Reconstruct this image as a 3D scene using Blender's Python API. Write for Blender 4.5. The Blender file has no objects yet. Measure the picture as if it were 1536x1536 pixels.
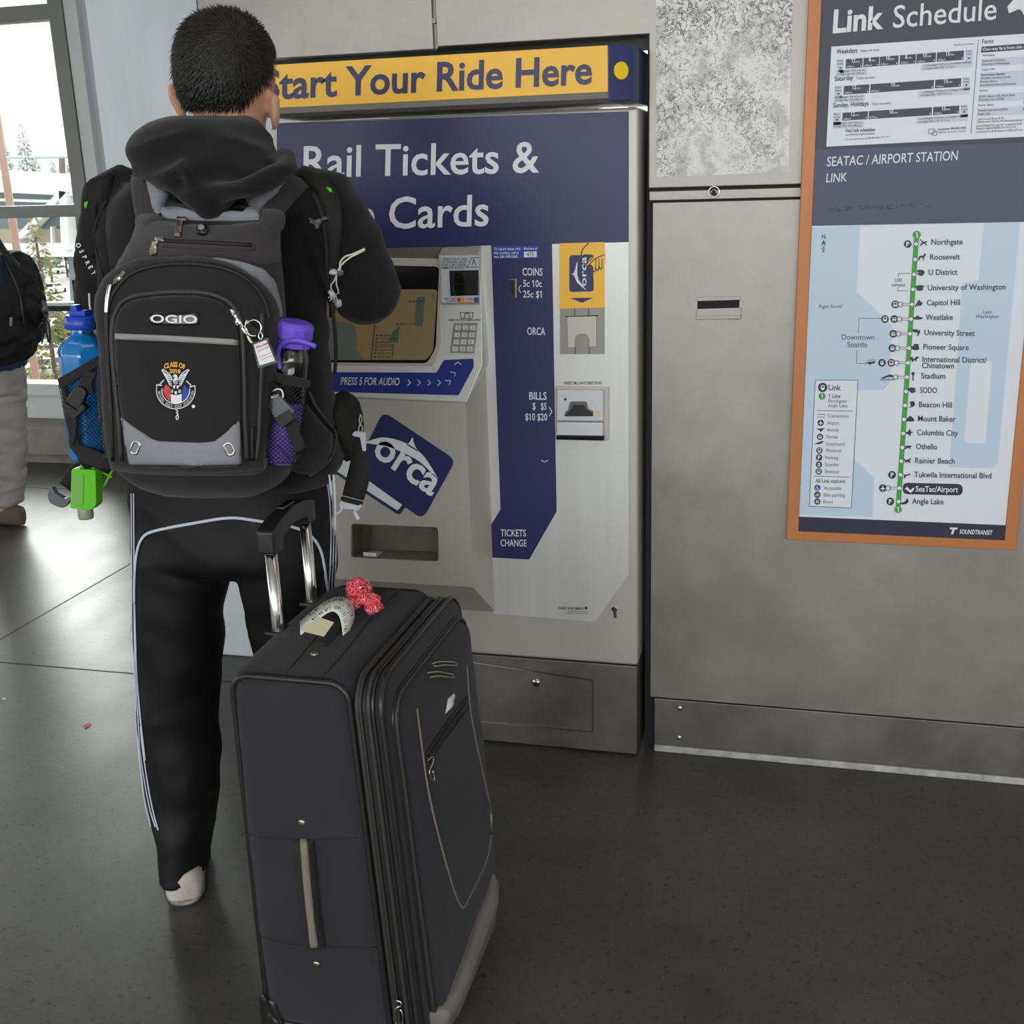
import bpy, bmesh, math, random
from mathutils import Vector as V, Matrix, noise
from mathutils.bvhtree import BVHTree
R = random.Random(7)
SC = bpy.context.scene
COL = SC.collection
D2R = math.radians
# ---------------------------------------------------------------- camera
F = 1700.0; CX = CY = 768.0
YAW, PITCH, ROLL = D2R(-14.651), D2R(16.444), D2R(-1.7595)
_w = V((math.sin(YAW)*math.cos(PITCH), math.cos(YAW)*math.cos(PITCH), -math.sin(PITCH)))
_r0 = V((math.cos(YAW), -math.sin(YAW), 0)); _u0 = _r0.cross(_w)
_r = _r0*math.cos(ROLL) + _u0*math.sin(ROLL); _u = -_r0*math.sin(ROLL) + _u0*math.cos(ROLL)
CAM = V((0, 0, 1.5))
cd = bpy.data.cameras.new('camera'); co = bpy.data.objects.new('camera', cd); COL.objects.link(co)
cd.sensor_width = 36; cd.lens = 36*F/1536; cd.clip_start = .05; cd.clip_end = 2000
m3 = Matrix((_r, _u, -_w)).transposed()
co.matrix_world = Matrix.Translation(CAM) @ m3.to_4x4()
SC.camera = co
# ---------------------------------------------------------------- world, lights, exposure
SC.view_settings.view_transform = 'Standard'; SC.view_settings.look = 'None'
SC.view_settings.gamma = 1; SC.view_settings.use_curve_mapping = False
SC.view_settings.exposure = 0.0
wd = bpy.data.worlds.new('overcast_sky'); SC.world = wd; wd.use_nodes = True
nt = wd.node_tree; bg = nt.nodes['Background']
tc = nt.nodes.new('ShaderNodeTexCoord'); sx = nt.nodes.new('ShaderNodeSeparateXYZ'); cr = nt.nodes.new('ShaderNodeValToRGB')
nt.links.new(tc.outputs['Generated'], sx.inputs[0]); nt.links.new(sx.outputs['Z'], cr.inputs[0]); nt.links.new(cr.outputs[0], bg.inputs[0])
cr.color_ramp.elements[0].position = 0.0; cr.color_ramp.elements[0].color = (.30, .31, .31, 1)
cr.color_ramp.elements[1].position = .04; cr.color_ramp.elements[1].color = (1, 1, 1, 1)
bg.inputs[1].default_value = 2.2
def area(name, loc, rot, sx_, sy_, power, col=(1, 1, 1)):
    l = bpy.data.lights.new(name, 'AREA'); l.shape = 'RECTANGLE'; l.size = sx_; l.size_y = sy_; l.energy = power; l.color = col
    o = bpy.data.objects.new(name, l); COL.objects.link(o); o.location = loc; o.rotation_euler = [D2R(a) for a in rot]
    return o
area('ceiling_light_strip', (-.3, 1.3, 3.32), (18, 0, 0), 5, .4, 9, (1, .97, .92))
area('rear_window_daylight', (.3, -4.8, 2.2), (84, 0, 0), 9, 1.9, 235, (.97, .985, 1))
sl_ = bpy.data.lights.new('hazy_sun', 'SUN'); sl_.energy = 11.5; sl_.angle = D2R(48); sl_.color = (1, .985, .95)
so_ = bpy.data.objects.new('hazy_sun', sl_); COL.objects.link(so_); so_.rotation_euler = V((.44, -.80, -.44)).to_track_quat('-Z', 'Y').to_euler()
# ---------------------------------------------------------------- helpers: pixels to places in the room
def ray(x, y): return _r*((x-CX)/F) - _u*((y-CY)/F) + _w
def PY(x, y, Y): d = ray(x, y); return CAM + d*((Y-CAM.y)/d.y)
def PZ(x, y, z): d = ray(x, y); return CAM + d*((z-CAM.z)/d.z)
def PX(x, y, X): d = ray(x, y); return CAM + d*((X-CAM.x)/d.x)
class Plane:
    def __init__(s, O, n): s.O = V(O); s.n = V(n).normalized()
    def P(s, x, y, off=0):
        d = ray(x, y); return CAM + d*((s.O + s.n*off - CAM).dot(s.n)/d.dot(s.n))
    def flat(s, x, y, off=0):            # the point of the plane itself, lifted along the normal
        return s.P(x, y) + s.n*off
def YP(Y): return Plane((0, Y, 0), (0, -1, 0))
# ---------------------------------------------------------------- helpers: materials
def lin(c): return tuple(((v/255)/12.92 if v/255 < .04045 else ((v/255+.055)/1.055)**2.4) for v in c)
MATS = {}
def mat(name, rgb, rough=.5, metal=0, noise_=None, bump=None, spec=.5, sheen=0, alpha=None, emit=0, trans=0, coat=0):
    """rgb 0-255; noise_=(scale, dark factor, stretch); bump=(scale, strength)"""
    m = bpy.data.materials.new(name); m.use_nodes = True; t = m.node_tree; b = t.nodes['Principled BSDF']
    c = lin(rgb); b.inputs['Base Color'].default_value = (*c, 1); b.inputs['Roughness'].default_value = rough
    b.inputs['Metallic'].default_value = metal; b.inputs['Specular IOR Level'].default_value = spec
    if sheen: b.inputs['Sheen Weight'].default_value = sheen; b.inputs['Sheen Roughness'].default_value = .6
    if trans: b.inputs['Transmission Weight'].default_value = trans
    if coat: b.inputs['Coat Weight'].default_value = coat
    if emit: b.inputs['Emission Color'].default_value = (*c, 1); b.inputs['Emission Strength'].default_value = emit
    if noise_ or bump:
        tc = t.nodes.new('ShaderNodeTexCoord')
    if noise_:
        sc, k, st = noise_
        mp = t.nodes.new('ShaderNodeMapping'); mp.inputs['Scale'].default_value = st
        n = t.nodes.new('ShaderNodeTexNoise'); n.inputs['Scale'].default_value = sc; n.inputs['Detail'].default_value = 6; n.inputs['Roughness'].default_value = .62
        cr = t.nodes.new('ShaderNodeValToRGB')
        cr.color_ramp.elements[0].position = .3; cr.color_ramp.elements[0].color = (*[v*k for v in c], 1)
        cr.color_ramp.elements[1].position = .7; cr.color_ramp.elements[1].color = (*c, 1)
        t.links.new(tc.outputs['Object'], mp.inputs[0]); t.links.new(mp.outputs[0], n.inputs[0]); t.links.new(n.outputs[0], cr.inputs[0]); t.links.new(cr.outputs[0], b.inputs['Base Color'])
        if metal > .3:
            mr = t.nodes.new('ShaderNodeMapRange'); mr.inputs[3].default_value = rough*.8; mr.inputs[4].default_value = rough*1.25
            t.links.new(n.outputs[0], mr.inputs[0]); t.links.new(mr.outputs[0], b.inputs['Roughness'])
    if bump:
        n2 = t.nodes.new('ShaderNodeTexNoise'); n2.inputs['Scale'].default_value = bump[0]; n2.inputs['Detail'].default_value = 4
        bp = t.nodes.new('ShaderNodeBump'); bp.inputs['Strength'].default_value = bump[1]; bp.inputs['Distance'].default_value = .002
        t.links.new(tc.outputs['Object'], n2.inputs[0]); t.links.new(n2.outputs[0], bp.inputs['Height']); t.links.new(bp.outputs[0], b.inputs['Normal'])
    MATS[name] = m
    return m
def glass_mat(name, tint, gloss=.08, ior=1.4):
    m = bpy.data.materials.new(name); m.use_nodes = True; t = m.node_tree
    for n in list(t.nodes): t.nodes.remove(n)
    o = t.nodes.new('ShaderNodeOutputMaterial'); mx = t.nodes.new('ShaderNodeMixShader'); tr = t.nodes.new('ShaderNodeBsdfTransparent'); g = t.nodes.new('ShaderNodeBsdfGlossy')
    fr = t.nodes.new('ShaderNodeFresnel'); fr.inputs[0].default_value = ior
    tr.inputs[0].default_value = (*tint, 1); g.inputs['Roughness'].default_value = gloss
    t.links.new(fr.outputs[0], mx.inputs[0]); t.links.new(tr.outputs[0], mx.inputs[1]); t.links.new(g.outputs[0], mx.inputs[2]); t.links.new(mx.outputs[0], o.inputs[0])
    return m
M = {}
M['steel'] = mat('worn_steel', (160, 157, 150), .44, .85, (4.5, .70, (1, 1, 1)), (60, .05))
M['steel_low'] = mat('scuffed_steel', (140, 137, 132), .45, .8, (6, .62, (1, 1, 1)), (60, .05))
M['silver'] = mat('silver_paint', (192, 188, 179), .42, .3, (2.5, .9, (1, 1, .4)), (300, .03))
M['slot_silver'] = mat('slot_plate_silver', (150, 148, 141), .45, .4, (20, .9, (1, 1, .1)))
M['alu'] = mat('brushed_aluminium', (216, 217, 214), .38, .35, (30, .93, (1, 1, .05)), (400, .03))
M['white_metal'] = mat('white_painted_metal', (205, 208, 212), .4, .2)
M['chrome'] = mat('chrome', (215, 213, 208), .16, 1)
M['brass'] = mat('pale_nickel', (190, 184, 164), .3, 1)
M['gold'] = mat('gold_thread', (244, 178, 58), .6)
M['gel'] = mat('green_tinted_gel', (116, 176, 84), .15)
M['cap_grey'] = mat('grey_green_cap', (140, 150, 128), .3)
M['dark'] = mat('dark_recess', (14, 14, 14), .7)
M['tray'] = mat('tray_smoked_plastic', (150, 143, 130), .3, .5, (6, .6, (1, 1, 1)))
M['navy'] = mat('navy_vinyl', (38, 42, 92), .42, 0, (40, .95, (1, 1, .1)))
M['navy_head'] = mat('navy_panel', (50, 55, 108), .38, 0)
M['audio_blue'] = mat('audio_blue_vinyl', (30, 45, 120), .38)
M['yellow'] = mat('sign_yellow', (250, 194, 62), .45)
M['yellow_btn'] = mat('button_yellow', (250, 214, 20), .4)
M['print_white'] = mat('print_white', (226, 230, 232), .55)
M['print_grey'] = mat('print_grey_white', (190, 195, 205), .55)
M['print_black'] = mat('print_black', (28, 28, 34), .55)
M['print_ink'] = mat('print_slate', (46, 52, 70), .55)
M['red'] = mat('print_red', (205, 62, 66), .6)
M['orange'] = mat('print_orange', (235, 150, 50), .6)
M['royal'] = mat('print_royal_blue', (36, 70, 160), .6)
M['green_line'] = mat('print_green', (62, 160, 62), .5)
M['map_land'] = mat('map_land', (222, 227, 235), .4)
M['map_water'] = mat('map_water', (190, 211, 230), .4)
M['panel_pale'] = mat('table_pale_grey', (200, 207, 222), .45)
M['board_navy'] = mat('board_navy', (36, 42, 63), .42)
M['board_slate'] = mat('board_slate', (58, 69, 97), .42)
M['copper'] = mat('copper_painted_frame', (190, 122, 72), .45, .15, (12, .88, (1, 1, .3)))
M['screen'] = mat('lcd_tan', (122, 106, 74), .3, emit=.12)
M['screen_green'] = mat('lcd_teal', (70, 88, 78), .3, emit=.1)
M['screen_grey'] = mat('lcd_grey', (92, 96, 90), .3, emit=.1)
M['gloss_black'] = mat('gloss_black', (18, 18, 19), .2)
M['black_plastic'] = mat('black_plastic', (30, 30, 31), .38)
M['grey_plastic'] = mat('grey_plastic', (96, 98, 102), .35)
M['pale_plastic'] = mat('pale_grey_plastic', (196, 203, 208), .4)
M['pack'] = mat('pack_charcoal_canvas', (38, 36, 37), .92, 0, (9, .8, (1, 1, 1)), (900, .25), .2, .12)
M['pack_light'] = mat('pack_yoke_canvas', (60, 57, 59), .92, 0, (7, .82, (1, 1, 1)), (900, .25), .2, .15)
M['pack_grey'] = mat('pack_grey_trim', (142, 143, 150), .8, 0, (10, .9, (1, 1, 1)), (700, .2), .25)
M['reflect'] = mat('reflective_tape', (142, 144, 140), .6)
M['hoodie'] = mat('black_fleece', (24, 22, 24), .95, 0, (6, .8, (1, 1, 1)), (700, .3), .12, .12)
M['pants'] = mat('black_polyester', (18, 18, 19), .62, 0, (5, .8, (1, 1, 1)), (500, .1), .3)
M['stripe'] = mat('white_piping', (200, 207, 220), .7)
M['skin'] = mat('skin', (205, 158, 130), .5, 0, (14, .9, (1, 1, 1)))
M['hair'] = mat('black_hair', (20, 17, 15), .5, 0, None, (200, .5))
M['shoe'] = mat('scuffed_white_shoe', (205, 196, 186), .7, 0, (25, .62, (1, 1, 1)))
M['osprey'] = mat('black_pack_nylon', (27, 27, 28), .75, 0, (14, .75, (1, 1, 1)), (500, .3), .3)
M['mesh_pad'] = mat('black_spacer_mesh', (26, 28, 24), .8, 0, (160, .25, (1, 1, 1)), (300, .8))
M['lime'] = mat('lime_accent', (96, 205, 40), .5)
M['web'] = mat('black_webbing', (33, 31, 30), .85, 0, None, (600, .4))
M['net'] = mat('black_net', (20, 20, 21), .8)
M['cord'] = mat('white_cord', (214, 212, 200), .7)
M['case'] = mat('suitcase_black_canvas', (44, 44, 48), .85, 0, (6, .75, (1, 1, 1)), (1200, .25), .25, .08)
M['case_dark'] = mat('suitcase_black_trim', (20, 20, 21), .6, 0, None, (800, .2))
M['case_pipe'] = mat('suitcase_rubber_piping', (34, 33, 33), .35)
M['case_grey'] = mat('suitcase_grey_panel', (122, 116, 110), .7, 0, (12, .8, (1, 1, 1)), (500, .2))
M['tan_thread'] = mat('tan_piping', (122, 115, 102), .75)
M['zip'] = mat('zip_tape', (58, 56, 55), .55, 0, (400, .4, (1, 1, 1)))
M['paper'] = mat('tag_paper', (214, 216, 204), .6)
M['paper_cream'] = mat('tag_cream', (212, 204, 172), .6)
M['bandana'] = mat('red_bandana', (200, 34, 58), .8)
M['lip'] = mat('lip', (170, 96, 88), .5)
M['lime_rubber'] = mat('lime_silicone', (92, 190, 22), .45)
M['blue_cap'] = mat('royal_blue_cap', (30, 66, 178), .35)
M['purple'] = mat('purple_lid', (112, 84, 214), .4)
M['purple_sleeve'] = mat('purple_sleeve', (120, 92, 200), .6)
M['navy_cloth'] = mat('navy_jacket', (30, 40, 74), .85, 0, (9, .7, (1, 1, 1)), (300, .3))
M['grey_cloth'] = mat('grey_trousers', (146, 142, 138), .85, 0, (8, .8, (1, 1, 1)), (300, .3))
M['column'] = mat('grey_blue_painted_steel', (206, 213, 218), .5, .1, (4, .9, (3, 3, .6)))
M['frame_grey'] = mat('window_grey_aluminium', (128, 130, 126), .45, .3)
M['frame_white'] = mat('window_white_aluminium', (208, 212, 212), .45, .1)
M['concrete'] = mat('concrete_curb', (150, 146, 136), .9, 0, (6, .75, (1, 1, 1)), (60, .3))
M['ceiling'] = mat('ceiling_white', (215, 215, 212), .8, 0, (2, .95, (1, 1, 1)))
M['caulk'] = mat('white_caulk', (190, 190, 185), .7, 0, (30, .5, (1, 1, 1)))
M['pole'] = mat('rust_red_pole', (158, 122, 106), .8)
M['asphalt'] = mat('asphalt', (150, 150, 142), .95, 0, (.08, .8, (1, 1, 1)))
M['bridge_white'] = mat('skybridge_white', (236, 238, 238), .6)
M['bridge_glass'] = mat('skybridge_glass', (122, 138, 142), .15, .2, (.4, .7, (1, 1, 1)))
M['bridge_tan'] = mat('skybridge_tan', (160, 150, 128), .7)
M['bridge_post'] = mat('skybridge_grey_post', (120, 134, 142), .6)
M['fir'] = mat('fir_green', (96, 112, 78), .9, 0, (.5, .7, (1, 1, 1)))
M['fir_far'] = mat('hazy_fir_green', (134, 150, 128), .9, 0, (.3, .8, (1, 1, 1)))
M['fir_olive'] = mat('olive_needles', (140, 134, 70), .9, 0, (1.5, .7, (1, 1, 1)))
M['bark'] = mat('bark', (92, 78, 66), .9)
M['car_glass'] = mat('car_glass', (40, 46, 52), .15)
M['tyre'] = mat('tyre_black', (30, 30, 30), .8)
M['eye'] = mat('eye_white', (230, 228, 222), .3)
for k_, c_ in dict(car_white=(236, 238, 240), car_silver=(170, 176, 180), car_red=(150, 60, 56), car_blue=(70, 104, 160), car_dark=(70, 74, 80)).items(): M[k_] = mat(k_, c_, .3, .1)
M['pane'] = glass_mat('window_glass', (.93, .96, .95), .02)
M['clear'] = glass_mat('clear_bottle_glass', (.86, .87, .88), .08, 1.9)
M['clear_cap'] = glass_mat('clear_cap_plastic', (.66, .70, .62), .2)
def blue_bottle_mat():
    m = mat('blue_tinted_bottle', (28, 140, 220), .10, 0, None, None, .8, trans=.35, coat=.4); return m
M['blue'] = blue_bottle_mat()
def floor_mat():
    m = bpy.data.materials.new('polished_concrete'); m.use_nodes = True; t = m.node_tree; b = t.nodes['Principled BSDF']
    tc = t.nodes.new('ShaderNodeTexCoord')
    def nz(scale, det, stretch=(1, 1, 1)):
        mp = t.nodes.new('ShaderNodeMapping'); mp.inputs['Scale'].default_value = stretch
        n = t.nodes.new('ShaderNodeTexNoise'); n.inputs['Scale'].default_value = scale; n.inputs['Detail'].default_value = det; n.inputs['Roughness'].default_value = .65
        t.links.new(tc.outputs['Object'], mp.inputs[0]); t.links.new(mp.outputs[0], n.inputs[0]); return n
    def ramp(src, p0, c0, p1, c1):
        r = t.nodes.new('ShaderNodeValToRGB'); r.color_ramp.elements[0].position = p0; r.color_ramp.elements[0].color = (*c0, 1)
        r.color_ramp.elements[1].position = p1; r.color_ramp.elements[1].color = (*c1, 1); t.links.new(src, r.inputs[0]); return r
    big = nz(1.6, 8); r1 = ramp(big.outputs[0], .3, (.042, .041, .037), .72, (.105, .101, .092))
    spk = nz(140, 2); r2 = ramp(spk.outputs[0], .70, (0, 0, 0), .76, (.20, .195, .18))
    drk = nz(60, 3); r3 = ramp(drk.outputs[0], .30, (.35, .35, .35), .42, (1, 1, 1))
    mx = t.nodes.new('ShaderNodeMix'); mx.data_type = 'RGBA'; mx.blend_type = 'ADD'; mx.inputs[0].default_value = 1
    mu = t.nodes.new('ShaderNodeMix'); mu.data_type = 'RGBA'; mu.blend_type = 'MULTIPLY'; mu.inputs[0].default_value = 1
    t.links.new(r1.outputs[0], mx.inputs[6]); t.links.new(r2.outputs[0], mx.inputs[7]); t.links.new(mx.outputs[2], mu.inputs[6]); t.links.new(r3.outputs[0], mu.inputs[7])
    t.links.new(mu.outputs[2], b.inputs['Base Color'])
    rr_ = t.nodes.new('ShaderNodeMapRange'); rr_.inputs[3].default_value = .28; rr_.inputs[4].default_value = .46
    t.links.new(nz(5, 6, (1, .35, 1)).outputs[0], rr_.inputs[0]); t.links.new(rr_.outputs[0], b.inputs['Roughness'])
    bp = t.nodes.new('ShaderNodeBump'); bp.inputs['Strength'].default_value = .12; bp.inputs['Distance'].default_value = .003
    t.links.new(nz(45, 5).outputs[0], bp.inputs['Height']); t.links.new(bp.outputs[0], b.inputs['Normal'])
    b.inputs['Specular IOR Level'].default_value = .27
    return m
M['floor'] = floor_mat()
def paisley(m):
    t = m.node_tree; b = t.nodes['Principled BSDF']; tc = t.nodes.new('ShaderNodeTexCoord'); v = t.nodes.new('ShaderNodeTexVoronoi'); v.inputs['Scale'].default_value = 120; v.feature = 'DISTANCE_TO_EDGE'
    n = t.nodes.new('ShaderNodeTexNoise'); n.inputs['Scale'].default_value = 60; md = t.nodes.new('ShaderNodeMix'); md.data_type = 'VECTOR'; md.inputs[0].default_value = .02
    t.links.new(tc.outputs['Object'], n.inputs[0]); t.links.new(tc.outputs['Object'], md.inputs[4]); t.links.new(n.outputs[1], md.inputs[5]); t.links.new(md.outputs[1], v.inputs[0])
    r = t.nodes.new('ShaderNodeValToRGB'); r.color_ramp.interpolation = 'CONSTANT'; e = r.color_ramp.elements; e[0].position = 0; e[0].color = (.75, .62, .62, 1); e[1].position = .022; e[1].color = (*lin((196, 30, 54)), 1); e2 = e.new(.40); e2.color = (.75, .6, .6, 1); e3 = e.new(.46); e3.color = (*lin((196, 30, 54)), 1)
    t.links.new(v.outputs['Distance'], r.inputs[0]); t.links.new(r.outputs[0], b.inputs['Base Color'])
paisley(M['bandana'])
def residue_mat():
    m = bpy.data.materials.new('peeled_sticker_residue'); m.use_nodes = True; t = m.node_tree; b = t.nodes['Principled BSDF']
    tc = t.nodes.new('ShaderNodeTexCoord')
    n = t.nodes.new('ShaderNodeTexNoise'); n.inputs['Scale'].default_value = 70; n.inputs['Detail'].default_value = 10; n.inputs['Roughness'].default_value = .62; n.inputs['Distortion'].default_value = .6
    n2 = t.nodes.new('ShaderNodeTexNoise'); n2.inputs['Scale'].default_value = 5; n2.inputs['Detail'].default_value = 3
    t.links.new(tc.outputs['Object'], n.inputs[0]); t.links.new(tc.outputs['Object'], n2.inputs[0])
    s = t.nodes.new('ShaderNodeMath'); s.operation = 'SUBTRACT'; s.inputs[1].default_value = .5; t.links.new(n.outputs[0], s.inputs[0])
    a = t.nodes.new('ShaderNodeMath'); a.operation = 'ABSOLUTE'; t.links.new(s.outputs[0], a.inputs[0])
    th = t.nodes.new('ShaderNodeMapRange'); th.inputs[1].default_value = .34; th.inputs[2].default_value = .66; th.inputs[3].default_value = -.004; th.inputs[4].default_value = .036
    t.links.new(n2.outputs[0], th.inputs[0])
    lt = t.nodes.new('ShaderNodeMath'); lt.operation = 'LESS_THAN'; t.links.new(a.outputs[0], lt.inputs[0]); t.links.new(th.outputs[0], lt.inputs[1])
    mx = t.nodes.new('ShaderNodeMix'); mx.data_type = 'RGBA'; mx.inputs[6].default_value = (.40, .40, .385, 1); mx.inputs[7].default_value = (.15, .145, .14, 1)
    n3 = t.nodes.new('ShaderNodeTexNoise'); n3.inputs['Scale'].default_value = 22; n3.inputs['Detail'].default_value = 8; n3.inputs['Roughness'].default_value = .7; t.links.new(tc.outputs['Object'], n3.inputs[0])
    r3 = t.nodes.new('ShaderNodeValToRGB'); r3.color_ramp.elements[0].position = .42; r3.color_ramp.elements[0].color = (.36, .36, .35, 1); r3.color_ramp.elements[1].position = .52; r3.color_ramp.elements[1].color = (.50, .495, .47, 1); t.links.new(n3.outputs[0], r3.inputs[0]); t.links.new(r3.outputs[0], mx.inputs[6])
    t.links.new(lt.outputs[0], mx.inputs[0]); t.links.new(mx.outputs[2], b.inputs['Base Color'])
    b.inputs['Metallic'].default_value = .6; b.inputs['Roughness'].default_value = .48
    return m
M['residue'] = residue_mat()
# ---------------------------------------------------------------- helpers: meshes
class MB:
    def __init__(s): s.v = []; s.f = []
    def add(s, vs, fs):
        o = len(s.v); s.v += [V(v) for v in vs]; s.f += [tuple(i+o for i in f) for f in fs]; return s
    def box(s, a, b):
        x0, y0, z0 = a; x1, y1, z1 = b
        return s.add([(x0, y0, z0), (x1, y0, z0), (x1, y1, z0), (x0, y1, z0), (x0, y0, z1), (x1, y0, z1), (x1, y1, z1), (x0, y1, z1)],
                     [(0, 3, 2, 1), (4, 5, 6, 7), (0, 1, 5, 4), (1, 2, 6, 5), (2, 3, 7, 6), (3, 0, 4, 7)])
    def prism(s, front, back):
        n = len(front)
        return s.add(list(front)+list(back), [tuple(range(n)), tuple(range(2*n-1, n-1, -1))]+[(i, n+i, n+(i+1) % n, (i+1) % n) for i in range(n)])
    def slab(s, pl, pts, t0, t1):       # outline on a plane, from lift t0 to lift t1 along its normal
        return s.prism([pl.flat(x, y, t1) for x, y in pts], [pl.flat(x, y, t0) for x, y in pts])
    def sheet(s, pl, pts, t):
        return s.add([pl.flat(x, y, t) for x, y in pts], [tuple(range(len(pts)))])
    def line(s, pl, pts, wd, t0, t1, closed=False):
        n = len(pts); rng = range(n if closed else n-1)
        for i in rng:
            a = V(pts[i]); b = V(pts[(i+1) % n]); d = (b-a).normalized()*wd/2; p = V((-d.y, d.x)); a2 = a-d*.5; b2 = b+d*.5
            s.slab(pl, [a2+p, b2+p, b2-p, a2-p], t0, t1)
        return s
    def tube(s, pts, r, seg=8, closed=False, cap=True, flat=1.0, nrm=None):
        pts = [V(p) for p in pts]; n = len(pts); rs = r if isinstance(r, (list, tuple)) else [r]*n
        o = len(s.v); up = None
        for i, p in enumerate(pts):
            t = (pts[(i+1) % n]-pts[i-1]) if closed else (pts[min(i+1, n-1)]-pts[max(i-1, 0)])
            if t.length < 1e-9: t = V((0, 0, 1))
            t.normalize()
            if nrm is not None: up = V(nrm[i])
            elif up is None: up = V((0, 0, 1)) if abs(t.z) < .9 else V((0, 1, 0))
            a = up - t*up.dot(t)
            if a.length < 1e-6: a = t.orthogonal()
            a.normalize(); up = a; b = t.cross(a)
            for k in range(seg):
                th = 2*math.pi*k/seg; s.v.append(p + a*(math.cos(th)*rs[i]*flat) + b*(math.sin(th)*rs[i]))
        for i in range(n if closed else n-1):
            j = (i+1) % n
            for k in range(seg):
                s.f.append((o+i*seg+k, o+i*seg+(k+1) % seg, o+j*seg+(k+1) % seg, o+j*seg+k))
        if cap and not closed:
            s.f.append(tuple(o+k for k in range(seg-1, -1, -1))); s.f.append(tuple(o+(n-1)*seg+k for k in range(seg)))
        return s
    def rings(s, rings, cap=True):
        o = len(s.v); n = len(rings[0])
        for r in rings: s.v += [V(p) for p in r]
        for i in range(len(rings)-1):
            for k in range(n): s.f.append((o+i*n+k, o+i*n+(k+1) % n, o+(i+1)*n+(k+1) % n, o+(i+1)*n+k))
        if cap: s.f.append(tuple(o+k for k in range(n-1, -1, -1))); s.f.append(tuple(o+(len(rings)-1)*n+k for k in range(n)))
        return s
    def ball(s, c, r, seg=12, rg=8):
        rx, ry, rz = r if isinstance(r, (tuple, list)) else (r, r, r); c = V(c)
        return s.rings([[c+V((rx*math.sin(math.pi*(i+.02)/(rg+.04))*math.cos(2*math.pi*k/seg), ry*math.sin(math.pi*(i+.02)/(rg+.04))*math.sin(2*math.pi*k/seg), -rz*math.cos(math.pi*(i+.02)/(rg+.04)))) for k in range(seg)] for i in range(rg+1)])
    def lathe(s, prof, p0, axis, seg=24, facet=None):     # prof: (distance along axis, radius)
        p0 = V(p0); ax = V(axis).normalized(); a = ax.orthogonal().normalized(); a = (V((0, -1, 0))-ax*V((0, -1, 0)).dot(ax)).normalized(); b = ax.cross(a)
        return s.rings([[p0+ax*h+a*(math.cos(2*math.pi*(k+.5)/seg)*r)+b*(math.sin(2*math.pi*(k+.5)/seg)*r) for k in range(seg)] for h, r in prof])
    def build(s, name, m, parent=None, smooth=False, bevel=0, sub=0, solid=0, auto=None):
        me = bpy.data.meshes.new(name); me.from_pydata([tuple(v) for v in s.v], [], s.f)
        bm = bmesh.new(); bm.from_mesh(me); bmesh.ops.recalc_face_normals(bm, faces=bm.faces); bm.to_mesh(me); bm.free()
        return link(name, me, m, parent, smooth, bevel, sub, solid)
def link(name, me, m, parent=None, smooth=False, bevel=0, sub=0, solid=0):
    o = bpy.data.objects.new(name, me); COL.objects.link(o); me.materials.append(M[m] if isinstance(m, str) else m)
    if smooth:
        for p in me.polygons: p.use_smooth = True
    if solid:
        md = o.modifiers.new('thickness', 'SOLIDIFY'); md.thickness = solid
    if bevel:
        md = o.modifiers.new('bevel', 'BEVEL'); md.width = bevel; md.segments = 3; md.limit_method = 'ANGLE'; md.angle_limit = D2R(35)
        for p in me.polygons: p.use_smooth = True
        md2 = o.modifiers.new('wn', 'WEIGHTED_NORMAL')
    if sub:
        md = o.modifiers.new('sub', 'SUBSURF'); md.levels = sub; md.render_levels = sub
    if parent is not None:
        o.parent = parent; o.matrix_parent_inverse = Matrix.Translation(-parent_loc(parent))
    return o
def parent_loc(p):
    l = V((0, 0, 0))
    q = p
    while q is not None:
        l += q.location
        if q.parent is not None: l += q.matrix_parent_inverse.translation
        q = q.parent
    return l
def thing(name, label, cat, loc, group=None):
    o = bpy.data.objects.new(name, None); COL.objects.link(o); o.location = loc; o.empty_display_size = .1
    o['label'] = label; o['category'] = cat
    if group: o['group'] = group
    return o
def tag(o, label, cat, group=None, kind=None):
    o['label'] = label; o['category'] = cat
    if group: o['group'] = group
    if kind: o['kind'] = kind
    return o
def struct(o): o['kind'] = 'structure'; return o
def circ(cx, cy, rx, ry=None, n=20): ry = ry or rx; return [(cx+rx*math.cos(2*math.pi*k/n), cy+ry*math.sin(2*math.pi*k/n)) for k in range(n)]
def rr(pts, r, seg=4):           # round the corners of an outline
    out = []; n = len(pts)
    for i in range(n):
        p = V(pts[i]); a = V(pts[i-1])-p; b = V(pts[(i+1) % n])-p; rad = r[i] if isinstance(r, (list, tuple)) else r
        k = min(rad, a.length*.48, b.length*.48)
        if k < 1e-6: out.append(tuple(p)); continue
        A = p+a.normalized()*k; B = p+b.normalized()*k
        for j in range(seg+1):
            t = j/seg; out.append(tuple((1-t)**2*A+2*t*(1-t)*p+t*t*B))
    return out
def spl(pts, n=6, closed=False):     # smooth curve through points
    P = [V(p) for p in pts]; m = len(P); out = []
    for i in range(m if closed else m-1):
        g = (lambda k: P[k % m]) if closed else (lambda k: P[max(0, min(m-1, k))])
        p0, p1, p2, p3 = g(i-1), g(i), g(i+1), g(i+2)
        for j in range(n):
            t = j/n; out.append(.5*((2*p1)+(p2-p0)*t+(2*p0-5*p1+4*p2-p3)*t*t+(3*p1-p0-3*p2+p3)*t**3))
    if not closed: out.append(P[-1])
    return out
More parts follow.
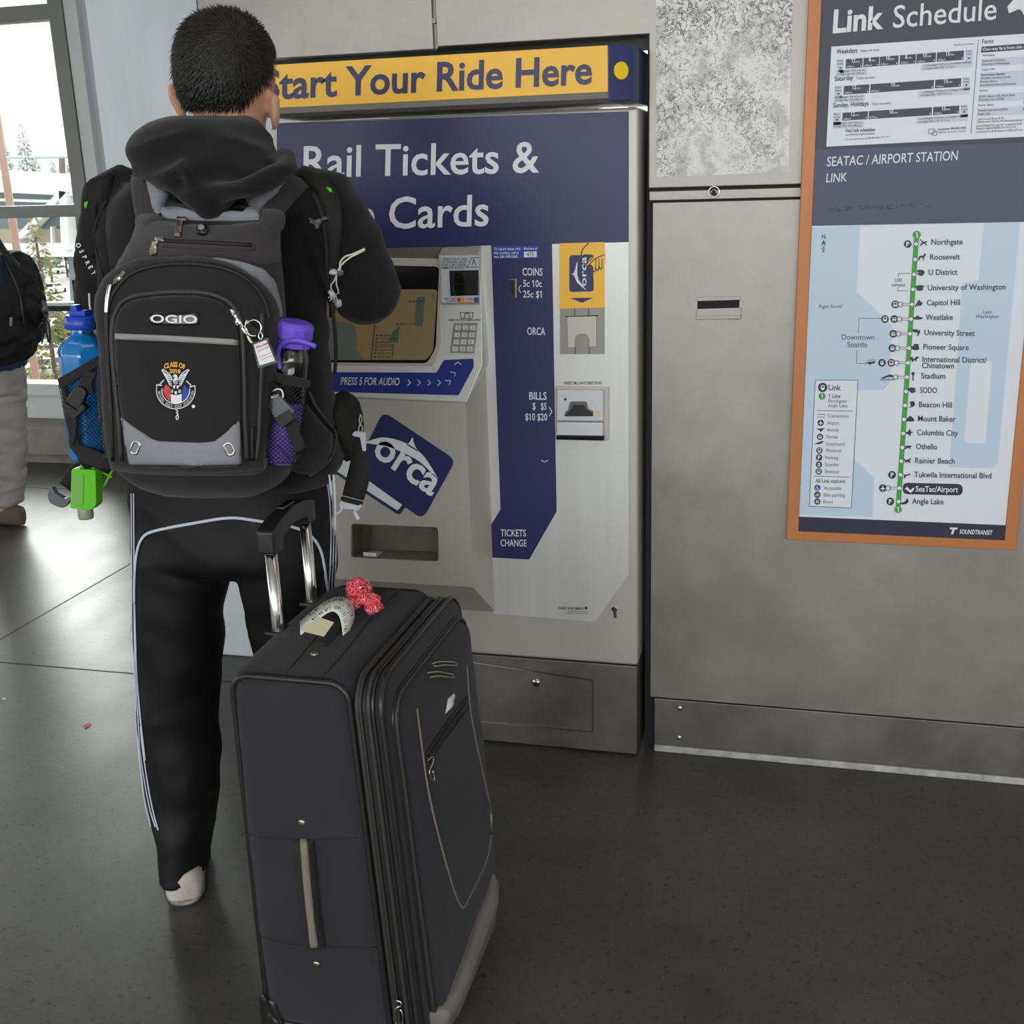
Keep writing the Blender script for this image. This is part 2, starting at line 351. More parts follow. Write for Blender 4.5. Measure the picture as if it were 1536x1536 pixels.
# lettering
GC = {}
def raw(s, bold, sp=1.0):
    cu = bpy.data.curves.new('t', 'FONT'); cu.body = s; cu.size = 1; cu.resolution_u = 3; cu.offset = bold; cu.space_character = sp
    ob = bpy.data.objects.new('t', cu); me = bpy.data.meshes.new_from_object(ob)
    vs = [(v.co.x, v.co.y) for v in me.vertices]; fs = [tuple(p.vertices) for p in me.polygons]
    bpy.data.meshes.remove(me); bpy.data.objects.remove(ob); bpy.data.curves.remove(cu); return vs, fs
def glyphs(s, bold, sp=1.0):
    k = (s, bold, sp)
    if k not in GC:
        vs, fs = raw(s, bold, sp)
        for i, ch in enumerate(s):                     # give the figure one its flag
            if ch != '1': continue
            q = raw(s[:i+1], bold, sp)[0]; xr_ = max(v[0] for v in q); cap_ = max(v[1] for v in raw('1', bold)[0]); o = raw('1', bold)[0]; st_ = max(v[0] for v in o)-min(v[0] for v in o)
            a = len(vs); vs += [(xr_-st_*.5, cap_), (xr_-st_, cap_), (xr_-st_-.13, cap_-.12), (xr_-st_-.13, cap_-.23), (xr_-st_*.5, cap_-.13)]; fs.append((a, a+1, a+2, a+3, a+4))
        x0 = min(v[0] for v in vs); x1 = max(v[0] for v in vs); GC[k] = (vs, fs, x0, x1)
    return GC[k]
_h = glyphs('H', 0); CAPH = max(v[1] for v in _h[0])
def text_px(s, x0, y0, x1, y1, cap, bold=.0, upx=0, sp=1.0):
    """pixel outline of a line of lettering: baseline (x0,y0)-(x1,y1), capital height cap, upx = lean of the up direction"""
    vs, fs, a, b = glyphs(s, bold, sp)
    return [(x0+(x1-x0)*(v[0]-a)/(b-a)+upx*v[1]/CAPH, y0+(y1-y0)*(v[0]-a)/(b-a)-cap*v[1]/CAPH) for v in vs], fs
def T(mb, pl, s, x0, y0, x1, y1, cap, bold=.0, upx=0, t=.0012, upy=None, sp=1.0):
    vs, fs = text_px(s, x0, y0, x1, y1, cap, bold, upx, sp); mb.add([pl.flat(x, y, t) for x, y in vs], fs)
# surfaces to lay things on
def bvh(objs):
    vs = []; fs = []
    dg = bpy.context.evaluated_depsgraph_get(); dg.update()
    for o in objs:
        e = o.evaluated_get(dg); me = e.to_mesh(); k = len(vs); mw = e.matrix_world
        vs += [mw @ v.co for v in me.vertices]; fs += [tuple(i+k for i in p.vertices) for p in me.polygons]; e.to_mesh_clear()
    return BVHTree.FromPolygons(vs, fs)
def lay(B, x, y, Yd):
    d = ray(x, y).normalized(); h = B.ray_cast(CAM, d)
    if h[0] is not None and abs(h[0].y-Yd) < .45:
        n = h[1]
        if n.dot(d) > 0: n = -n
        return h[0], n
    p = PY(x, y, Yd); q = B.find_nearest(p, .12)
    if q[0] is not None:
        return p, -d
    return p, -d
def inside(px, py, poly):
    c = False; n = len(poly)
    for i in range(n):
        x0, y0 = poly[i]; x1, y1 = poly[i-1]
        if (y0 > py) != (y1 > py) and px < (x1-x0)*(py-y0)/(y1-y0)+x0: c = not c
    return c
def edist(px, py, poly):
    b = 1e9
    for i in range(len(poly)):
        ax, ay = poly[i-1]; bx, by = poly[i]; dx = bx-ax; dy = by-ay; L = dx*dx+dy*dy
        t = 0 if L < 1e-9 else max(0, min(1, ((px-ax)*dx+(py-ay)*dy)/L)); b = min(b, math.hypot(px-ax-t*dx, py-ay-t*dy))
    return b
def cells(poly, grid):
    bm = bmesh.new(); f = bm.faces.new([bm.verts.new((p[0], p[1], 0)) for p in poly]); f.normal_update(); bmesh.ops.triangulate(bm, faces=[f], ngon_method='EAR_CLIP')
    xs = [p[0] for p in poly]; ys = [p[1] for p in poly]
    for ax, lo, hi in ((0, min(xs), max(xs)), (1, min(ys), max(ys))):
        k = math.floor(lo/grid)+1
        while k*grid < hi:
            pt = V((k*grid, 0, 0)) if ax == 0 else V((0, k*grid, 0)); nn = V((1, 0, 0)) if ax == 0 else V((0, 1, 0))
            bmesh.ops.bisect_plane(bm, geom=bm.verts[:]+bm.edges[:]+bm.faces[:], plane_co=pt, plane_no=nn); k += 1
    bmesh.ops.remove_doubles(bm, verts=bm.verts, dist=1e-4)
    return bm
def patch(name, poly, B, m, parent, Yd, h=.003, w=4, grid=8, sink=.003, lift=0, smooth=True, flat_n=None, fn=None):
    """a padded piece laid on a surface: outline in the photo, thickness h rising over w pixels from its edge"""
    poly = [(float(p[0]), float(p[1])) for p in poly]
    bm = cells(poly, grid); eb = [e for e in bm.edges if e.is_boundary]
    top = {}
    for v in bm.verts:
        x, y = v.co.x, v.co.y; p, n = lay(B, x, y, Yd)
        if flat_n is not None: n = V(flat_n)
        d = edist(x, y, poly); k = min(1, d/w); e = h*math.sqrt(max(0, 1-(1-k)**2))
        if fn: e += fn(x, y)
        top[v] = (p, n, e)
    vs = list(bm.verts); bi = {v: i for i, v in enumerate(vs)}
    out = MB(); out.v = [top[v][0]+top[v][1]*(top[v][2]+lift+.0006) for v in vs]
    out.f = [tuple(bi[v] for v in f.verts) for f in bm.faces]
    o = len(out.v); sk = {}
    for e in eb:
        for v in e.verts:
            if v not in sk: sk[v] = len(out.v); out.v.append(top[v][0]-top[v][1]*sink)
        out.f.append((bi[e.verts[0]], bi[e.verts[1]], sk[e.verts[1]], sk[e.verts[0]]))
    bm.free()
    return out.build(name, m, parent, smooth)
def run(mb, pts, B, Yd, r, lift=0, closed=False, n=5, flat=.7, seg=6, smooth=True):
    """a cord, zip or seam lying along a surface"""
    P = spl(pts, n, closed) if smooth else [V(p) for p in pts]
    L = [lay(B, p[0], p[1], Yd) for p in P]
    Q = [p+nn*(lift+r*flat*.6) for p, nn in L]
    if len(Q) > 20 and not closed:
        for _ in range(2): Q = [Q[0]]+[(Q[i-1]+Q[i]*2+Q[i+1])/4 for i in range(1, len(Q)-1)]+[Q[-1]]
    mb.tube(Q, r, seg, closed, True, flat, [nn for p, nn in L]); return mb
def laytext(mb, B, Yd, s, x0, y0, x1, y1, cap, bold=0, upx=0, lift=.0015, sp=1.0):
    vs, fs = text_px(s, x0, y0, x1, y1, cap, bold, upx, sp); o = []
    for x, y in vs: p, n = lay(B, x, y, Yd); o.append(p+n*lift)
    mb.add(o, fs)
def laysheet(mb, B, Yd, poly, lift=.001, grid=6):
    bm = cells([tuple(p) for p in poly], grid); idx = {v: i for i, v in enumerate(bm.verts)}; o = []
    for v in bm.verts: p, n = lay(B, v.co.x, v.co.y, Yd); o.append(p+n*lift)
    mb.add(o, [tuple(idx[v] for v in f.verts) for f in bm.faces]); bm.free()
def ring_px(py, L, Rr, Yc, ry, n=32, e=2.3, dz=0, tilt=0):
    c = PY((L+Rr)/2, py, Yc); xl = PY(L, py, Yc).x; xr = PY(Rr, py, Yc).x; rx = (xr-xl)/2; cx = (xl+xr)/2; out = []
    q = e/(e-1); g = ry*abs(cx)/Yc; rx = max(rx*.45, max(0, rx**q-g**q)**(1/q))       # seen at an angle, depth adds to the outline
    for k in range(n):
        t = 2*math.pi*k/n; ct, st = math.cos(t), math.sin(t)
        px_ = math.copysign(abs(ct)**(2/e), ct)*rx; py_ = math.copysign(abs(st)**(2/e), st)*ry
        out.append(V((cx+px_, Yc+py_, c.z+dz+tilt*py_)))
    return out
def interp(rows, k=3):                # smooth extra rows between given ones
    return [tuple(p) for p in splN(rows, k)]
def splN(rows, n):
    out = []; m = len(rows)
    for i in range(m-1):
        g = lambda k: rows[max(0, min(m-1, k))]
        for j in range(n):
            t = j/n; out.append([.5*(2*b+(c-a)*t+(2*a-5*b+4*c-d)*t*t+(3*b-a-3*c+d)*t**3) for a, b, c, d in zip(g(i-1), g(i), g(i+1), g(i+2))])
    out.append(list(rows[-1])); return out
def loft_px(mb, rows, n=32, e=2.3, k=3): mb.rings([ring_px(*r, n=n, e=e) for r in interp(rows, k)])
def fuse(mb, name, m, parent, vox=.008, sm=6, wr=0, wsc=(9, 9, 5), seed=0):
    """joins overlapping volumes into one continuous skin, with soft folds"""
    me = bpy.data.meshes.new(name); me.from_pydata([tuple(v) for v in mb.v], [], mb.f)
    bm = bmesh.new(); bm.from_mesh(me); bmesh.ops.recalc_face_normals(bm, faces=bm.faces); bm.to_mesh(me); bm.free()
    o = bpy.data.objects.new(name, me); COL.objects.link(o)
    r = o.modifiers.new('r', 'REMESH'); r.mode = 'VOXEL'; r.voxel_size = vox
    s = o.modifiers.new('s', 'SMOOTH'); s.iterations = sm; s.factor = .5
    dg = bpy.context.evaluated_depsgraph_get(); e = o.evaluated_get(dg); me2 = bpy.data.meshes.new_from_object(e); me2.name = name
    bpy.data.objects.remove(o); bpy.data.meshes.remove(me)
    if wr:
        ns = [v.normal.copy() for v in me2.vertices]
        for v, nn in zip(me2.vertices, ns):
            q = V((v.co.x*wsc[0]+seed, v.co.y*wsc[1], v.co.z*wsc[2])); f = noise.noise(q)+.5*noise.noise(q*2.3)
            f = 1-abs(f)*2.2 if True else f
            v.co += nn*wr*(f-.4)
    me2.materials.clear()
    return link(name, me2, m, parent, True)
# ================================================================ THE SETTING
YW = 2.765           # steel wall face
YM = 2.716           # ticket machine face
WIN = 5.72           # window wall
mb = MB(); mb.box((-9, -6, -.2), (5, 5.75, 0)); floor = struct(mb.build('floor', 'floor'))
mb = MB(); mb.box((-2.686, -6, -.002), (-2.680, 5.4, .0006)); mb.box((-2.686, 2.946, -.002), (-1.3, 2.952, .0006)); mb.box((-9, 2.940, -.002), (-2.686, 2.946, .0006)); mb.box((-9, 4.98, -.002), (-2.686, 4.986, .0006)); mb.box((-2.68, 4.98, -.002), (-1.3, 4.986, .0006))
mb.build('joint', 'dark', floor)
mb = MB(); mb.box((-9.2, -5.2, 3.4), (5, 5.9, 3.5)); struct(mb.build('ceiling', 'ceiling'))
# steel wall: panels hung on a dark core
wall = thing('wall_front', '', '', (0, YW, 0)); del wall['label'], wall['category']; struct(wall)
core = MB()
core.box((-.372, YW+.012, 0), (2.6, 3.3, 3.4)); core.box((-1.50, YW+.02, 1.80), (-.372, 3.1, 3.4))
core.build('core', 'dark', wall)
W = YP(YW)
mb = MB(); mb.box((-1.488, YW, 1.797), (-.880, YW+.03, 3.4)); mb.build('upper_panel', 'steel', wall, bevel=.003)
zt = 1.465
mb = MB()
pts = [(-.872, 1.802), (-.368, 1.802), (-.368, zt), (2.6, zt), (2.6, 3.4), (-.872, 3.4)]
mb.prism([(x, YW, z) for x, z in pts], [(x, YW+.03, z) for x, z in pts]); mb.build('upper_panel', 'steel', wall, bevel=.003)
mb = MB(); mb.box((-.880, YW+.008, 1.80), (-.872, YW+.03, 3.4)); mb.tube([(-.876, YW+.008, 1.86), (-.876, YW-.002, 1.86)], .006, 12); mb.build('seam_strip', 'steel_low', wall)
mb = MB(); mb.box((-.366, YW+.002, 1.437), (2.6, YW+.03, 1.459)); strip = mb.build('lock_strip', 'steel', wall, bevel=.002)
c = PY(1071, 288, YW); mb = MB(); mb.tube([c+V((0, .004, 0)), c+V((0, -.004, 0))], .0085, 24); mb.tube([c+V((.0125*math.cos(a), -.001, .0125*math.sin(a))) for a in [k*math.pi/12 for k in range(24)]], .0016, 6, True)
mb.build('lock_barrel', 'chrome', strip, True)
c = PY(1071, 288, YW); mb = MB(); mb.tube([c+V((0, -.003, 0)), c+V((0, -.0046, 0))], .0045, 16); mb.build('keyhole', 'dark', strip)
# lower panel with a slot cut for the pull
hx0, hx1 = PY(1046, 460, YW).x, PY(1109, 460, YW).x; hz0, hz1 = PY(1076, 479, YW).z, PY(1076, 447, YW).z
mb = MB()
for a, b in (((-.356, .158), (hx0, 1.432)), ((hx1, .158), (2.6, 1.432)), ((hx0, hz1), (hx1, 1.432)), ((hx0, .158), (hx1, hz0))):
    mb.box((a[0], YW, a[1]), (b[0], YW+.03, b[1]))
low = MB(); o = [(-.356, .158), (2.6, .158), (2.6, 1.432), (-.356, 1.432)]; i_ = [(hx0, hz0), (hx1, hz0), (hx1, hz1), (hx0, hz1)]
vv = [(x, YW, z) for x, z in o+i_]+[(x, YW+.03, z) for x, z in o+i_]
low.add(vv, [(0, 1, 5, 4), (1, 2, 6, 5), (2, 3, 7, 6), (3, 0, 4, 7), (8, 12, 13, 9), (9, 13, 14, 10), (10, 14, 15, 11), (11, 15, 12, 8), (0, 8, 9, 1), (1, 9, 10, 2), (2, 10, 11, 3), (3, 11, 8, 0), (4, 5, 13, 12), (5, 6, 14, 13), (6, 7, 15, 14), (7, 4, 12, 15)])
lowp = low.build('lower_panel', 'steel', wall)
mb = MB(); mb.slab(W, [(1044, 446), (1111, 444), (1111, 450), (1044, 452)], .0, .002); mb.slab(W, [(1045, 463), (1112, 461), (1111, 476), (1045, 477)], -.006, .004); mb.slab(W, [(1044, 474), (1112, 473), (1112, 478), (1044, 479)], .0, .006)
mb.build('pull_lip', 'steel', lowp, bevel=.001)
mb = MB(); mb.slab(W, [(1052, 463), (1060, 454), (1098, 452), (1108, 460), (1108, 478), (1052, 478)], -.02, -.016); mb.build('pull_flap', 'gloss_black', lowp)
mb = MB(); mb.slab(W, [(984, -40), (1190, -46), (1183, 258), (985, 266)], 0, .0008); mb.build('sticker_residue', 'residue', wall)
bs = MB(); bs.box((-.345, YW-.004, .02), (2.6, YW+.03, .155)); base = struct(bs.build('baseboard_front', 'steel_low', None, bevel=.002))
mb = MB()
for x, y in ((1020, 1061), (1019, 1105)):
    c = PY(x, y, YW); mb.ball(c+V((0, -.004, 0)), (.0075, .005, .0075), 14, 8)
mb.build('bolt', 'chrome', base, True)
mb = MB(); mb.box((-.345, YW-.009, 0), (2.6, YW+.02, .019)); mb.build('caulk_bead', 'caulk', base, bevel=.004)
# grey painted column beside the machine
colm = MB(); a, b = PY(160, 270, 3.14).x, -1.30
colm.box((a, 3.14, 0), (b, 3.6, 3.4)); struct(colm.build('column_left', 'column', None, bevel=.006))
# ---------------------------------------------------------------- window wall and curb
cf = 5.44; cz = PY(60, 642, cf).z; cz0 = PY(60, 682, cf).z
mb = MB(); mb.box((-9, cf, cz0), (-1.0, WIN+.1, cz)); mb.box((-9, cf+.05, 0), (-1.0, WIN+.1, cz0)); struct(mb.build('trim_curb', 'concrete', None, bevel=.004))
WP = YP(WIN)
def zpx(y, Y=WIN, x=60): return PY(x, y, Y).z
xr = PY(132, 255, WIN).x; xl = -9
win = thing('window_1', '', '', ((xr+xl)/2, WIN, 0)); del win['label'], win['category']; struct(win)
mb = MB(); mb.box((xl, WIN-.03, cz), (xr+.25, WIN+.08, zpx(591))); mb.box((xl, WIN-.06, zpx(591)), (xr+.25, WIN+.08, zpx(573))); mb.build('sill_frame', 'frame_white', win, bevel=.004)
mb = MB(); x0 = PY(131, 250, WIN).x; mb.box((x0-.075, WIN-.06, cz), (x0+.01, WIN+.08, 3.4)); mb.build('mullion', 'frame_grey', win, bevel=.003)
mb = MB(); mb.box((x0+.012, WIN-.05, cz), (x0+.09, WIN+.08, 3.4)); mb.build('jamb', 'frame_white', win, bevel=.003)
mb = MB(); mb.box((x0+.09, WIN+.0, 0), (-1.0, WIN+.1, 3.4)); struct(mb.build('wall_back', 'column'))
mb = MB(); mb.box((xl, WIN-.05, zpx(326)), (x0-.07, WIN+.05, zpx(308))); mb.build('transom', 'frame_grey', win, bevel=.003)
mb = MB(); mb.box((xl, WIN-.05, zpx(33, WIN, 40)), (x0-.07, WIN+.05, zpx(10, WIN, 40))); mb.build('transom', 'frame_grey', win, bevel=.003)
mb = MB(); mb.box((xl, WIN-.03, zpx(466)), (x0-.07, WIN+.03, zpx(458))); mb.build('rail', 'gloss_black', win); mb = MB(); mb.box((xl, WIN-.035, zpx(458)), (x0-.07, WIN+.03, zpx(453))); mb.build('rail_cap', 'frame_white', win)
mb = MB(); mb.box((xl, WIN+.010, zpx(575)), (x0-.07, WIN+.016, 3.4)); mb.build('pane', 'pane', win)
# ================================================================ OUTSIDE
GZ = -13.0
mb = MB(); mb.box((-400, 9, GZ-.5), (200, 500, GZ)); struct(mb.build('ground_outside', 'asphalt'))
def yslab(m_, Y, pts, dep): m_.prism([PY(x, y, Y) for x, y in pts], [PY(x, y, Y)+V((0, dep, 0)) for x, y in pts])
YB = 45
br = thing('skybridge', 'white enclosed footbridge with a diagonal truss outside the window', 'building', PY(60, 385, YB))
mb = MB(); yslab(mb, YB, [(-260, 250), (240, 280), (240, 300), (-260, 276)], 8); mb.build('roof', 'bridge_white', br)
mb = MB(); yslab(mb, YB+.5, [(-260, 276), (240, 300), (240, 352), (-260, 344)], 6); mb.build('window_band', 'bridge_glass', br)
mb = MB(); yslab(mb, YB+.3, [(-260, 290), (240, 305), (240, 309), (-260, 294)], .3); mb.build('window_rail', 'bridge_white', br)
mb = MB(); yslab(mb, YB+.3, [(-260, 344), (240, 343), (240, 366), (-260, 368)], 6); mb.build('side_panel', 'bridge_tan', br)
mb = MB(); yslab(mb, YB, [(-260, 368), (240, 363), (240, 384), (-260, 388)], 8); mb.build('lower_beam', 'bridge_white', br)
for x in (-150, 43, 75, 140, 200):
    mb = MB(); yslab(mb, YB+.1, [(x, 340), (x+3, 340), (x+4, 368), (x+1, 368)], .3); mb.build('panel_post', 'bridge_white', br)
mb = MB(); yslab(mb, YB-.3, [(88, 286), (100, 288), (32, 358), (22, 356)], .6); mb.build('truss_diagonal', 'bridge_white', br)
mb = MB(); yslab(mb, YB-.3, [(88, 286), (98, 286), (104, 374), (92, 374)], .6); mb.build('truss_post', 'bridge_white', br)
mb = MB(); yslab(mb, YB+1, [(102, 384), (114, 384), (118, 455), (106, 455)], 1.2)
p = PY(112, 420, YB+1); mb.box((p.x-.16, p.y, GZ), (p.x+.16, p.y+1, p.z)); mb.build('support_leg', 'bridge_post', br)
mb = MB(); p = PY(-200, 420, YB+1); mb.box((p.x-.16, p.y, GZ), (p.x+.16, p.y+1, PY(-200, 380, YB).z)); mb.build('support_leg', 'bridge_post', br)
# guard wire with a post above the bridge roof
gr = thing('guard_rail', 'thin rail on a post above the footbridge roof', 'railing', PY(90, 268, YB+9))
mb = MB(); mb.tube([PY(-260, 241, YB+9), PY(240, 234, YB+9)], .05, 6); mb.build('rail', 'bridge_post', gr)
mb = MB(); yslab(mb, YB+9, [(88, 237), (94, 237), (96, 300), (90, 300)], .2); mb.build('post', 'bark', gr)
# rust pole
p0 = PY(14, 300, 16); mb = MB(); mb.tube([(p0.x, 16, GZ), (p0.x, 16, 3.2)], [.07, .06], 12); tag(mb.build('utility_pole', 'pole', None, True), 'rust red pole rising outside the window', 'pole')
# trees
def conifer(name, base, h, rad, m, label, n=420, seed=1, broad=False, fs=1.0):
    rg = random.Random(seed); t = thing(name, label, 'tree', base, 'trees outside the window')
    b = V(base); mb = MB(); mb.tube([b, b+V((0, 0, h*.96))], [rad*.09, .03], 8); mb.build('trunk', 'bark', t, True)
    mb = MB()
    for i in range(n):
        k = rg.random()**.8; z = h*(.12+.88*k); r = rad*(1-k)**(.55 if broad else .9)*(.5+.5*rg.random())+.08; a = rg.random()*6.283
        c = b+V((math.cos(a)*r, math.sin(a)*r, z)); s = fs*rad*.22*(1.2-k)*(.6+.8*rg.random()); o_ = V((math.cos(a), math.sin(a), -.35))
        side = V((-math.sin(a), math.cos(a), 0)); tip = c+o_*s*1.3
        mb.add([c-o_*s+side*s*.1, c+side*s*.6-V((0, 0, s*.3)), tip, c-side*s*.6-V((0, 0, s*.3)), c+V((0, 0, s*.35))], [(0, 1, 4), (1, 2, 4), (2, 3, 4), (3, 0, 4)])
    mb.build('foliage', m, t); return t
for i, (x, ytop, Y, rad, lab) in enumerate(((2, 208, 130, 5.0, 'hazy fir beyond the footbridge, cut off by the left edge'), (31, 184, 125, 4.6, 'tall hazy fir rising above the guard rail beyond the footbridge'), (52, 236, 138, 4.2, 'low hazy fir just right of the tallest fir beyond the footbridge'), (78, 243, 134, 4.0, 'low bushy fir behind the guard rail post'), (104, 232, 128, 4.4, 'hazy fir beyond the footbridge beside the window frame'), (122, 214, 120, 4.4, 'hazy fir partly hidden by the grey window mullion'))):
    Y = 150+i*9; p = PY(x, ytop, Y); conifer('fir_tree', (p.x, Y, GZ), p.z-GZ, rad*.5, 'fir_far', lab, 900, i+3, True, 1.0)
p = PY(48, 318, 24); conifer('fir_tree', (p.x, 24, GZ), p.z-GZ, 1.7, 'fir_olive', 'olive green fir standing close outside the window before the footbridge', 1500, 21, False, .5)
p = PY(-22, 330, 27); conifer('fir_tree', (p.x-.6, 27, GZ), p.z-GZ, 1.5, 'fir_olive', 'olive green fir outside the window behind the traveller in grey trousers', 1300, 22, False, .5)
p = PY(60, 520, 36); conifer('shrub', (p.x, 36, GZ), max(2.0, p.z-GZ), 1.6, 'fir_olive', 'olive shrub below the window among the parked cars', 260, 23, True)['category'] = 'shrub'
p = PY(100, 412, 95); conifer('shrub', (p.x, 95, GZ), 3.6, 3.2, 'fir', 'dark green bush beyond the far row of parked cars', 260, 24, True)['category'] = 'shrub'
# parked cars
def make_car():
    t = thing('car', 'x', 'car', (0, 0, 0), 'cars in the parking lot below')
    def sec(x, zs, hw): return [V((x, -hw, zs[0])), V((x, hw, zs[0])), V((x, hw*1.02, zs[1])), V((x, hw*.86, zs[2])), V((x, -hw*.86, zs[2])), V((x, -hw*1.02, zs[1]))]
    mb = MB(); mb.rings([sec(-2.2, (.4, .6, .85), .75), sec(-2.1, (.25, .65, .95), .85), sec(-1.2, (.25, .7, 1.0), .9), sec(1.0, (.25, .7, 1.0), .9), sec(2.0, (.25, .65, .85), .85), sec(2.2, (.4, .55, .7), .75)])
    mb.rings([sec(-1.7, (.9, .95, 1.0), .8), sec(-1.1, (.9, 1.1, 1.46), .76), sec(.3, (.9, 1.1, 1.46), .76), sec(1.2, (.9, .95, 1.0), .8)])
    body = mb.build('body', 'car_white', t)
    mb = MB(); mb.add([(-1.68, -.62, 1.03), (-1.68, .62, 1.03), (-1.17, .58, 1.42), (-1.17, -.58, 1.42)], [(0, 1, 2, 3)]); mb.add([(1.18, -.62, 1.03), (1.18, .62, 1.03), (.38, .58, 1.42), (.38, -.58, 1.42)], [(0, 1, 2, 3)])
    for s in (-1, 1): mb.add([(-1.3, s*.80, 1.05), (.9, s*.80, 1.05), (.25, s*.705, 1.40), (-1.05, s*.705, 1.40)], [(0, 1, 2, 3)])
    mb.build('window', 'car_glass', t)
    for x in (-1.35, 1.35):
        for s in (-1, 1):
            mb = MB(); mb.tube([(x, s*.72, .32), (x, s*.92, .32)], .32, 14); mb.build('wheel', 'tyre', t)
    return t
car0 = make_car(); first = True; cols = ['car_white', 'car_silver', 'car_white', 'car_dark', 'car_white', 'car_red', 'car_silver', 'car_white', 'car_blue', 'car_white']
ord_ = ['nearest row by the window sill', 'second row up from the window sill', 'third row up from the window sill', 'fourth row up from the window sill', 'row just below the black window rail', 'row just above the black window rail', 'row behind the olive fir', 'far row under the footbridge']
nth = ['first', 'second', 'third', 'fourth', 'fifth', 'sixth', 'seventh']
cn = {'car_white': 'white', 'car_silver': 'silver', 'car_dark': 'dark grey', 'car_red': 'red', 'car_blue': 'blue'}
for ri, ypx in enumerate((548, 526, 507, 489, 474, 446, 432, 404)):
    p = PY(60, ypx, 50); Yr = PZ(60, ypx, GZ+.7).y; x0_ = PZ(-8 if ri < 5 else 30, ypx, GZ).x; x1_ = PZ(132, ypx, GZ).x; k = 0; x = x0_
    while x < x1_ and k < 7:
        cname = cols[(ri*3+k*7) % 10]
        if first: c = car0; first = False
        else:
            c = car0.copy(); COL.objects.link(c)
            for ch in car0.children:
                d = ch.copy(); COL.objects.link(d); d.parent = c
                if d.name.startswith('body'): d.data = ch.data.copy(); d.data.materials[0] = M[cname]
        if c is car0:
            for ch in c.children:
                if ch.name.startswith('body'): ch.data.materials[0] = M[cname]
        c.location = (x, Yr+R.uniform(-.6, .6), GZ); c.rotation_euler = (0, 0, D2R(78 if ri % 2 else 100)+R.uniform(-.06, .06))
        c['label'] = '%s parked car, %s from left, %s' % (cn[cname], nth[k], ord_[ri])
        k += 1; x += R.uniform(2.7, 3.3)*(1.0 if ri < 4 else 1.35)

# unseen hall walls with window bands, rear and right added to cut the daylight
mb = MB(); mb.box((-9, -5.2, 0), (5, -5, 1.0)); mb.box((-9, -5.2, 2.9), (5, -5, 3.5)); mb.box((4.9, -5, 0), (5, 3, 3.5))
for x in (-9, -5.5, -2, 1.5, 4.7): mb.box((x, -5.2, 1.0), (x+.3, -5, 2.9))
struct(mb.build('wall_rear_light_block', 'ceiling'))
mb = MB(); mb.box((-9.2, -5, 0), (-9, 5.8, .9)); mb.box((-9.2, -5, 3.0), (-9, 5.8, 3.5)); struct(mb.build('wall_left', 'column'))
# ================================================================ TICKET MACHINE
XL = PY(408, 186, YM).x; XR = PY(957, 700, YM).x
tm = thing('ticket_vending_machine', 'silver and navy rail ticket vending machine set into the steel wall', 'ticket machine', ((XL+XR)/2, YM+.15, 0))
P0 = YP(YM)
zs = PY(850, 991, YM).z
mb = MB(); mb.box((XL, YM, zs), (XR, YM+.38, 1.645)); cab = mb.build('cabinet', 'silver', tm, bevel=.008)
mb = MB(); mb.box((XL, YM+.002, .006), (XR-.002, YM+.38, zs-.003)); pl_ = mb.build('plinth', 'steel_low', tm, bevel=.003)
mb = MB(); hp = [(500, 962), (889, 1020), (889, 1097), (500, 1062)]; mb.slab(P0, hp, -.004, .0015); hatch = mb.build('hatch', 'steel_low', pl_, bevel=.0015)
mb = MB(); mb.line(P0, hp, 1.6, .0015, .0024, True); mb.build('hatch_edge', 'chrome', hatch)
c = P0.P(805, 1023); mb = MB(); mb.tube([c, c+V((0, -.006, 0))], .011, 20); mb.build('lock_barrel', 'chrome', hatch, True)
mb = MB(); c = c+V((0, -.0062, 0)); mb.tube([c, c+V((0, -.0006, 0))], .004, 12); mb.build('keyhole', 'dark', hatch)
# header sign
YS = 2.628; S = YP(YS); zt_, zb_ = S.P(912, 68).z, S.P(912, 138).z; xs0 = XL; xs1 = S.P(912, 100).x; xe = PY(957, 100, YM-.01).x
zl = PY(700, 163, YM-.02).z
hs = MB(); prof = [(YS, zt_), (YM+.2, zt_+.004), (YM+.2, zl), (YM-.02, zl), (YS+.012, zb_-.012), (YS, zb_)]
hs.prism([(xs0, y, z) for y, z in prof], [(xs1, y, z) for y, z in prof]); head = hs.build('header_sign', 'silver', tm)
mb = MB(); mb.box((xs0, YS-.003, zb_), (xs1, YS+.001, zt_)); mb.build('face_panel', 'yellow', head, bevel=.001)
mb = MB(); prof2 = [(xs1, YS-.003), (xe-.012, YS+.035), (xe, YS+.06), (xe, YM+.2), (xs1, YM+.2)]
mb.prism([(x, y, zl-.002) for x, y in prof2], [(x, y, zt_+.002) for x, y in prof2]); mb.build('end_cap', 'navy_head', head, bevel=.004)
EC = Plane((xs1, YS-.003, 0), (-(.038), -(xe-.012-xs1), 0)); EC.n = V((.038, -(xe-.012-xs1), 0)).normalized()
mb = MB(); mb.slab(EC, circ(931, 106, 10.5, 13.5, 28), -.002, .004); mb.build('button', 'yellow_btn', head, bevel=.001)
S2 = YP(YS-.003); mb = MB(); T(mb, S2, 'Start Your Ride Here', 395, 149, 888, 125, 42, .022, 1); mb.build('lettering', 'navy', head)
# title panel
tp = [(416, 186), (943, 167), (943, 363), (416, 376)]
mb = MB(); mb.slab(P0, tp, 0, .004); tit = mb.build('title_panel', 'navy', tm, bevel=.001)
P1 = YP(YM-.004); mb = MB()
T(mb, P1, 'Rail Tickets &', 455, 266, 809, 258, 46, .012, 1); mb.build('lettering', 'print_white', tit); mb = MB(); T(mb, P1, 'Fare Cards', 455, 347, 733, 338, 46, .012, 1); mb.build('lettering', 'print_white', tit)
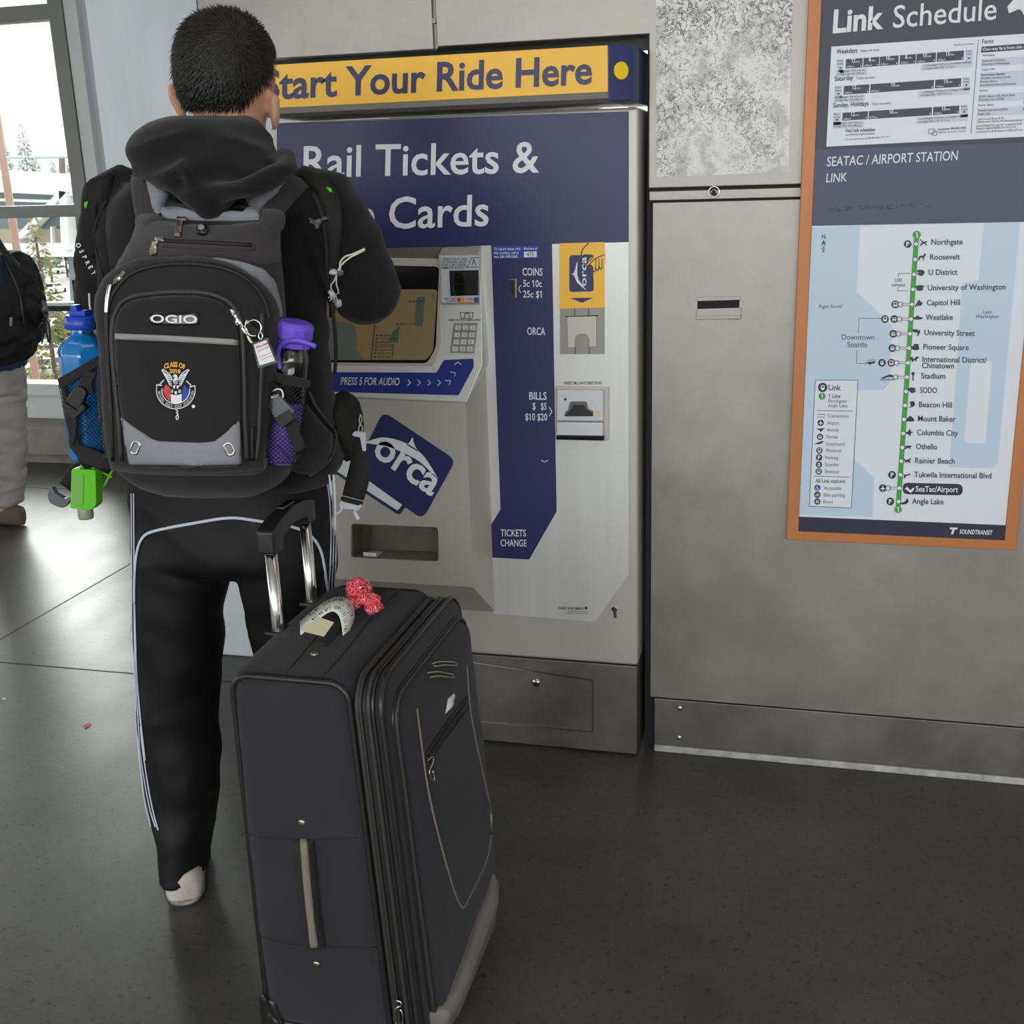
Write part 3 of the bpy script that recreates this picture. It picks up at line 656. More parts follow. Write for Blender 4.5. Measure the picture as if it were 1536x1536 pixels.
# right hand face plate
pp = [(722, 366), (943, 363), (943, 862), (893, 932), (740, 920)]
mb = MB(); mb.slab(P0, pp, 0, .003); plate = mb.build('face_plate', 'alu', tm)
P2 = YP(YM-.003)
mb = MB(); mb.slab(P2, [(737, 367), (828, 366), (835, 767), (794, 839), (737, 836), (736, 788), (751, 764)], 0, .0012); st = mb.build('instruction_strip', 'navy', plate)
P3 = YP(YM-.0042); mb = MB()
for s, x0, y0, x1, cap, b in (('COINS', 784, 413, 814, 11, .012), ('5c 10c', 785, 430, 813, 10, .012), ('25c $1', 785, 446, 813, 10, .012), ('ORCA', 791, 502, 818, 11, .012), ('BILLS', 794, 599, 820, 11, .012), ('$   $5', 799, 614, 820, 10, .012), ('$10 $20', 788, 630, 821, 10, .012), ('TICKETS', 751, 804, 789, 10, .008), ('CHANGE', 751, 819, 790, 10, .008)):
    T(mb, P3, s, x0, y0, x1, y0+.4, cap, b)
mb.line(P3, [(781, 428), (778, 433), (781, 439)], 1, .0004, .0012); mb.line(P3, [(824, 611), (828, 617), (824, 624)], 1.2, .0004, .0012)
mb.line(P3, [(812, 690), (817, 693), (822, 690)], 1, .0004, .0012)
mb.build('lettering', 'print_white', st)
def braille(pl, spots, name, m, par, t=.0004, r=.0011):
    mb = MB(); rg = random.Random(5)
    for x0, y, n in spots:
        for k in range(n):
            for i in range(2):
                for j in range(3):
                    if rg.random() < .45: c = pl.flat(x0+k*5.2+i*2, y+j*2.2, t); mb.ball(c, (r, r*.7, r), 6, 4)
    return mb.build(name, m, par, True)
braille(P3, [(785, 452, 5), (785, 459, 9), (785, 466, 8), (799, 508, 4), (797, 636, 5), (797, 643, 5), (790, 650, 7), (751, 825, 7), (751, 831, 6)], 'braille', 'navy_head', st)
mb = MB(); mb.slab(P3, [(740, 369), (808, 368), (809, 387), (740, 388)], 0, .0006); lab = mb.build('notice_label', 'royal', st)
P4 = YP(YM-.0049); mb = MB()
for s, x0, y0, x1 in (('To report issues with', 741, 375, 781), ('this machine, call or', 741, 381, 779), ('text 206-398-5268.', 741, 386.6, 777), ('Machine #', 786, 374.5, 806)): T(mb, P4, s, x0, y0, x1, y0-.2, 3.6, .01)
mb.slab(P4, [(786, 377.5), (805, 377), (805, 385.5), (786, 386)], 0, .0004); mb.build('lettering', 'print_white', lab)
mb = MB(); T(mb, YP(YM-.0054), '475', 790, 384.6, 801, 384.4, 6, 0); mb.build('number', 'print_black', lab)
mb = MB(); mb.slab(P3, [(764, 419), (775, 418), (775, 447), (764, 447)], 0, .004); cs = mb.build('coin_slot', 'chrome', plate, bevel=.0015)
mb = MB(); mb.slab(YP(YM-.0084), [(768, 423), (771, 423), (771.5, 443), (768.5, 443)], -.001, .0003); mb.build('slot', 'dark', cs)
# card panel
mb = MB(); mb.slab(P2, [(839, 365), (907, 363), (907, 461), (839, 463)], 0, .0012); yc = mb.build('card_sign', 'yellow', plate)
mb = MB(); mb.slab(P3, rr([(854, 383), (889, 382), (891, 437), (854, 438)], 5), 0, .0004); mb.slab(P3, [(855, 447), (890, 446.5), (873, 454)], 0, .0004)
mb.line(P3, spl([(872, 382), (874, 374), (883, 364.5)], 4), 1.5, .0, .0006); mb.build('print', 'navy', yc)
mb = MB(); vs, fs = text_px('orca', 880, 428, 880, 384, 1, .012)
g, gf, ga, gb = glyphs('orca', .012); mb.add([P3.flat(868+11.5*(1-v[1]/CAPH*.75), 429-44*(v[0]-ga)/(gb-ga), .0009) for v in g], gf)
mb.slab(P3, spl([(880, 436), (866, 424), (861, 413), (856, 411), (861, 409), (866, 392), (866, 409), (868, 420)], 3), .0004, .0009); mb.build('logo_print', 'print_white', yc)
mb = MB(); mb.slab(P3, spl([(880, 397), (884, 389), (893, 382), (907, 377), (907, 398), (903, 404), (898, 398), (896, 407), (892, 407), (889, 399), (884, 396), (881, 400)], 3), .0005, .001); mb.build('hand_print', 'yellow', yc)
mb = MB(); mb.line(P3, spl([(907, 382), (893, 388), (884, 397), (881, 399), (880, 396), (890, 384), (876, 382)], 4), 1.3, .001, .0013)
for k in (0, 1, 2): mb.line(P3, spl([(889+k*5, 404-k*2), (890+k*5, 407-k*2), (893+k*5, 406-k*2), (894+k*4.5, 388)], 4), 1.2, .001, .0013)
mb.build('hand_outline', 'navy', yc)
mb = MB(); mb.slab(P2, [(840, 463), (907, 461), (907, 531), (840, 531)], 0, .0015); cr_ = mb.build('card_reader_plate', 'slot_silver', plate)
mb = MB(); mb.slab(YP(YM-.0045), rr([(851, 475), (895, 474), (895, 520), (884, 520), (884, 507), (879, 501), (868, 501), (863, 507), (863, 521), (852, 521)], 2), 0, .004); mb.build('card_pocket', 'silver', cr_, bevel=.001)
mb = MB()
for x in (862, 883): mb.line(YP(YM-.0045), [(x, 463), (x, 475)], 1, -.0005, .0004); mb.line(YP(YM-.0045), [(x+1, 521), (x+1, 531)], 1, -.0005, .0004)
mb.line(YP(YM-.0045), [(849, 475), (897, 473.5)], 1.6, -.0005, .0004); mb.build('groove', 'dark', cr_)
mb = MB(); T(mb, P2, 'INSERT BILL ANY DIRECTION', 846, 576.5, 902, 576.5, 4.2, .014); mb.build('caption', 'print_black', plate)
# bill acceptor
mb = MB(); mb.slab(P2, [(834, 579), (914, 580), (914, 660), (834, 658)], 0, .006); ba = mb.build('bill_acceptor', 'silver', plate, bevel=.002)
B1 = YP(YM-.009); mb = MB(); mb.slab(B1, [(837, 583), (906, 584), (906, 630), (837, 629)], 0, .014); mb.slab(B1, [(837, 631), (906, 632), (906, 652), (837, 651)], 0, .016); mb.build('bezel', 'white_metal', ba, bevel=.002)
mb = MB(); mb.slab(B1, [(836, 652), (907, 653), (907, 659.5), (836, 658)], 0, .012); mb.build('lower_lip', 'gloss_black', ba, bevel=.001)
B2 = YP(YM-.023); mb = MB(); mb.slab(B2, [(847, 624), (849, 616), (852, 616), (856, 602), (880, 602), (883, 614), (890, 616), (890, 624)], 0, .006); mb.build('mouth', 'grey_plastic', ba, bevel=.002)
mb = MB(); mb.slab(YP(YM-.029), [(848, 624), (852, 618), (857, 614), (860, 607), (876, 607), (880, 614), (889, 619), (889, 624)], 0, .001); mb.slab(B2, circ(848, 599, 2, 2, 12), 0, .0008); mb.build('mouth_slot', 'black_plastic', ba)
mb = MB(); mb.slab(B2, [(890, 616), (901, 616), (901, 624), (890, 624)], 0, .001); mb.build('lamp_window', 'paper_cream', ba)
mb = MB(); T(mb, P2, 'SCHEIDT & BACHMANN', 837, 913.5, 875, 914.5, 3.6, .015); T(mb, P2, 'Fare Collection Systems', 852, 917.3, 882, 918, 2, 0); T(mb, P2, 'Burlington, Massachusetts', 848, 920.3, 882, 921, 2, 0); mb.slab(P2, circ(879, 912, 3.2, 3.2, 3), 0, .0008); mb.build('maker_mark', 'print_black', plate)
mb = MB(); c = P0.P(922, 913); mb.tube([c, c+V((0, -.006, 0))], .008, 18); mb.slab(P0, [(920, 914), (925, 914), (926, 926), (921, 927)], 0, .003); mb.build('door_lock', 'chrome', cab, bevel=.001)
mb = MB(); mb.slab(P0, [(923, 909), (922, 920), (923.5, 920)], .006, .0066); mb.build('keyhole', 'dark', cab)
# console: lower box
YC = 2.632; C0 = YP(YC)
fx0 = XL+.01
ztop, zbot = C0.P(700, 605).z, C0.P(712, 881).z; fxr = C0.P(704, 740).x; rx = P0.P(739, 800).x; zrt, zrb = P0.P(737, 548).z, P0.P(740, 918).z
front = [V((fx0+.05, YC, ztop)), V((fxr, YC, ztop)), V((fxr, YC, zbot)), V((fx0+.05, YC, zbot))]
back = [V((fx0, YM, ztop)), V((rx, YM, zrt)), V((rx, YM, zrb)), V((fx0, YM, zrb))]
# front face has a real opening for the ticket tray
tr = [(528, 786), (656, 792), (657, 841), (528, 835)]
h0 = [C0.P(x, y) for x, y in tr]
mb = MB(); f_ = front
mb.add(f_+h0, [(0, 1, 5, 4), (1, 2, 6, 5), (2, 3, 7, 6), (3, 0, 4, 7)])
mb.add(front+back, [(1, 5, 6, 2), (2, 6, 7, 3), (0, 3, 7, 4), (0, 4, 5, 1)])
con = mb.build('console', 'silver', tm)
tb = [p+V((0, .07, 0)) for p in h0]
mb = MB(); mb.add(h0+tb, [(0, 1, 5, 4), (1, 2, 6, 5), (2, 3, 7, 6), (3, 0, 4, 7), (4, 5, 6, 7)]); mb.build('ticket_tray', 'tray', con)
mb = MB(); mb.line(C0, rr(tr, 5), 2, -.002, .0015, True); mb.build('tray_rim', 'steel_low', con)
q0 = h0[3]; mb = MB(); a = C0.P(544, 836); mb.box((a.x, YC+.006, q0.z-.004), (a.x+.038, YC+.05, q0.z+.0015)); mb.box((a.x, YC+.006, q0.z), (a.x+.036, YC+.0065, q0.z+.012)); tag(mb.build('paper_slip', 'print_white'), 'small white paper slip left in the ticket tray', 'paper')
# sloped control panel
A = C0.P(700, 604); Bt = PY(722, 396, YM-.007)
nrm = V((1, 0, 0)).cross(Bt-A-V((Bt.x-A.x, 0, 0))); nrm = -nrm if nrm.y > 0 else nrm
I = Plane(A, nrm)
ip = [(440, 592), (700, 604), (724, 548), (722, 452), (440, 452)]
ip = [(440, 592), (700, 604), (724, 548), (722, 398), (440, 398)]
mb = MB(); fr_ = [I.flat(x, y, .002) for x, y in ip]; mb.prism(fr_, [V((p.x, YM+.004, p.z)) for p in fr_]); sp = mb.build('control_panel', 'alu', con, bevel=.002)
I2 = Plane(A+I.n*.002, nrm)
mb = MB(); mb.slab(I2, rr([(440, 558), (655, 559), (666, 540), (710, 538), (711, 550), (688, 593), (440, 586)], 2), 0, .0012); au = mb.build('audio_strip', 'audio_blue', sp)
I3 = Plane(A+I.n*.0032, nrm); mb = MB(); T(mb, I3, 'PRESS 5 FOR AUDIO', 511, 577, 599, 578, 11, .014, 1.5)
for x in (612, 627, 642, 657): mb.line(I3, [(x, 570), (x+4, 574), (x-.5, 578)], 1.2, .0002, .0008)
mb.line(I3, [(668, 571), (676, 571), (674, 577)], 1.2, .0002, .0008); mb.line(I3, [(676, 558), (683, 559), (682, 564)], 1.2, .0002, .0008); mb.line(I3, [(682, 547), (687, 543), (692, 547)], 1.2, .0002, .0008); mb.build('lettering', 'print_grey', au)
braille(I3, [(513, 583, 12)], 'braille', 'royal', au)
# keypad
mb = MB(); mb.slab(I2, [(681, 485), (717, 484), (712, 530), (675, 529)], 0, .003); kp = mb.build('keypad', 'slot_silver', sp, bevel=.001)
I4 = Plane(A+I.n*.005, nrm)
for r_ in range(4):
    for c_ in range(3):
        x = 687+c_*11-r_*1.4+.6; y = 492+r_*10.6; mb = MB(); mb.slab(I4, rr([(x-3.9, y-3.6), (x+3.9, y-3.6), (x+3.6, y+3.6), (x-4.2, y+3.6)], 1), 0, .005); k = mb.build('key', 'alu', kp, bevel=.001)
        mb = MB(); ch = '123456789*0#'[r_*3+c_]; T(mb, Plane(A+I.n*.010, nrm), ch, x-1.4, y+1.8, x+1.2, y+1.6, 3.2, 0, t=.0005); mb.build('digit', 'grey_plastic', k)
mb = MB(); T(mb, I2, 'INSERT CARD FULLY, REMOVE RAPIDLY', 673, 481.5, 722, 481.5, 2.6, .014); mb.line(I2, [(690, 469), (710, 469), (708, 478), (692, 478)], .9, .0002, .0008, True); mb.line(I2, [(696, 478), (698, 470), (703, 470), (705, 478)], 1, .0002, .0008); mb.build('caption', 'print_black', sp)
# screen in its bezel
mb = MB(); scp = [(438, 398), (659, 402), (659, 520), (646, 546), (438, 544)]
mb.slab(I2, rr([(436, 384), (662, 388), (663, 520), (652, 549), (436, 548)], 8), -.0035, .0015); bz = mb.build('screen_bezel', 'silver', sp, bevel=.002)
mb = MB(); mb.slab(I2, rr([(438, 395), (659, 400), (654, 522), (641, 545), (438, 543)], 7), .0015, .002); mb.build('screen_border', 'gloss_black', bz)
I5 = Plane(A+I.n*.0042, nrm)
mb = MB(); mb.slab(I5, rr([(438, 434), (656, 434), (650, 525), (640, 540), (438, 540)], 5), 0, .0005); sc = mb.build('screen_image', 'screen', bz)
mb = MB(); mb.slab(I5, [(438, 470), (530, 486), (536, 505), (534, 525), (548, 540), (438, 540)], .0005, .0008); mb.build('map_grey', 'screen_grey', sc)
mb = MB(); mb.slab(I5, rr([(625, 446), (638, 444), (634, 489), (622, 489)], 3), .0005, .0009); mb.slab(I5, [(589, 498), (600, 488), (597, 514), (582, 513)], .0005, .0009); mb.build('map_teal', 'screen_green', sc)
mb = MB(); mb.line(I5, [(563, 480), (557, 540)], 1.3, .0008, .0011); mb.line(I5, [(557, 516), (590, 517), (588, 540)], .7, .0008, .0011)
for x, y, s in ((566, 504, 'Mt Baker'), (566, 509, 'Columbia City'), (565, 514, 'Othello'), (564, 521, 'Rainier Beach'), (564, 526, 'Tukwila Intl'), (563, 531, 'SeaTac Airport'), (563, 536, 'Angle Lake'), (615, 453, 'Bellevue'), (596, 487, 'Mercer Island')): T(mb, I5, s, x+4, y, x+8+len(s)*1.5, y, 2.2, .02, t=.0011); mb.slab(I5, circ(x, y-1, 1.5, 1.5, 8), .0008, .0011)
T(mb, I5, 'N', 648, 446, 651, 446, 4, .02, t=.0011); mb.build('map_text', 'print_black', sc)
# recess above the screen
mb = MB(); zr0, zr1 = PY(600, 402, YM).z, PY(600, 371, YM).z; xk = PY(658, 385, YM).x
mb.box((XL+.02, YM-.003, zr0), (xk+.08, YM+.001, zr1)); mb.build('shade_strip', 'tray', cab)
mb = MB(); mb.line(P0, [(440, 399), (659, 401)], 3, .003, .007); mb.build('shade_edge', 'chrome', cab)
# card reader block
kx0, kx1 = 658, 721
Bc = YP(YM-.035); mb = MB()
zt2, zm, zb2 = Bc.P(690, 383).z, Bc.P(690, 454).z, PY(690, 462, YM-.02).z
x0_, x1_ = Bc.P(659, 420).x, Bc.P(718, 420).x
prof = [(YM, PY(690, 370, YM).z), (YM-.035, zt2), (YM-.038, zm), (YM-.02, zb2), (YM+.01, zb2)]
mb.prism([(x0_, y, z) for y, z in prof], [(x1_, y, z) for y, z in prof]); cb = mb.build('card_reader', 'silver', tm, bevel=.003)
Q = YP(YM-.038); mb = MB(); mb.slab(Q, [(661, 384), (718, 383), (718, 453), (663, 454)], 0, .0008); face = mb.build('reader_face', 'white_metal', cb)
mb = MB(); mb.slab(Q, [(674, 406), (718, 405), (718, 443), (676, 444)], .0008, .0016); mb.build('reader_mouth', 'black_plastic', cb)
mb = MB(); mb.slab(Q, rr([(681, 407), (699, 407), (699, 443), (681, 443)], 8), 0, .011); mb.build('card_guide', 'clear_cap', cb, bevel=.002)
mb = MB(); mb.slab(Q, [(677, 424), (713, 424), (713, 425.5), (677, 425.5)], .0016, .012); mb.build('card_slit', 'dark', cb)
mb = MB()
for i, s in enumerate(('INSERT YOUR CARD', 'AS SHOWN, LEAVE', 'FOR 2 SECONDS,', 'REMOVE RAPIDLY')): T(mb, Q, s, 663, 390+i*4.4, 663+38-(1 if i else 0), 390+i*4.4, 3.4, .014)
mb.line(Q, [(701, 401), (707, 387), (718, 386)], .9, .0008, .0014); mb.line(Q, [(701, 401), (718, 400.5)], .9, .0008, .0014); mb.line(Q, [(708, 398), (711, 389), (714, 398)], 1, .0008, .0014)
T(mb, Q, 'CREDIT CARDS', 666, 449, 684, 449, 2.4, .014); T(mb, Q, 'ACCEPTED', 671, 452.5, 684, 452.5, 2.4, .014); mb.build('caption', 'print_black', cb)
mb = MB(); mb.slab(Q, circ(689, 449.5, 3.6, 3.6, 16), .0008, .0012); mb.build('card_mark_red', 'red', cb)
mb = MB(); mb.slab(Q, circ(694, 449.5, 3.6, 3.6, 16), .0008, .0014); mb.slab(Q, [(699, 451), (709, 451), (709, 453.5), (699, 453.5)], .0008, .0014); mb.build('card_mark_orange', 'orange', cb)
mb = MB(); mb.slab(Q, [(711, 446), (718, 446), (718, 453), (711, 453)], .0008, .0014); T(mb, Q, 'VISA', 699, 450, 709, 450, 3.4, .015, 1); mb.build('card_mark_blue', 'royal', cb)
# big logo decal on the console
mb = MB(); mb.slab(C0, rr([(599, 773), (623, 741), (505, 656), (478, 694)], 5), 0, .0008)
mb.slab(C0, rr([(575, 617), (684, 690), (634, 779), (531, 705)], [13, 13, 13, 13], 6), .0008, .0014); logo = mb.build('logo_decal', 'navy', con)
mb = MB(); mb.slab(C0, rr([(597, 766), (614, 742), (503, 664), (486, 694)], 4), .0008, .0012); mb.build('logo_card', 'print_white', logo)
mb = MB()
g, gf, ga, gb = glyphs('orca', .022); ex = V((90, 64)); eu = V((27, -43)).normalized()*41
mb.add([C0.flat(*(V((558, 680))+ex*((v[0]-ga)/(gb-ga))+eu*(v[1]/CAPH)), .0020) for v in g], gf)
sw = spl([(546, 664), (575, 656), (608, 664), (634, 682), (654, 712), (654, 716), (632, 694), (606, 679), (575, 667)], 5); mb.slab(C0, sw[:-1], .0014, .0020)
mb.slab(C0, spl([(609, 666), (614, 664), (619, 656), (621, 664), (627, 677)], 4), .0014, .0020); mb.build('logo_print', 'print_white', logo)
# ================================================================ STATION MAP BOARD
YO = YW-.020; O = YP(YO)
ol = [(1226, -140), (1640, -190)]
bd = thing('information_board', 'copper framed rail line map and timetable board on the steel wall', 'sign', PY(1365, 400, YO))
xo0, xo1 = (O.P(1212, 0).x+O.P(1180, 809).x)/2, O.P(1526, 800).x; zo0 = O.P(1352, 817).z; zo1 = 2.0
xi0, xi1, zi0 = O.P(1200, 790).x, O.P(1508, 790).x, O.P(1352, 803).z
xi0 = (O.P(1231, 0).x+O.P(1200, 780).x)/2
fr = MB(); o_ = [(xo0, zo0), (xo1, zo0), (xo1, zo1), (xo0, zo1)]; n_ = [(xi0, zi0), (xi1, zi0), (xi1, zo1-.02), (xi0, zo1-.02)]
vv = [(x, YO-.006, z) for x, z in o_+n_]+[(x, YW-.001, z) for x, z in o_+n_]
fr.add(vv, [(0, 1, 5, 4), (1, 2, 6, 5), (2, 3, 7, 6), (3, 0, 4, 7), (0, 8, 9, 1), (1, 9, 10, 2), (2, 10, 11, 3), (3, 11, 8, 0), (4, 5, 13, 12), (5, 6, 14, 13), (6, 7, 15, 14), (7, 4, 12, 15)])
fr.build('frame', 'copper', bd, bevel=.002)
zh, zs_, zf = O.P(1365, 336).z, O.P(1365, 220).z, O.P(1350, 781).z
mb = MB(); mb.box((xi0, YO-.001, zs_), (xi1, YW-.002, zo1-.02)); hd = mb.build('title_panel', 'board_navy', bd)
mb = MB(); mb.box((xi0, YO-.002, zh), (xi1, YW-.002, zs_)); sl = mb.build('station_panel', 'board_slate', bd)
mb = MB(); mb.box((xi0, YO-.001, zf), (xi1, YW-.002, zh)); mp = mb.build('map_panel', 'map_land', bd)
mb = MB(); mb.box((xi0, YO-.0015, zi0), (xi1, YW-.002, zf)); ft = mb.build('footer_panel', 'board_navy', bd)
H1 = YP(YO-.001); t1 = .001
mb = MB(); T(mb, H1, 'Link', 1249, 49, 1325, 42, 33, .03, 2); mb.build('lettering', 'print_white', hd); mb = MB(); T(mb, H1, 'Schedule', 1339, 42, 1494, 29, 33, .006, 2); mb.build('lettering', 'print_white', hd)
mb = MB(); mb.slab(H1, spl([(1511, 10), (1519, 1), (1530, -6), (1548, -2), (1570, 12), (1590, 14), (1570, 22), (1552, 16), (1538, 24), (1530, 14), (1519, 18), (1513, 20)], 3), 0, .0008); mb.build('station_emblem', 'print_white', hd)
tb_ = [(1247, 70), (1560, 49), (1556, 204), (1239.5, 220)]
mb = MB(); mb.slab(H1, tb_, 0, .001); tt = mb.build('timetable', 'map_land', hd)
H2 = YP(YO-.002)
dk = MB(); wh = MB(); tx = MB(); bgm = MB()
def sl_(x): return -(x-1250)*.07        # the rows climb to the right in the photo
rows = [('Weekdays', 1255, 81, 1286, [(1269, 1294, '12', '5:00a.m.'), (1295.5, 1319, '8', '6:00a.m.'), (1320, 1348, '10', '9:30a.m.'), (1350, 1374, '8', '2:30p.m.'), (1375, 1404, '10', '6:30p.m.'), (1405.5, 1446, '15', '10:00p.m.')], 85, 100, 0), ('Saturday', 1252, 121.5, 1280, [(1266, 1304, '12', '5:00a.m.'), (1306, 1401, '10', '8:15a.m.'), (1403, 1442, '15', '10:00p.m.')], 125, 139, .4), ('Sunday, Holidays', 1250, 161.5, 1303, [(1264, 1302, '12', '5:00a.m.'), (1303.5, 1398, '10', '8:15a.m.'), (1400, 1439, '15', '10:00p.m.')], 165, 178, .8)]
for nm, x0, yb, x1, segs, ya, yz, k in rows:
    g_ = .075-.008*k*2
    Y_ = lambda x, y: y-(x-x0)*g_+ (x0-1250)*0
    T(tx, H2, nm, x0, yb, x1, yb-(x1-x0)*g_, 7, .012); T(tx, H2, 'Trains run every', x1+4, yb-(x1-x0)*g_-.3, x1+33, yb-(x1+33-x0)*g_, 4, 0)
    for a, b, n1, n2 in segs:
        dk.slab(H2, [(a, Y_(a, ya+5)), (b, Y_(b, ya+5)), (b-.7, Y_(b, yz+4)), (a-.7, Y_(a, yz+4))], 0, .0005)
        c_ = a+(b-a)*.32; w_ = 6.2 if len(n1) == 2 else 3.2
        T(wh, H2, n1, c_, Y_(c_, ya+11), c_+w_, Y_(c_+w_, ya+11), 6, .02); T(wh, H2, 'min.', c_+w_+.8, Y_(c_+w_, ya+11), c_+w_+7, Y_(c_+w_+7, ya+11), 3, .01)
        T(wh, H2, n2, a+1.2, Y_(a, yz+2.8), a+13, Y_(a+13, yz+2.8), 2.8, .01); wh.slab(H2, [(b-3.5, Y_(b, yz+.4)), (b-1.5, Y_(b, yz+1.7)), (b-3.6, Y_(b, yz+3))], .0005, .001)
    xa = segs[0][0]; xb = segs[-1][1]
    for xx, s1, s2 in ((xa-13, 'First', 'trains'), (xb+3, 'Last', 'trains')):
        bgm.slab(H2, [(xx-1, Y_(xx, ya+4)), (xx+10, Y_(xx+10, ya+4)), (xx+10, Y_(xx+10, yz+10)), (xx-1, Y_(xx, yz+10))], 0, .0003)
        T(tx, H2, s1, xx, Y_(xx, ya+8), xx+8, Y_(xx+8, ya+8), 3.2, 0); T(tx, H2, s2, xx, Y_(xx, ya+12.5), xx+8.5, Y_(xx+8.5, ya+12.5), 3.2, 0); tx.slab(H2, [(xx+2, Y_(xx, yz+1)), (xx+7, Y_(xx+7, yz+1)), (xx+4.4, Y_(xx+4.4, yz+4))], .0003, .0008)
    bgm.slab(H2, [(xa-14, Y_(xa, yz+6)), (xa+32, Y_(xa+32, yz+6)), (xa+31, Y_(xa+31, yz+16)), (xa-15, Y_(xa, yz+16))], 0, .0003)
    T(tx, H2, 'to Northgate  5:04  5:16 a.m.', xa-13, Y_(xa, yz+9.4), xa+29, Y_(xa+30, yz+9.4), 2.9, 0); T(tx, H2, 'to Angle Lake  4:50  5:02 a.m.', xa-13.4, Y_(xa, yz+14), xa+28, Y_(xa+30, yz+14), 2.9, 0)
    bgm.slab(H2, [(xb-64, Y_(xb-64, yz+6)), (xb+13, Y_(xb+13, yz+6)), (xb+12, Y_(xb+12, yz+16)), (xb-65, Y_(xb-64, yz+16))], 0, .0003)
    T(tx, H2, 'to Northgate 11:49 p.m. / to Stadium 1:04 a.m.', xb-60, Y_(xb-60, yz+9.6), xb+11, Y_(xb+11, yz+9.6), 2.9, 0); T(tx, H2, 'to Angle Lake  1:02  1:17 a.m.', xb-61, Y_(xb-61, yz+14), xb-14, Y_(xb-14, yz+14), 2.9, 0)
T(tx, H2, 'Find Link schedules:', 1268.5, 198.5, 1313, 196.5, 5, .014); T(tx, H2, 'soundtransit.org/linkschedule', 1268.5, 203.5, 1312, 201.5, 3.2, .0); T(tx, H2, 'For more information, call 888-889-6368 / TTY: 711', 1268, 210.5, 1333, 206.5, 2.6, 0)
T(tx, H2, 'Interpreter 800-823-9230', 1407, 195.5, 1449, 193, 3.2, .014)
T(tx, H2, 'Intérprete  Interprete  Tarjuman', 1407, 199.6, 1449, 197.4, 2.6, 0)
tx.line(H2, [(1393, 194), (1402, 193.4), (1402, 199.6), (1399, 200), (1397, 202), (1396, 200), (1393, 200.2)], .8, .0002, .0007, True); tx.line(H2, [(1399, 197), (1405, 196.6), (1405, 203), (1399, 203)], .8, .0002, .0007, True)
T(tx, H2, 'All times are estimated', 1431, 68.6, 1461, 66.6, 2.4, 0)
tx.line(H2, [(1467.5, 60), (1456.5, 200)], .8, .0002, .0006)
T(tx, H2, 'Fares', 1473, 65.5, 1490, 64.3, 6.4, .006)
dk.slab(H2, [(1472.5, 70), (1556, 64), (1556, 73), (1471.5, 79)], 0, .0005); T(wh, H2, 'One-way fare from this station', 1474, 76.4, 1552, 71, 4.4, .014)
for i, (s, y, w_) in enumerate((('Northgate', 84.5, 18), ('Roosevelt, U District,', 93, 35), ('University of Washington', 98, 42), ('Capitol Hill', 106, 19), ('Downtown Seattle–', 114, 38), ('Westlake, University Street,', 119, 45), ('Pioneer Square,', 124, 26), ('International District/Chinatown', 129.4, 54), ('Stadium', 137.5, 13), ('SODO, Beacon Hill, Mount Baker,', 146.6, 55), ('Columbia City, Othello', 151.4, 38), ('Rainier Beach', 159.4, 23), ('Tukwila International Blvd,', 167.4, 45), ('Angle Lake', 172.6, 19), ('Youth Fare (6-18 yrs): $1.50', 180.5, 40), ('Children under 6 ride free with a fare-paying passenger.', 184.5, 70), ('Senior/Disabled Fare (age 65+ or disabled): $1.00', 190.5, 68), ('Requires a Regional Reduced Fare Permit card.', 194.5, 60), ('Low Income Fare: $1.50. Requires an ORCA LIFT card.', 199.4, 70))):
    x = 1474-(y-84)*.088; T(tx, H2, s, x, y, x+w_, y-w_*.05, 3.2, .014 if i == 4 else 0)
for s, y in (('$3.00', 85), ('$3.00', 99), ('$2.75', 106), ('$3.00', 125), ('$2.50', 137), ('$2.50', 148), ('$2.25', 159), ('$2.25', 169)): T(tx, H2, s, 1541-(y-84)*.08, y-4, 1550-(y-84)*.08, y-4.5, 3.4, .012)
for a, b in ((88, 100), (109, 132), (142, 154), (163, 175)): bgm.slab(H2, [(1473-(a-84)*.088, a), (1556, a-5), (1556, b-5), (1473-(b-84)*.088, b)], 0, .0003)
bgm.build('row_tint', 'panel_pale', tt); dk.build('time_block', 'board_navy', tt); wh.build('time_text', 'print_white', tt); tx.build('small_text', 'print_ink', tt)
H3 = YP(YO-.002); mb = MB(); T(mb, H3, 'SEATAC / AIRPORT STATION', 1240, 249.5, 1436, 240, 14, .006, 1.2); mb.build('lettering', 'print_white', sl); mb = MB(); T(mb, H3, 'LINK', 1239, 273.5, 1270, 272, 13, .006, 1.2); mb.build('lettering', 'print_white', sl)
braille(H3, [(1236, 312, 6), (1266, 311, 3), (1290, 309, 10), (1330, 308, 8), (1366, 306, 6)], 'braille', 'board_navy', sl)
# map
mb = MB()
mb.slab(H1, [(1216.5, 341), (1290, 338.5), (1285, 437), (1338, 488), (1335, 573), (1325, 585), (1286, 586), (1282, 690), (1311, 716), (1309, 775), (1199.5, 772)], 0, .0006)
wt = [(1476, 333), (1530, 331), (1497, 693), (1490, 702), (1424, 701), (1444, 424), (1468, 421)]
mb.slab(H1, wt, 0, .0006); mb.build('water', 'map_water', mp)
mb = MB(); mb.slab(H1, rr([(1456, 543), (1488, 542), (1478, 665), (1446, 664)], 5), .0006, .001); mb.build('island', 'map_land', mp)
gl = [(1375, 352), (1347, 764)]
mb = MB(); mb.line(H1, gl, 7.5, .0002, .0011); mb.slab(H1, circ(*gl[0], 6.2, 6, 24), .0011, .0014); mb.slab(H1, circ(*gl[1], 5.6, 5.4, 24), .0011, .0014); mb.slab(H1, circ(1233, 594, 5.2, 5.2, 24), .0016, .002); mb.build('line', 'green_line', mp)
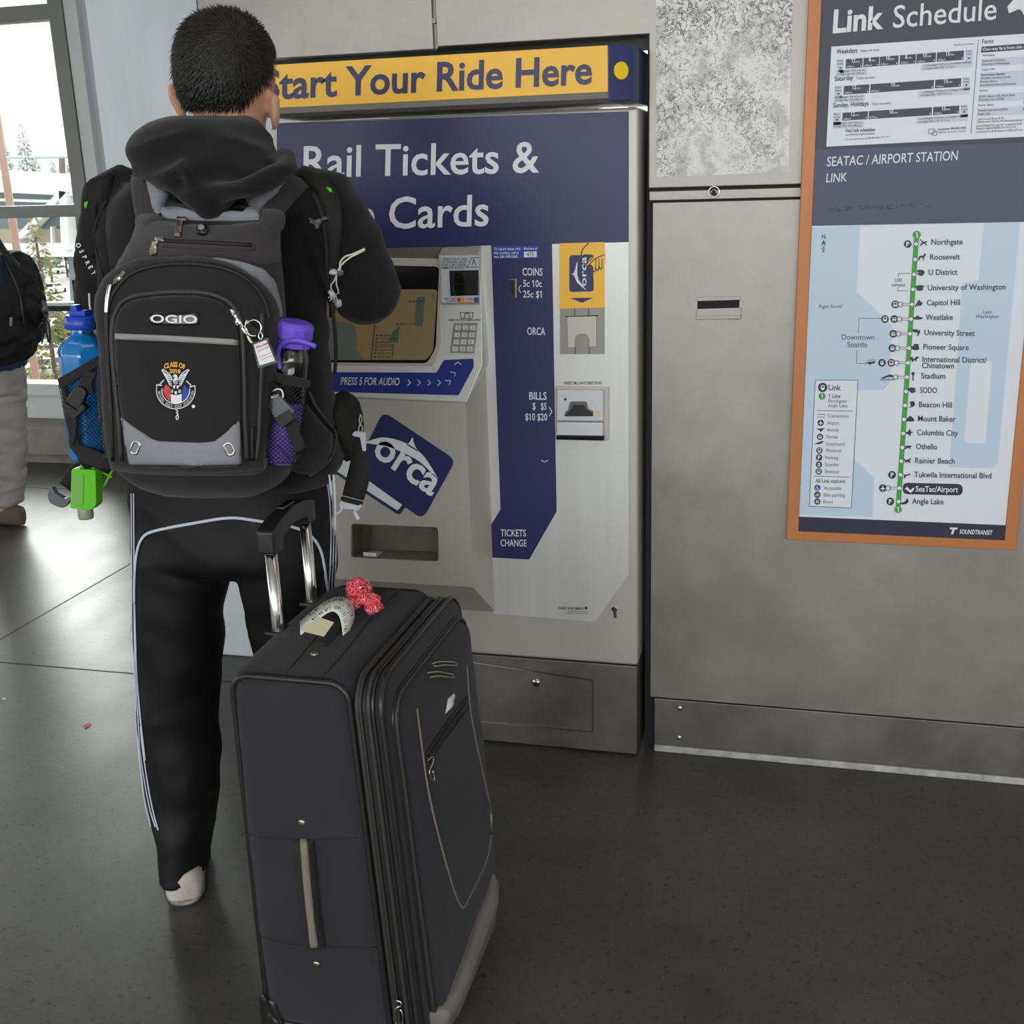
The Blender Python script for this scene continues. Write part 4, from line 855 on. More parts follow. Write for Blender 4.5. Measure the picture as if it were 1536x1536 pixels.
stn = [('Northgate', 366, 1397, 1444, 368), ('Roosevelt', 389, 1395, 1440, 390.5), ('U District', 411.5, 1393, 1436, 413.5), ('University of Washington', 434, 1391.5, 1508.5, 436.5), ('Capitol Hill', 456.5, 1390, 1440, 459), ('Westlake', 478.5, 1388.5, 1429, 481), ('University Street', 500.5, 1386.5, 1462, 503.5), ('Pioneer Square', 522, 1385, 1453, 525), ('International District/', 544, 1383.5, 1480, 543.5), ('Stadium', 565.5, 1381.5, 1418, 568.5), ('SODO', 587, 1380, 1405.5, 590), ('Beacon Hill', 608, 1378.5, 1428, 611.5), ('Mount Baker', 629, 1377, 1433.5, 632.5), ('Columbia City', 650, 1375.5, 1437, 653.5), ('Othello', 671, 1374, 1405.5, 674.5), ('Rainier Beach', 691.5, 1372.5, 1432, 695.5), ('Tukwila International Blvd', 712, 1371, 1487, 716.5), ('SeaTac/Airport', 732, 1373.5, 1437, 737), ('Angle Lake', 752, 1368, 1415.5, 756.5)]
def lx(y): return gl[0][0]+(gl[1][0]-gl[0][0])*(y-gl[0][1])/(gl[1][1]-gl[0][1])
tx = MB(); dots = MB(); rim = MB(); ic = MB(); icw = MB()
H4 = YP(YO-.0022)
for nm, yy, x0, x1, yb in stn:
    x = lx(yy); sl2 = -.012 if yy < 500 else .018
    dots.slab(H1, circ(x, yy, 2.9, 2.9, 16), .0011, .0018); rim.slab(H1, circ(x, yy, 3.6, 3.6, 16), .0011, .0015)
    sn = MB()
    if nm != 'SeaTac/Airport': T(sn, H1, nm, x0, yb-1, x1, yb-1+(x1-x0)*sl2, 8.2, .014)
    if nm[:5] == 'Inter': T(sn, H1, 'Chinatown', 1383, 552, 1431, 552.6, 8.2, .014)
    if sn.v: sn.build('station_name', 'print_ink', mp)
T(tx, H1, 'N', 1233, 358, 1238, 358, 6.4, .014); T(tx, H1, 'S', 1232.5, 378, 1237, 378, 6.4, .014); tx.slab(H1, [(1235.5, 360), (1238.5, 365.5), (1232.5, 365.5)], .0004, .001); tx.line(H1, [(1232.5, 366.5), (1238.5, 366.5), (1235.5, 371.5)], .7, .0004, .001, True)
gtx = MB(); T(gtx, H1, 'Puget Sound', 1227.5, 462, 1262, 461.6, 5.4, 0, 1.6); T(gtx, H1, 'Lake', 1474, 470.4, 1487, 470.4, 5.4, 0, 1.6); T(gtx, H1, 'Washington', 1462.5, 477, 1497.5, 477, 5.4, 0, 1.6)
T(gtx, H1, 'Downtown', 1262.5, 509.5, 1311.5, 509.5, 8, 0); T(gtx, H1, 'Seattle', 1271, 520.6, 1301, 520.6, 8, 0); T(gtx, H1, 'UW', 1342.5, 423, 1353, 423, 5.6, 0); T(gtx, H1, 'campus', 1337, 429.4, 1357.5, 429.4, 5, 0)
gtx.line(H1, [(1365, 410), (1348, 410), (1347.5, 415)], .7, .0004, .0008); gtx.line(H1, [(1346.5, 431.5), (1346.3, 436), (1362, 436)], .7, .0004, .0008); gtx.line(H1, [(1326, 477.5), (1288.5, 477.5), (1287.5, 499)], .7, .0004, .0008); gtx.line(H1, [(1285.5, 525), (1284.5, 545), (1302, 545.5)], .7, .0004, .0008)
gtx.build('grey_text', 'print_ink', mp)
# connection badges
def badge(x, y, r, kind):
    ic.slab(H1, circ(x, y, r, r, 22), .0011, .0015); k = r/6
    w_ = lambda pts: icw.slab(H1, [(x+a*k, y+b*k) for a, b in pts], .0015, .0018)
    if kind == 'P': T(icw, H1, 'P', x-2.2*k, y+3.4*k, x+2.4*k, y+3.4*k, 6.6*k, .03, t=.0018)
    elif kind == 'tram': icw.line(H1, [(x+a*k, y+b*k) for a, b in ((-2.6, -3), (2.6, -3), (2.6, 2.6), (-2.6, 2.6))], 1.3*k, .0015, .0018, True); w_([(-2, .4), (2, .4), (2, 2.2), (-2, 2.2)])
    elif kind == 'bus': w_([(-3, -2.6), (3, -2.6), (3, 2), (-3, 2)]); ic.slab(H1, [(x-2.2*k, y-1.8*k), (x+2.2*k, y-1.8*k), (x+2.2*k, y-.2*k), (x-2.2*k, y-.2*k)], .0018, .0020); w_([(-2.6, 2), (-1.4, 2), (-1.4, 3.2), (-2.6, 3.2)]); w_([(1.4, 2), (2.6, 2), (2.6, 3.2), (1.4, 3.2)])
    elif kind == 'ferry': w_([(-3.6, 1), (3.6, 1), (2.6, 3), (-2.6, 3)]); icw.line(H1, [(x+a*k, y+b*k) for a, b in ((-2.8, .6), (-2.4, -1.4), (0, -2.8), (2.4, -1.4), (2.8, .6))], 1*k, .0015, .0018); w_([(-1, -.8), (1, -.8), (1, .6), (-1, .6)])
    elif kind == 'train': w_([(-2.2, -3), (2.2, -3), (2.6, 1.6), (1, 3.4), (-1, 3.4), (-2.6, 1.6)]); ic.slab(H1, [(x-1.5*k, y-1.6*k), (x+1.5*k, y-1.6*k), (x+1.5*k, y+.2*k), (x-1.5*k, y+.2*k)], .0018, .0020)
    elif kind == 'air': w_([(-.6, -4), (.6, -4), (.8, -1), (4, 1), (4, 2), (.8, 1), (.6, 3), (1.6, 4), (-1.6, 4), (-.6, 3), (-.8, 1), (-4, 2), (-4, 1), (-.8, -1)])
    elif kind == 'bike': icw.line(H1, circ(x-2*k, y+.8*k, 1.6*k, 1.6*k, 10), .8*k, .0015, .0018, True); icw.line(H1, circ(x+2*k, y+.8*k, 1.6*k, 1.6*k, 10), .8*k, .0015, .0018, True); icw.line(H1, [(x-2*k, y+.8*k), (x-.6*k, y-2*k), (x+1.6*k, y-2*k), (x+2*k, y+.8*k)], .8*k, .0015, .0018)
def conn(x, y):
    rim.slab(H1, circ(x-17, y, 4.2, 4.0, 14), .0016, .002); rim.line(H1, [(x-15, y), (x-3, y)], 3.4, .0016, .002); dots.slab(H1, circ(x-17, y, 3.3, 3.1, 14), .002, .0023); dots.line(H1, [(x-15, y), (x, y)], 2, .002, .0023)
for y, items in ((366, ['P']), (456.5, ['tram', 0]), (478.5, ['tram', 'bus', 0]), (500.5, ['ferry', 0]), (522, ['ferry', 0]), (544, ['amtrak', 'train', 'tram', 0]), (565.5, ['grey', 0]), (712, ['P']), (732, ['air', 0]), (752, ['P'])):
    x = lx(y); con_ = 0 in items; ks = [i for i in items if i]
    if con_: conn(x, y)
    xx = x-(25 if con_ else 12.5)
    for kd in reversed(ks):
        if kd == 'amtrak': ic.slab(H1, [(xx-11, y-1), (xx+5, y-2), (xx+2, y+1), (xx-2, y+1.5), (xx-4, y+4), (xx-6, y+1)], .0006, .0012); T(ic, H1, 'AMTRAK', xx-7, y-2.6, xx+5, y-2.6, 2.4, 0)
        elif kd == 'grey': ic.slab(H1, spl([(xx-15, y+1), (xx-6, y-2), (xx, y-4), (xx+4, y-2.5), (xx+7, y-3), (xx+5, y), (xx-4, y), (xx-9, y+2)], 2), .0006, .0012); T(ic, H1, 'GREYHOUND', xx-15, y+5, xx+7, y+5, 2.6, .02)
        else: badge(xx, y, 5.8, kd)
        xx -= 14
# station pictograms: small silhouettes beside each stop
PG = [[(-6, -5), (-4, -5), (0, -1), (5, -2), (6, 0), (3, 1), (6, 5), (4, 5), (0, 2), (-4, 6), (-6, 5), (-2, 0)], [(-6, 5), (-5, -1), (-1, -3), (2, -3), (3, -6), (6, -6), (5, -2), (3, 0), (3, 5), (2, 5), (1, 1), (-3, 1), (-4, 5)], [(-6, -3), (-2, -5), (4, -4), (6, 0), (3, 5), (-2, 5), (-6, 1), (-1, 0), (-5, -1)], [(-8, -2), (0, -5), (8, -3), (5, -1), (5, 3), (0, 5), (-5, 3), (-5, 0)], [(-6, 6), (-2, -2), (1, -6), (2, -3), (6, 0), (3, 5), (-1, 4), (-4, 6)], [(-8, 0), (-3, -1), (0, -4), (3, -1), (8, 0), (5, 3), (-5, 3)], [(-6, -5), (0, -6), (2, -4), (6, -4), (5, 1), (2, 6), (1, 5), (2, 0), (-1, 0), (-6, -2)], [(-7, 0), (-3, -2), (-2, -5), (4, -5), (5, -1), (6, 3), (3, 5), (-3, 5)], [(-8, -2), (-3, -4), (-1, 0), (3, -5), (8, -3), (4, -1), (3, 4), (0, 1), (-3, 5), (-5, 1)], [(-1, 7), (-1, -1), (-3, -4), (0, -7), (3, -4), (1, -1), (1, 7)], [(-7, -2), (-2, -5), (6, -3), (3, 0), (7, 1), (0, 5), (-3, 2), (-5, 1)], [(-2, -4), (4, -6), (6, 0), (2, 4), (-7, 6), (0, 3)], [(-7, 4), (-2, -3), (2, -4), (7, 4)], [(-7, 0), (-1, -2), (1, -7), (3, -2), (7, -1), (3, 1), (2, 6), (-1, 3)], [(-6, -6), (-4, -1), (0, -2), (7, -1), (3, 1), (4, 4), (-1, 2), (-6, 6), (-4, 1)], [(-8, -5), (-1, -1), (7, -5), (4, 0), (6, 4), (0, 2), (-5, 4), (-3, 1)], [(-8, -5), (-2, 0), (7, -2), (5, 1), (0, 2), (-2, 6), (-4, 5), (-3, 1)], None, [(-8, 3), (-3, 2), (2, 0), (4, -5), (7, -1), (4, 4), (-3, 5)]]
for (nm, yy, x0, x1, yb), pg in zip(stn, PG):
    if pg: pm = MB(); pm.slab(H1, spl([(x0-12+a*.98, yb-4.6+b*.9) for a, b in pg], 2, True), .0006, .0012); pm.build('pictogram', 'board_navy', mp)
ic.slab(H1, rr([(1354, 724), (1444, 726), (1444, 743), (1354, 741)], 8.5, 6), .0006, .0012)
T(icw, H1, 'SeaTac/Airport', 1373.5, 737, 1437, 738, 8.2, .014, t=.0018); icw.slab(H1, spl([(1357, 733), (1361, 730), (1365, 735), (1370, 731), (1371, 734), (1366, 739), (1361, 735)], 2), .0012, .0016)
# legend
mb = MB(); lg = [(1223, 570), (1287, 570), (1277, 762), (1214, 759)]; mb.slab(H1, lg, .0006, .001); lgo = mb.build('legend', 'map_land', mp)
tx.line(H1, lg, .8, .001, .0014, True); tx.line(H1, [(1225.5, 615.5), (1279, 616.5)], .8, .001, .0014); tx.line(H1, [(1221.5, 714), (1273.5, 715.5)], .8, .001, .0014)
for s, x0, y0, x1, cap, b in (('Link', 1243, 585, 1261.5, 8, .016), ('1 Line', 1243, 596.5, 1260.5, 5.6, .016), ('Northgate–', 1242.5, 603.5, 1273, 5.2, 0), ('Angle Lake', 1242, 610.5, 1271, 5.2, 0), ('Connections', 1241.5, 626, 1273, 5.2, 0), ('Airport', 1240.5, 636.5, 1259, 5.2, 0), ('Amtrak', 1240, 647, 1258.5, 5.2, 0), ('Ferries', 1240, 657.5, 1256.5, 5.2, 0), ('Greyhound', 1239, 668, 1267, 5.2, 0), ('Monorail', 1239, 678, 1261.5, 5.2, 0), ('Parking', 1238, 688.6, 1257, 5.2, 0), ('Sounder', 1237.5, 699, 1258.5, 5.2, 0), ('Streetcar', 1237, 709.4, 1259.5, 5.2, 0), ('All Link stations:', 1223, 723.6, 1268.5, 5.4, .014), ('Accessible', 1236, 734.4, 1262, 5.2, 0), ('Bike parking', 1235.5, 744.6, 1267, 5.2, 0), ('Buses', 1235, 754.6, 1249.5, 5.2, 0)): T(tx, H1, s, x0, y0, x1, y0+(x1-x0)*.012, cap, b, t=.0014)
badge(1234, 581, 7, 'train')
for x, y, k in ((1231, 634, 'air'), (1230, 655, 'ferry'), (1229, 675.6, 'tram'), (1228.6, 686, 'P'), (1228.4, 696.6, 'train'), (1228, 707, 'tram'), (1226, 742, 'bike'), (1226, 752, 'bus')): badge(x, y, 4.8, k)
ic.slab(H1, [(1224, 643), (1238, 642), (1234, 645), (1231, 648), (1229, 645)], .0012, .0015); ic.slab(H1, spl([(1221, 666), (1228, 663), (1235, 661), (1234, 664), (1229, 666)], 2), .0012, .0015)
rim.line(H1, [(1227.5, 623.5), (1236, 623.5)], 5, .001, .0013); dots.line(H1, [(1227.5, 623.5), (1236, 623.5)], 3.4, .0013, .0016)
T(icw, H1, '1', 1373.2, 356.4, 1376.4, 356.4, 8.4, .03, t=.0018); T(icw, H1, '1', 1345.4, 767.6, 1348.2, 767.6, 7.4, .03, t=.0018); T(icw, H1, '1', 1231.8, 597, 1234.2, 597, 6.4, .03, t=.0022)
mb = MB(); mb.slab(H1, circ(1226, 731.6, 4.8, 4.8, 20), .0012, .0015); mb.build('access_badge', 'royal', lgo); icw.line(H1, [(1226, 728.6), (1226, 732), (1229, 734)], 1.1, .0015, .0018); icw.line(H1, circ(1225.6, 732.6, 2.2, 2.2, 10)[2:8], .8, .0015, .0018)
rim.build('stop_rim', 'print_ink', mp); dots.build('stop_dot', 'print_white', mp); tx.build('station_text', 'print_ink', mp); ic.build('badge', 'board_navy', mp); icw.build('badge_print', 'print_white', mp)
H5 = YP(YO-.0015); mb = MB(); T(mb, H5, 'SOUNDTRANSIT', 1439, 800.5, 1488, 802, 6.4, .02, 1); mb.slab(H5, [(1425, 791), (1437, 791.5), (1435.6, 794), (1432, 794), (1430, 801), (1426.5, 801), (1428.6, 794), (1424.6, 793.6)], 0, .001); mb.build('operator_logo', 'print_white', ft)
# ================================================================ THE TRAVELLER AT THE MACHINE
def hand(mb, wrist, fwd, up, side, s=1.0):
    """palm, four unequal bent fingers and a thumb; side points to the thumb"""
    w = V(wrist); f = V(fwd).normalized(); u = V(up).normalized(); d = V(side).normalized()
    mb.tube([w-f*.03, w+f*.02, w+f*.06, w+f*.088], [.024, .030, .036, .030], 10, flat=.42, nrm=[u]*4)
    for i, L in enumerate((.068, .076, .071, .056)):
        b = w+f*.078+d*(.027-.018*i); mb.tube([b-f*.02, b, b+f*L*.45-u*.006, b+f*L*.75-u*.022, b+f*L*.92-u*.040], [.009, .0092, .0088, .008, .0065], 8)
    b = w+f*.02+d*.026; mb.tube([b-d*.012, b+f*.018+d*.014, b+f*.045+d*.022-u*.008, b+f*.064+d*.018-u*.018], [.012, .0115, .0098, .0075], 8)
mb = MB()
headrows = [(29, 325, 352, 2.02, .022), (35, 306, 374, 2.03, .055), (46, 288, 392, 2.04, .085), (66, 273, 408, 2.05, .103), (92, 269, 413, 2.055, .110), (120, 270, 416, 2.06, .110), (145, 277, 412, 2.065, .103), (165, 287, 407, 2.07, .088), (185, 296, 400, 2.065, .075), (215, 296, 402, 2.06, .068), (250, 285, 412, 2.04, .07)]
loft_px(mb, headrows, 40, 2.1, 4)
mb.tube([PY(340, 150, 2.12), PY(340, 178, 2.135), PY(340, 186, 2.15)], [.055, .045, .026], 14)              # jaw
mb.ball(PY(340, 120, 2.175), (.014, .022, .02), 10, 8); mb.tube([PY(340, 96, 2.165), PY(340, 118, 2.185)], [.008, .012], 8)     # nose
for x, y, s_ in ((269, 150, -1), (413, 166, 1)):
    c = PY(x, y, 2.075); mb.tube([c+V((-s_*.006, .004, -.034)), c+V((s_*.000, -.004, -.02)), c+V((s_*.006, -.010, .002)), c+V((s_*.008, -.012, .020)), c+V((s_*.001, -.004, .032))], [.010, .011, .012, .012, .008], 12, flat=.6, nrm=[V((1, -.3, 0))]*5); mb.ball(c+V((-s_*.006, .006, 0)), (.008, .014, .026), 10, 8)
loft_px(mb, [(250, 260, 440, 2.02, .07), (290, 185, 455, 2.0, .09), (400, 185, 455, 2.0, .10), (560, 200, 470, 2.0, .095), (700, 220, 480, 1.99, .10), (820, 215, 490, 1.99, .10)], 24, 2.2, 2)
eR = PY(552, 443, 2.03); sR = PY(480, 300, 2.0); wR = PY(540, 440, 2.36)
eL = PY(150, 452, 2.03); sL = PY(168, 300, 2.0); wL = PY(290, 470, 2.40)
for s_, e_, w_ in ((sR, eR, wR), (sL, eL, wL)):
    mb.tube([s_, (s_+e_)/2, e_, (e_*2+w_)/3, w_], [.046, .044, .038, .038, .026], 12)
hand(mb, wR, (wR-eR).normalized()+V((-.15, .6, .1)), (0, -.15, 1), (-1, 0, 0)); hand(mb, wL, (wL-eL).normalized()+V((.2, .6, .1)), (0, -.15, 1), (1, 0, 0))
hipL = PY(272, 820, 1.985); kL = PY(268, 1060, 1.985); aL = PY(283, 1270, 1.94); hipR = PY(428, 820, 1.99); kR = PY(440, 1010, 2.10); aR = PY(440, 1215, 2.14)
mb.tube([hipL, kL, aL, aL-V((0, 0, .04))], [.085, .055, .036, .034], 14); mb.tube([hipR, kR, aR, aR-V((0, 0, .04))], [.085, .055, .036, .034], 14)
man = fuse(mb, 'person', 'skin', None, .0065, 5)
tag(man, 'person in black hoodie and track trousers standing at the ticket machine, seen from behind', 'person')
mb = MB()
for s_ in (-1, 1): mb.ball(PY(340, 104, 2.158)+V((s_*.031, 0, 0)), (.012, .01, .012), 12, 8)
mb.build('eye', 'eye', man, True)
mb = MB(); mb.tube([PY(340, 146, 2.168)+V((x*.022, -abs(x)*.006, 0)) for x in (-1, -.5, 0, .5, 1)], [.002, .005, .006, .005, .002], 8); mb.build('lips', 'lip', man, True)
# hair: a cap of hair over the skull with thousands of short strands
def hairline(p):
    c = PY(340, 100, 2.055); a = math.atan2(p.y-c.y, p.x-c.x)      # -pi/2 = back of the head
    zb, zs, zf = PY(340, 166, 1.97).z, PY(340, 128, 2.05).z, PY(340, 62, 2.15).z
    k = -math.sin(a)
    if k > 0: return zs+(zb-zs)*max(0, min(1, (k-.3)/.5))
    return zs+(zf-zs)*min(1, -k*1.15)
mb = MB(); rows = interp([(r_[0]-3, r_[1]-4, r_[2]+4, r_[3], r_[4]+.006) for r_ in headrows[:8]], 7); mb.rings([ring_px(*r_, n=72, e=2.1) for r_ in rows])
keep = []
for f in mb.f:
    c = sum((mb.v[i] for i in f), V())/len(f)
    if c.z > hairline(c)+.003*noise.noise(c*90): keep.append(f)
mb.f = keep
cen = PY(340, 95, 2.055); crown = PY(365, 62, 1.97)
st = MB(); rg = random.Random(3)
for f in keep:
    p = [mb.v[i] for i in f]; c = sum(p, V())/len(p); n = (c-cen).normalized(); ar = (p[1]-p[0]).cross(p[2]-p[0]).length
    for _ in range(max(1, min(4, int(ar*1.2e5)+2))):
        b = p[0].lerp(p[1], rg.random()).lerp(p[-1].lerp(p[2 % len(p)], rg.random()), rg.random()); top = max(0, (b.z-PY(340, 62, 2.05).z)/.05)
        fl = (b-crown); fl -= n*fl.dot(n); fl = fl.normalized() if fl.length > 1e-4 else V((0, 0, -1))
        L = rg.uniform(.014, .028); d = (fl*.9+V((0, 0, -.45))*(1-min(1, top))+n*(.05+.40*min(1, top))+V((rg.gauss(0, .13), rg.gauss(0, .13), rg.gauss(0, .13)))).normalized()
        sd = d.cross(n).normalized()*.0008; m_ = b+d*L*.55+n*.002; e_ = b+d*L-n*.0015
        st.add([b-sd, b+sd, m_+sd*.8, m_-sd*.8, e_], [(0, 1, 2, 3), (3, 2, 4)])
o_ = len(mb.v); mb.v += st.v; mb.f += [tuple(i+o_ for i in f) for f in st.f]
mb.build('hair', 'hair', man)
# hoodie
mb = MB()
loft_px(mb, [(228, 285, 412, 2.03, .075), (252, 240, 432, 2.01, .085), (272, 195, 462, 2.0, .10), (295, 165, 482, 2.0, .115), (350, 158, 490, 2.0, .122), (420, 160, 492, 2.0, .125), (500, 165, 498, 2.0, .125), (600, 172, 506, 1.99, .125), (665, 178, 520, 1.985, .13), (690, 184, 520, 1.985, .13), (712, 192, 508, 1.985, .12), (722, 198, 500, 1.985, .105)], 40, 2.4, 3)
mb.tube([PY(440, 282, 2.0), sR, (sR+eR)/2+V((.008, 0, .004)), eR, (eR*2+wR)/3, (eR+wR*2)/3, wR], [.05, .066, .068, .064, .058, .052, .042], 18)
mb.tube([PY(200, 282, 2.0), sL, (sL+eL)/2, eL, (eL*2+wL)/3, (eL+wL*2)/3, wL], [.05, .058, .056, .054, .052, .048, .042], 18)
hoodie = fuse(mb, 'hoodie', 'hoodie', man, .008, 6, .004, (7, 7, 12), 3)
mb = MB()
loft_px(mb, [(177, 262, 372, 2.0, .075), (183, 222, 392, 1.975, .105), (196, 196, 404, 1.955, .115), (214, 190, 412, 1.94, .118), (232, 194, 420, 1.925, .115), (250, 208, 424, 1.905, .10), (270, 226, 414, 1.885, .085), (290, 256, 388, 1.85, .065), (308, 285, 354, 1.825, .045), (326, 302, 336, 1.805, .022)], 36, 2.2, 3)
mb.tube([PY(x, y, Y) for x, y, Y in spl([(285, 290, 1.815), (330, 292, 1.80), (372, 282, 1.795), (405, 268, 1.81), (428, 254, 1.85), (424, 236, 1.91)], 4)], .019, 12)
mb.tube([PY(x, y, Y) for x, y, Y in spl([(204, 258, 1.86), (228, 266, 1.82), (252, 262, 1.80), (276, 250, 1.80)], 4)], .010, 8); mb.tube([PY(x, y, Y) for x, y, Y in spl([(268, 240, 1.80), (282, 262, 1.792), (300, 290, 1.80)], 4)], .008, 8)
hood = fuse(mb, 'hood', 'hoodie', hoodie, .007, 5, .006, (5, 5, 13), 11)
# trousers
mb = MB()
loft_px(mb, [(690, 205, 496, 1.985, .10), (715, 196, 498, 1.985, .115), (760, 196, 502, 1.985, .125), (800, 197, 506, 1.985, .128), (825, 198, 508, 1.985, .125), (842, 200, 508, 1.985, .10)], 40, 2.5, 3)
loft_px(mb, [(815, 198, 346, 1.98, .105), (860, 199, 351, 1.98, .11), (910, 198, 345, 1.98, .108), (1000, 202, 337, 1.985, .10), (1060, 205, 333, 1.985, .096), (1106, 208, 333, 1.98, .094), (1152, 212, 336, 1.975, .093), (1200, 219, 331, 1.965, .088), (1235, 228, 327, 1.95, .084), (1270, 234, 322, 1.94, .078), (1290, 237, 318, 1.935, .076), (1309, 237, 319, 1.928, .078)], 28, 2.2, 3)
loft_px(mb, [(815, 364, 508, 1.99, .105), (860, 358, 508, 1.995, .108), (912, 369, 503, 2.02, .105), (986, 383, 500, 2.07, .10), (1060, 390, 494, 2.10, .095), (1130, 394, 488, 2.12, .09), (1200, 398, 482, 2.135, .085), (1232, 402, 478, 2.14, .08)], 28, 2.2, 3)
mb.ball(PY(354, 838, 1.985), (.045, .085, .04), 16, 10)
trousers = fuse(mb, 'trousers', 'pants', man, .007, 5, .0055, (6, 5, 7), 5)
BT = bvh([trousers]); Yt = 1.9
mb = MB(); run(mb, [(203, 905), (203, 870), (206, 832), (214, 808), (232, 796), (290, 785), (345, 776), (385, 781), (440, 790), (468, 806), (482, 832), (488, 872), (491, 900)], BT, Yt, .0032, .001); run(mb, [(203, 905), (206, 1000), (212, 1080), (219, 1140)], BT, Yt, .0022, .001); mb.build('back_piping', 'stripe', trousers, True)
for i, (a, b) in enumerate(((198.5, 0), (202, 3), (208, 6))):
    mb = MB()
    if i < 2: run(mb, [(a-.5, 740), (a, 800), (a+.5, 880), (a+1, 960), (a+5, 1050), (a+10, 1130), (a+19+b, 1205), (a+29+b, 1240)], BT, Yt, .0019, .001, n=8)
    else: run(mb, [(212, 1090), (216, 1130), (227, 1200), (238, 1245)], BT, Yt, .0020, .001, n=8)
    mb.build('side_stripe', 'stripe', trousers, True)
for i in range(3):
    mb = MB(); a = 487+i*6.5; run(mb, [(a+.2, 712), (a+5.5-i*1.5, 745), (a+8-i*2.6, 790), (a+7.5-i*2.6, 840), (a+4-i*2, 895)], BT, Yt, .0019, .001, n=8); mb.build('side_stripe', 'stripe', trousers, True)
mb = MB()
for y in (722, 727, 732): run(mb, [(452, y-2), (478, y-6), (492, y-9)], BT, Yt, .002, 0)
mb.build('waistband_rib', 'pants', trousers, True)
# shoes
def shoe(a, name, ang):
    x, y0 = a.x, a.y-.086; ca, sa = math.cos(ang), math.sin(ang)
    def tw(p): u, w_ = p.x-a.x, p.y-a.y; return V((a.x-.042*sa+u*ca-w_*sa, a.y+.004+u*sa+w_*ca, p.z))
    mb = MB(); rings = []
    for t, hw, h, z0 in ((0, .022, .055, .012), (.006, .034, .075, .004), (.03, .041, .085, .002), (.10, .042, .09, .002), (.18, .048, .07, .002), (.235, .047, .052, .003), (.27, .036, .04, .006), (.283, .016, .03, .012)):
        rings.append([V((x+hw*math.copysign(abs(math.cos(2*math.pi*k/20))**.8, math.cos(2*math.pi*k/20)), y0+t, z0+h*(.5+.5*math.copysign(abs(math.sin(2*math.pi*k/20))**.7, math.sin(2*math.pi*k/20))))) for k in range(20)])
    mb.rings([[tw(p) for p in r_] for r_ in rings]); s = mb.build(name, 'shoe', man, True)
    mb = MB(); mb.rings([[tw(V((p.x+(p.x-x)*.06, p.y, max(0, min(p.z, .022)-.002)))) for p in r_] for r_ in rings]); mb.build('sole', 'caulk', s, True)
    mb = MB(); mb.tube([tw(V((x-.036, y0+.05, .03))), tw(V((x-.037, y0+.06, .085))), tw(V((x-.03, y0+.075, .105)))], [.012, .014, .012], 8, flat=.4, nrm=[V((1, 0, 0))]*3); mb.build('heel_tab', 'navy_cloth', s, True)
shoe(aL, 'shoe', .50); shoe(aR, 'shoe', .15)
# ================================================================ BACKPACK ON HIS BACK
mb = MB()
loft_px(mb, [(322, 215, 420, 1.87, .03), (336, 208, 424, 1.845, .055), (365, 200, 422, 1.825, .078), (395, 178, 426, 1.812, .09), (425, 164, 430, 1.80, .10), (470, 155, 434, 1.795, .105), (520, 151, 438, 1.79, .107), (600, 151, 440, 1.79, .107), (655, 158, 444, 1.79, .107), (690, 172, 446, 1.795, .10), (715, 196, 438, 1.80, .088), (732, 232, 410, 1.81, .065), (739, 270, 370, 1.82, .04)], 44, 3.0, 3)
pk = thing('backpack', 'black backpack with grey trim and eagle emblem worn on the back by the hoodie wearer', 'backpack', PY(295, 735, 1.80))
pack = fuse(mb, 'main_body', 'pack', pk, .007, 5, .003, (6, 6, 9), 8)
BP = bvh([pack]); BPH = bvh([pack, hoodie]); Yp = 1.72
yoke = patch('yoke_panel', [(205, 330), (233, 326), (250, 334), (300, 338), (340, 339), (388, 334), (404, 316), (424, 318), (420, 350), (420, 392), (400, 398), (365, 392), (330, 388), (285, 387), (240, 391), (205, 400), (178, 418), (168, 420), (180, 390), (196, 362), (203, 340)], BPH, 'pack_light', pk, Yp, .006, 8, 8)
for poly in ([(195, 262), (214, 266), (236, 292), (240, 318), (248, 334), (222, 345), (203, 340), (204, 318), (199, 290)], [(437, 262), (452, 268), (464, 280), (444, 300), (427, 320), (419, 350), (400, 345), (388, 330), (392, 312), (412, 292)]):
    patch('shoulder_strap', poly, BPH, 'pack_light', pk, 1.85, .010, 6, 7)
patch('grey_yoke', [(220, 270), (240, 276), (254, 290), (250, 302), (245, 312), (252, 319), (285, 323), (330, 328), (368, 325), (378, 317), (368, 299), (392, 284), (414, 268), (434, 259), (428, 276), (416, 293), (397, 308), (389, 330), (345, 331), (300, 331), (246, 327), (236, 318), (230, 295)], BPH, 'pack_grey', yoke, Yp+.05, .010, 4, 6, lift=.006)
patch('haul_loop', [(254, 296), (285, 304), (350, 306), (372, 300), (379, 314), (366, 322), (330, 326), (285, 321), (252, 317), (246, 311)], BPH, 'case_dark', pk, Yp+.05, .008, 4, 7, lift=.001)
BY = bvh([pack, yoke])
def zipper(par, pts, B, Y, r=.0035, m='zip', name='zipper', lift=0, n=6): mb = MB(); run(mb, pts, B, Y, r, lift, n=n); return mb.build(name, m, par, True)
def pull(par, B, Y, poly, m='chrome', name='zip_pull', h=.003, lift=.003): return patch(name, poly, B, m, par, Y, h, 1, 3, lift=lift, smooth=False)
zipper(yoke, [(268, 333), (300, 335), (345, 337)], BY, Yp, .003, 'case_dark'); zipper(yoke, [(245, 362), (300, 364), (376, 368)], BY, Yp, .0035, 'case_dark'); zipper(yoke, [(245, 370), (300, 373), (376, 376), (377, 366)], BY, Yp, .0015, 'zip', 'seam')
pull(yoke, BY, Yp, [(266, 333), (275, 333), (272, 357), (262, 357)], 'brass'); pull(yoke, BY, Yp, [(266, 328), (280, 329), (280, 334), (266, 334)], 'brass')
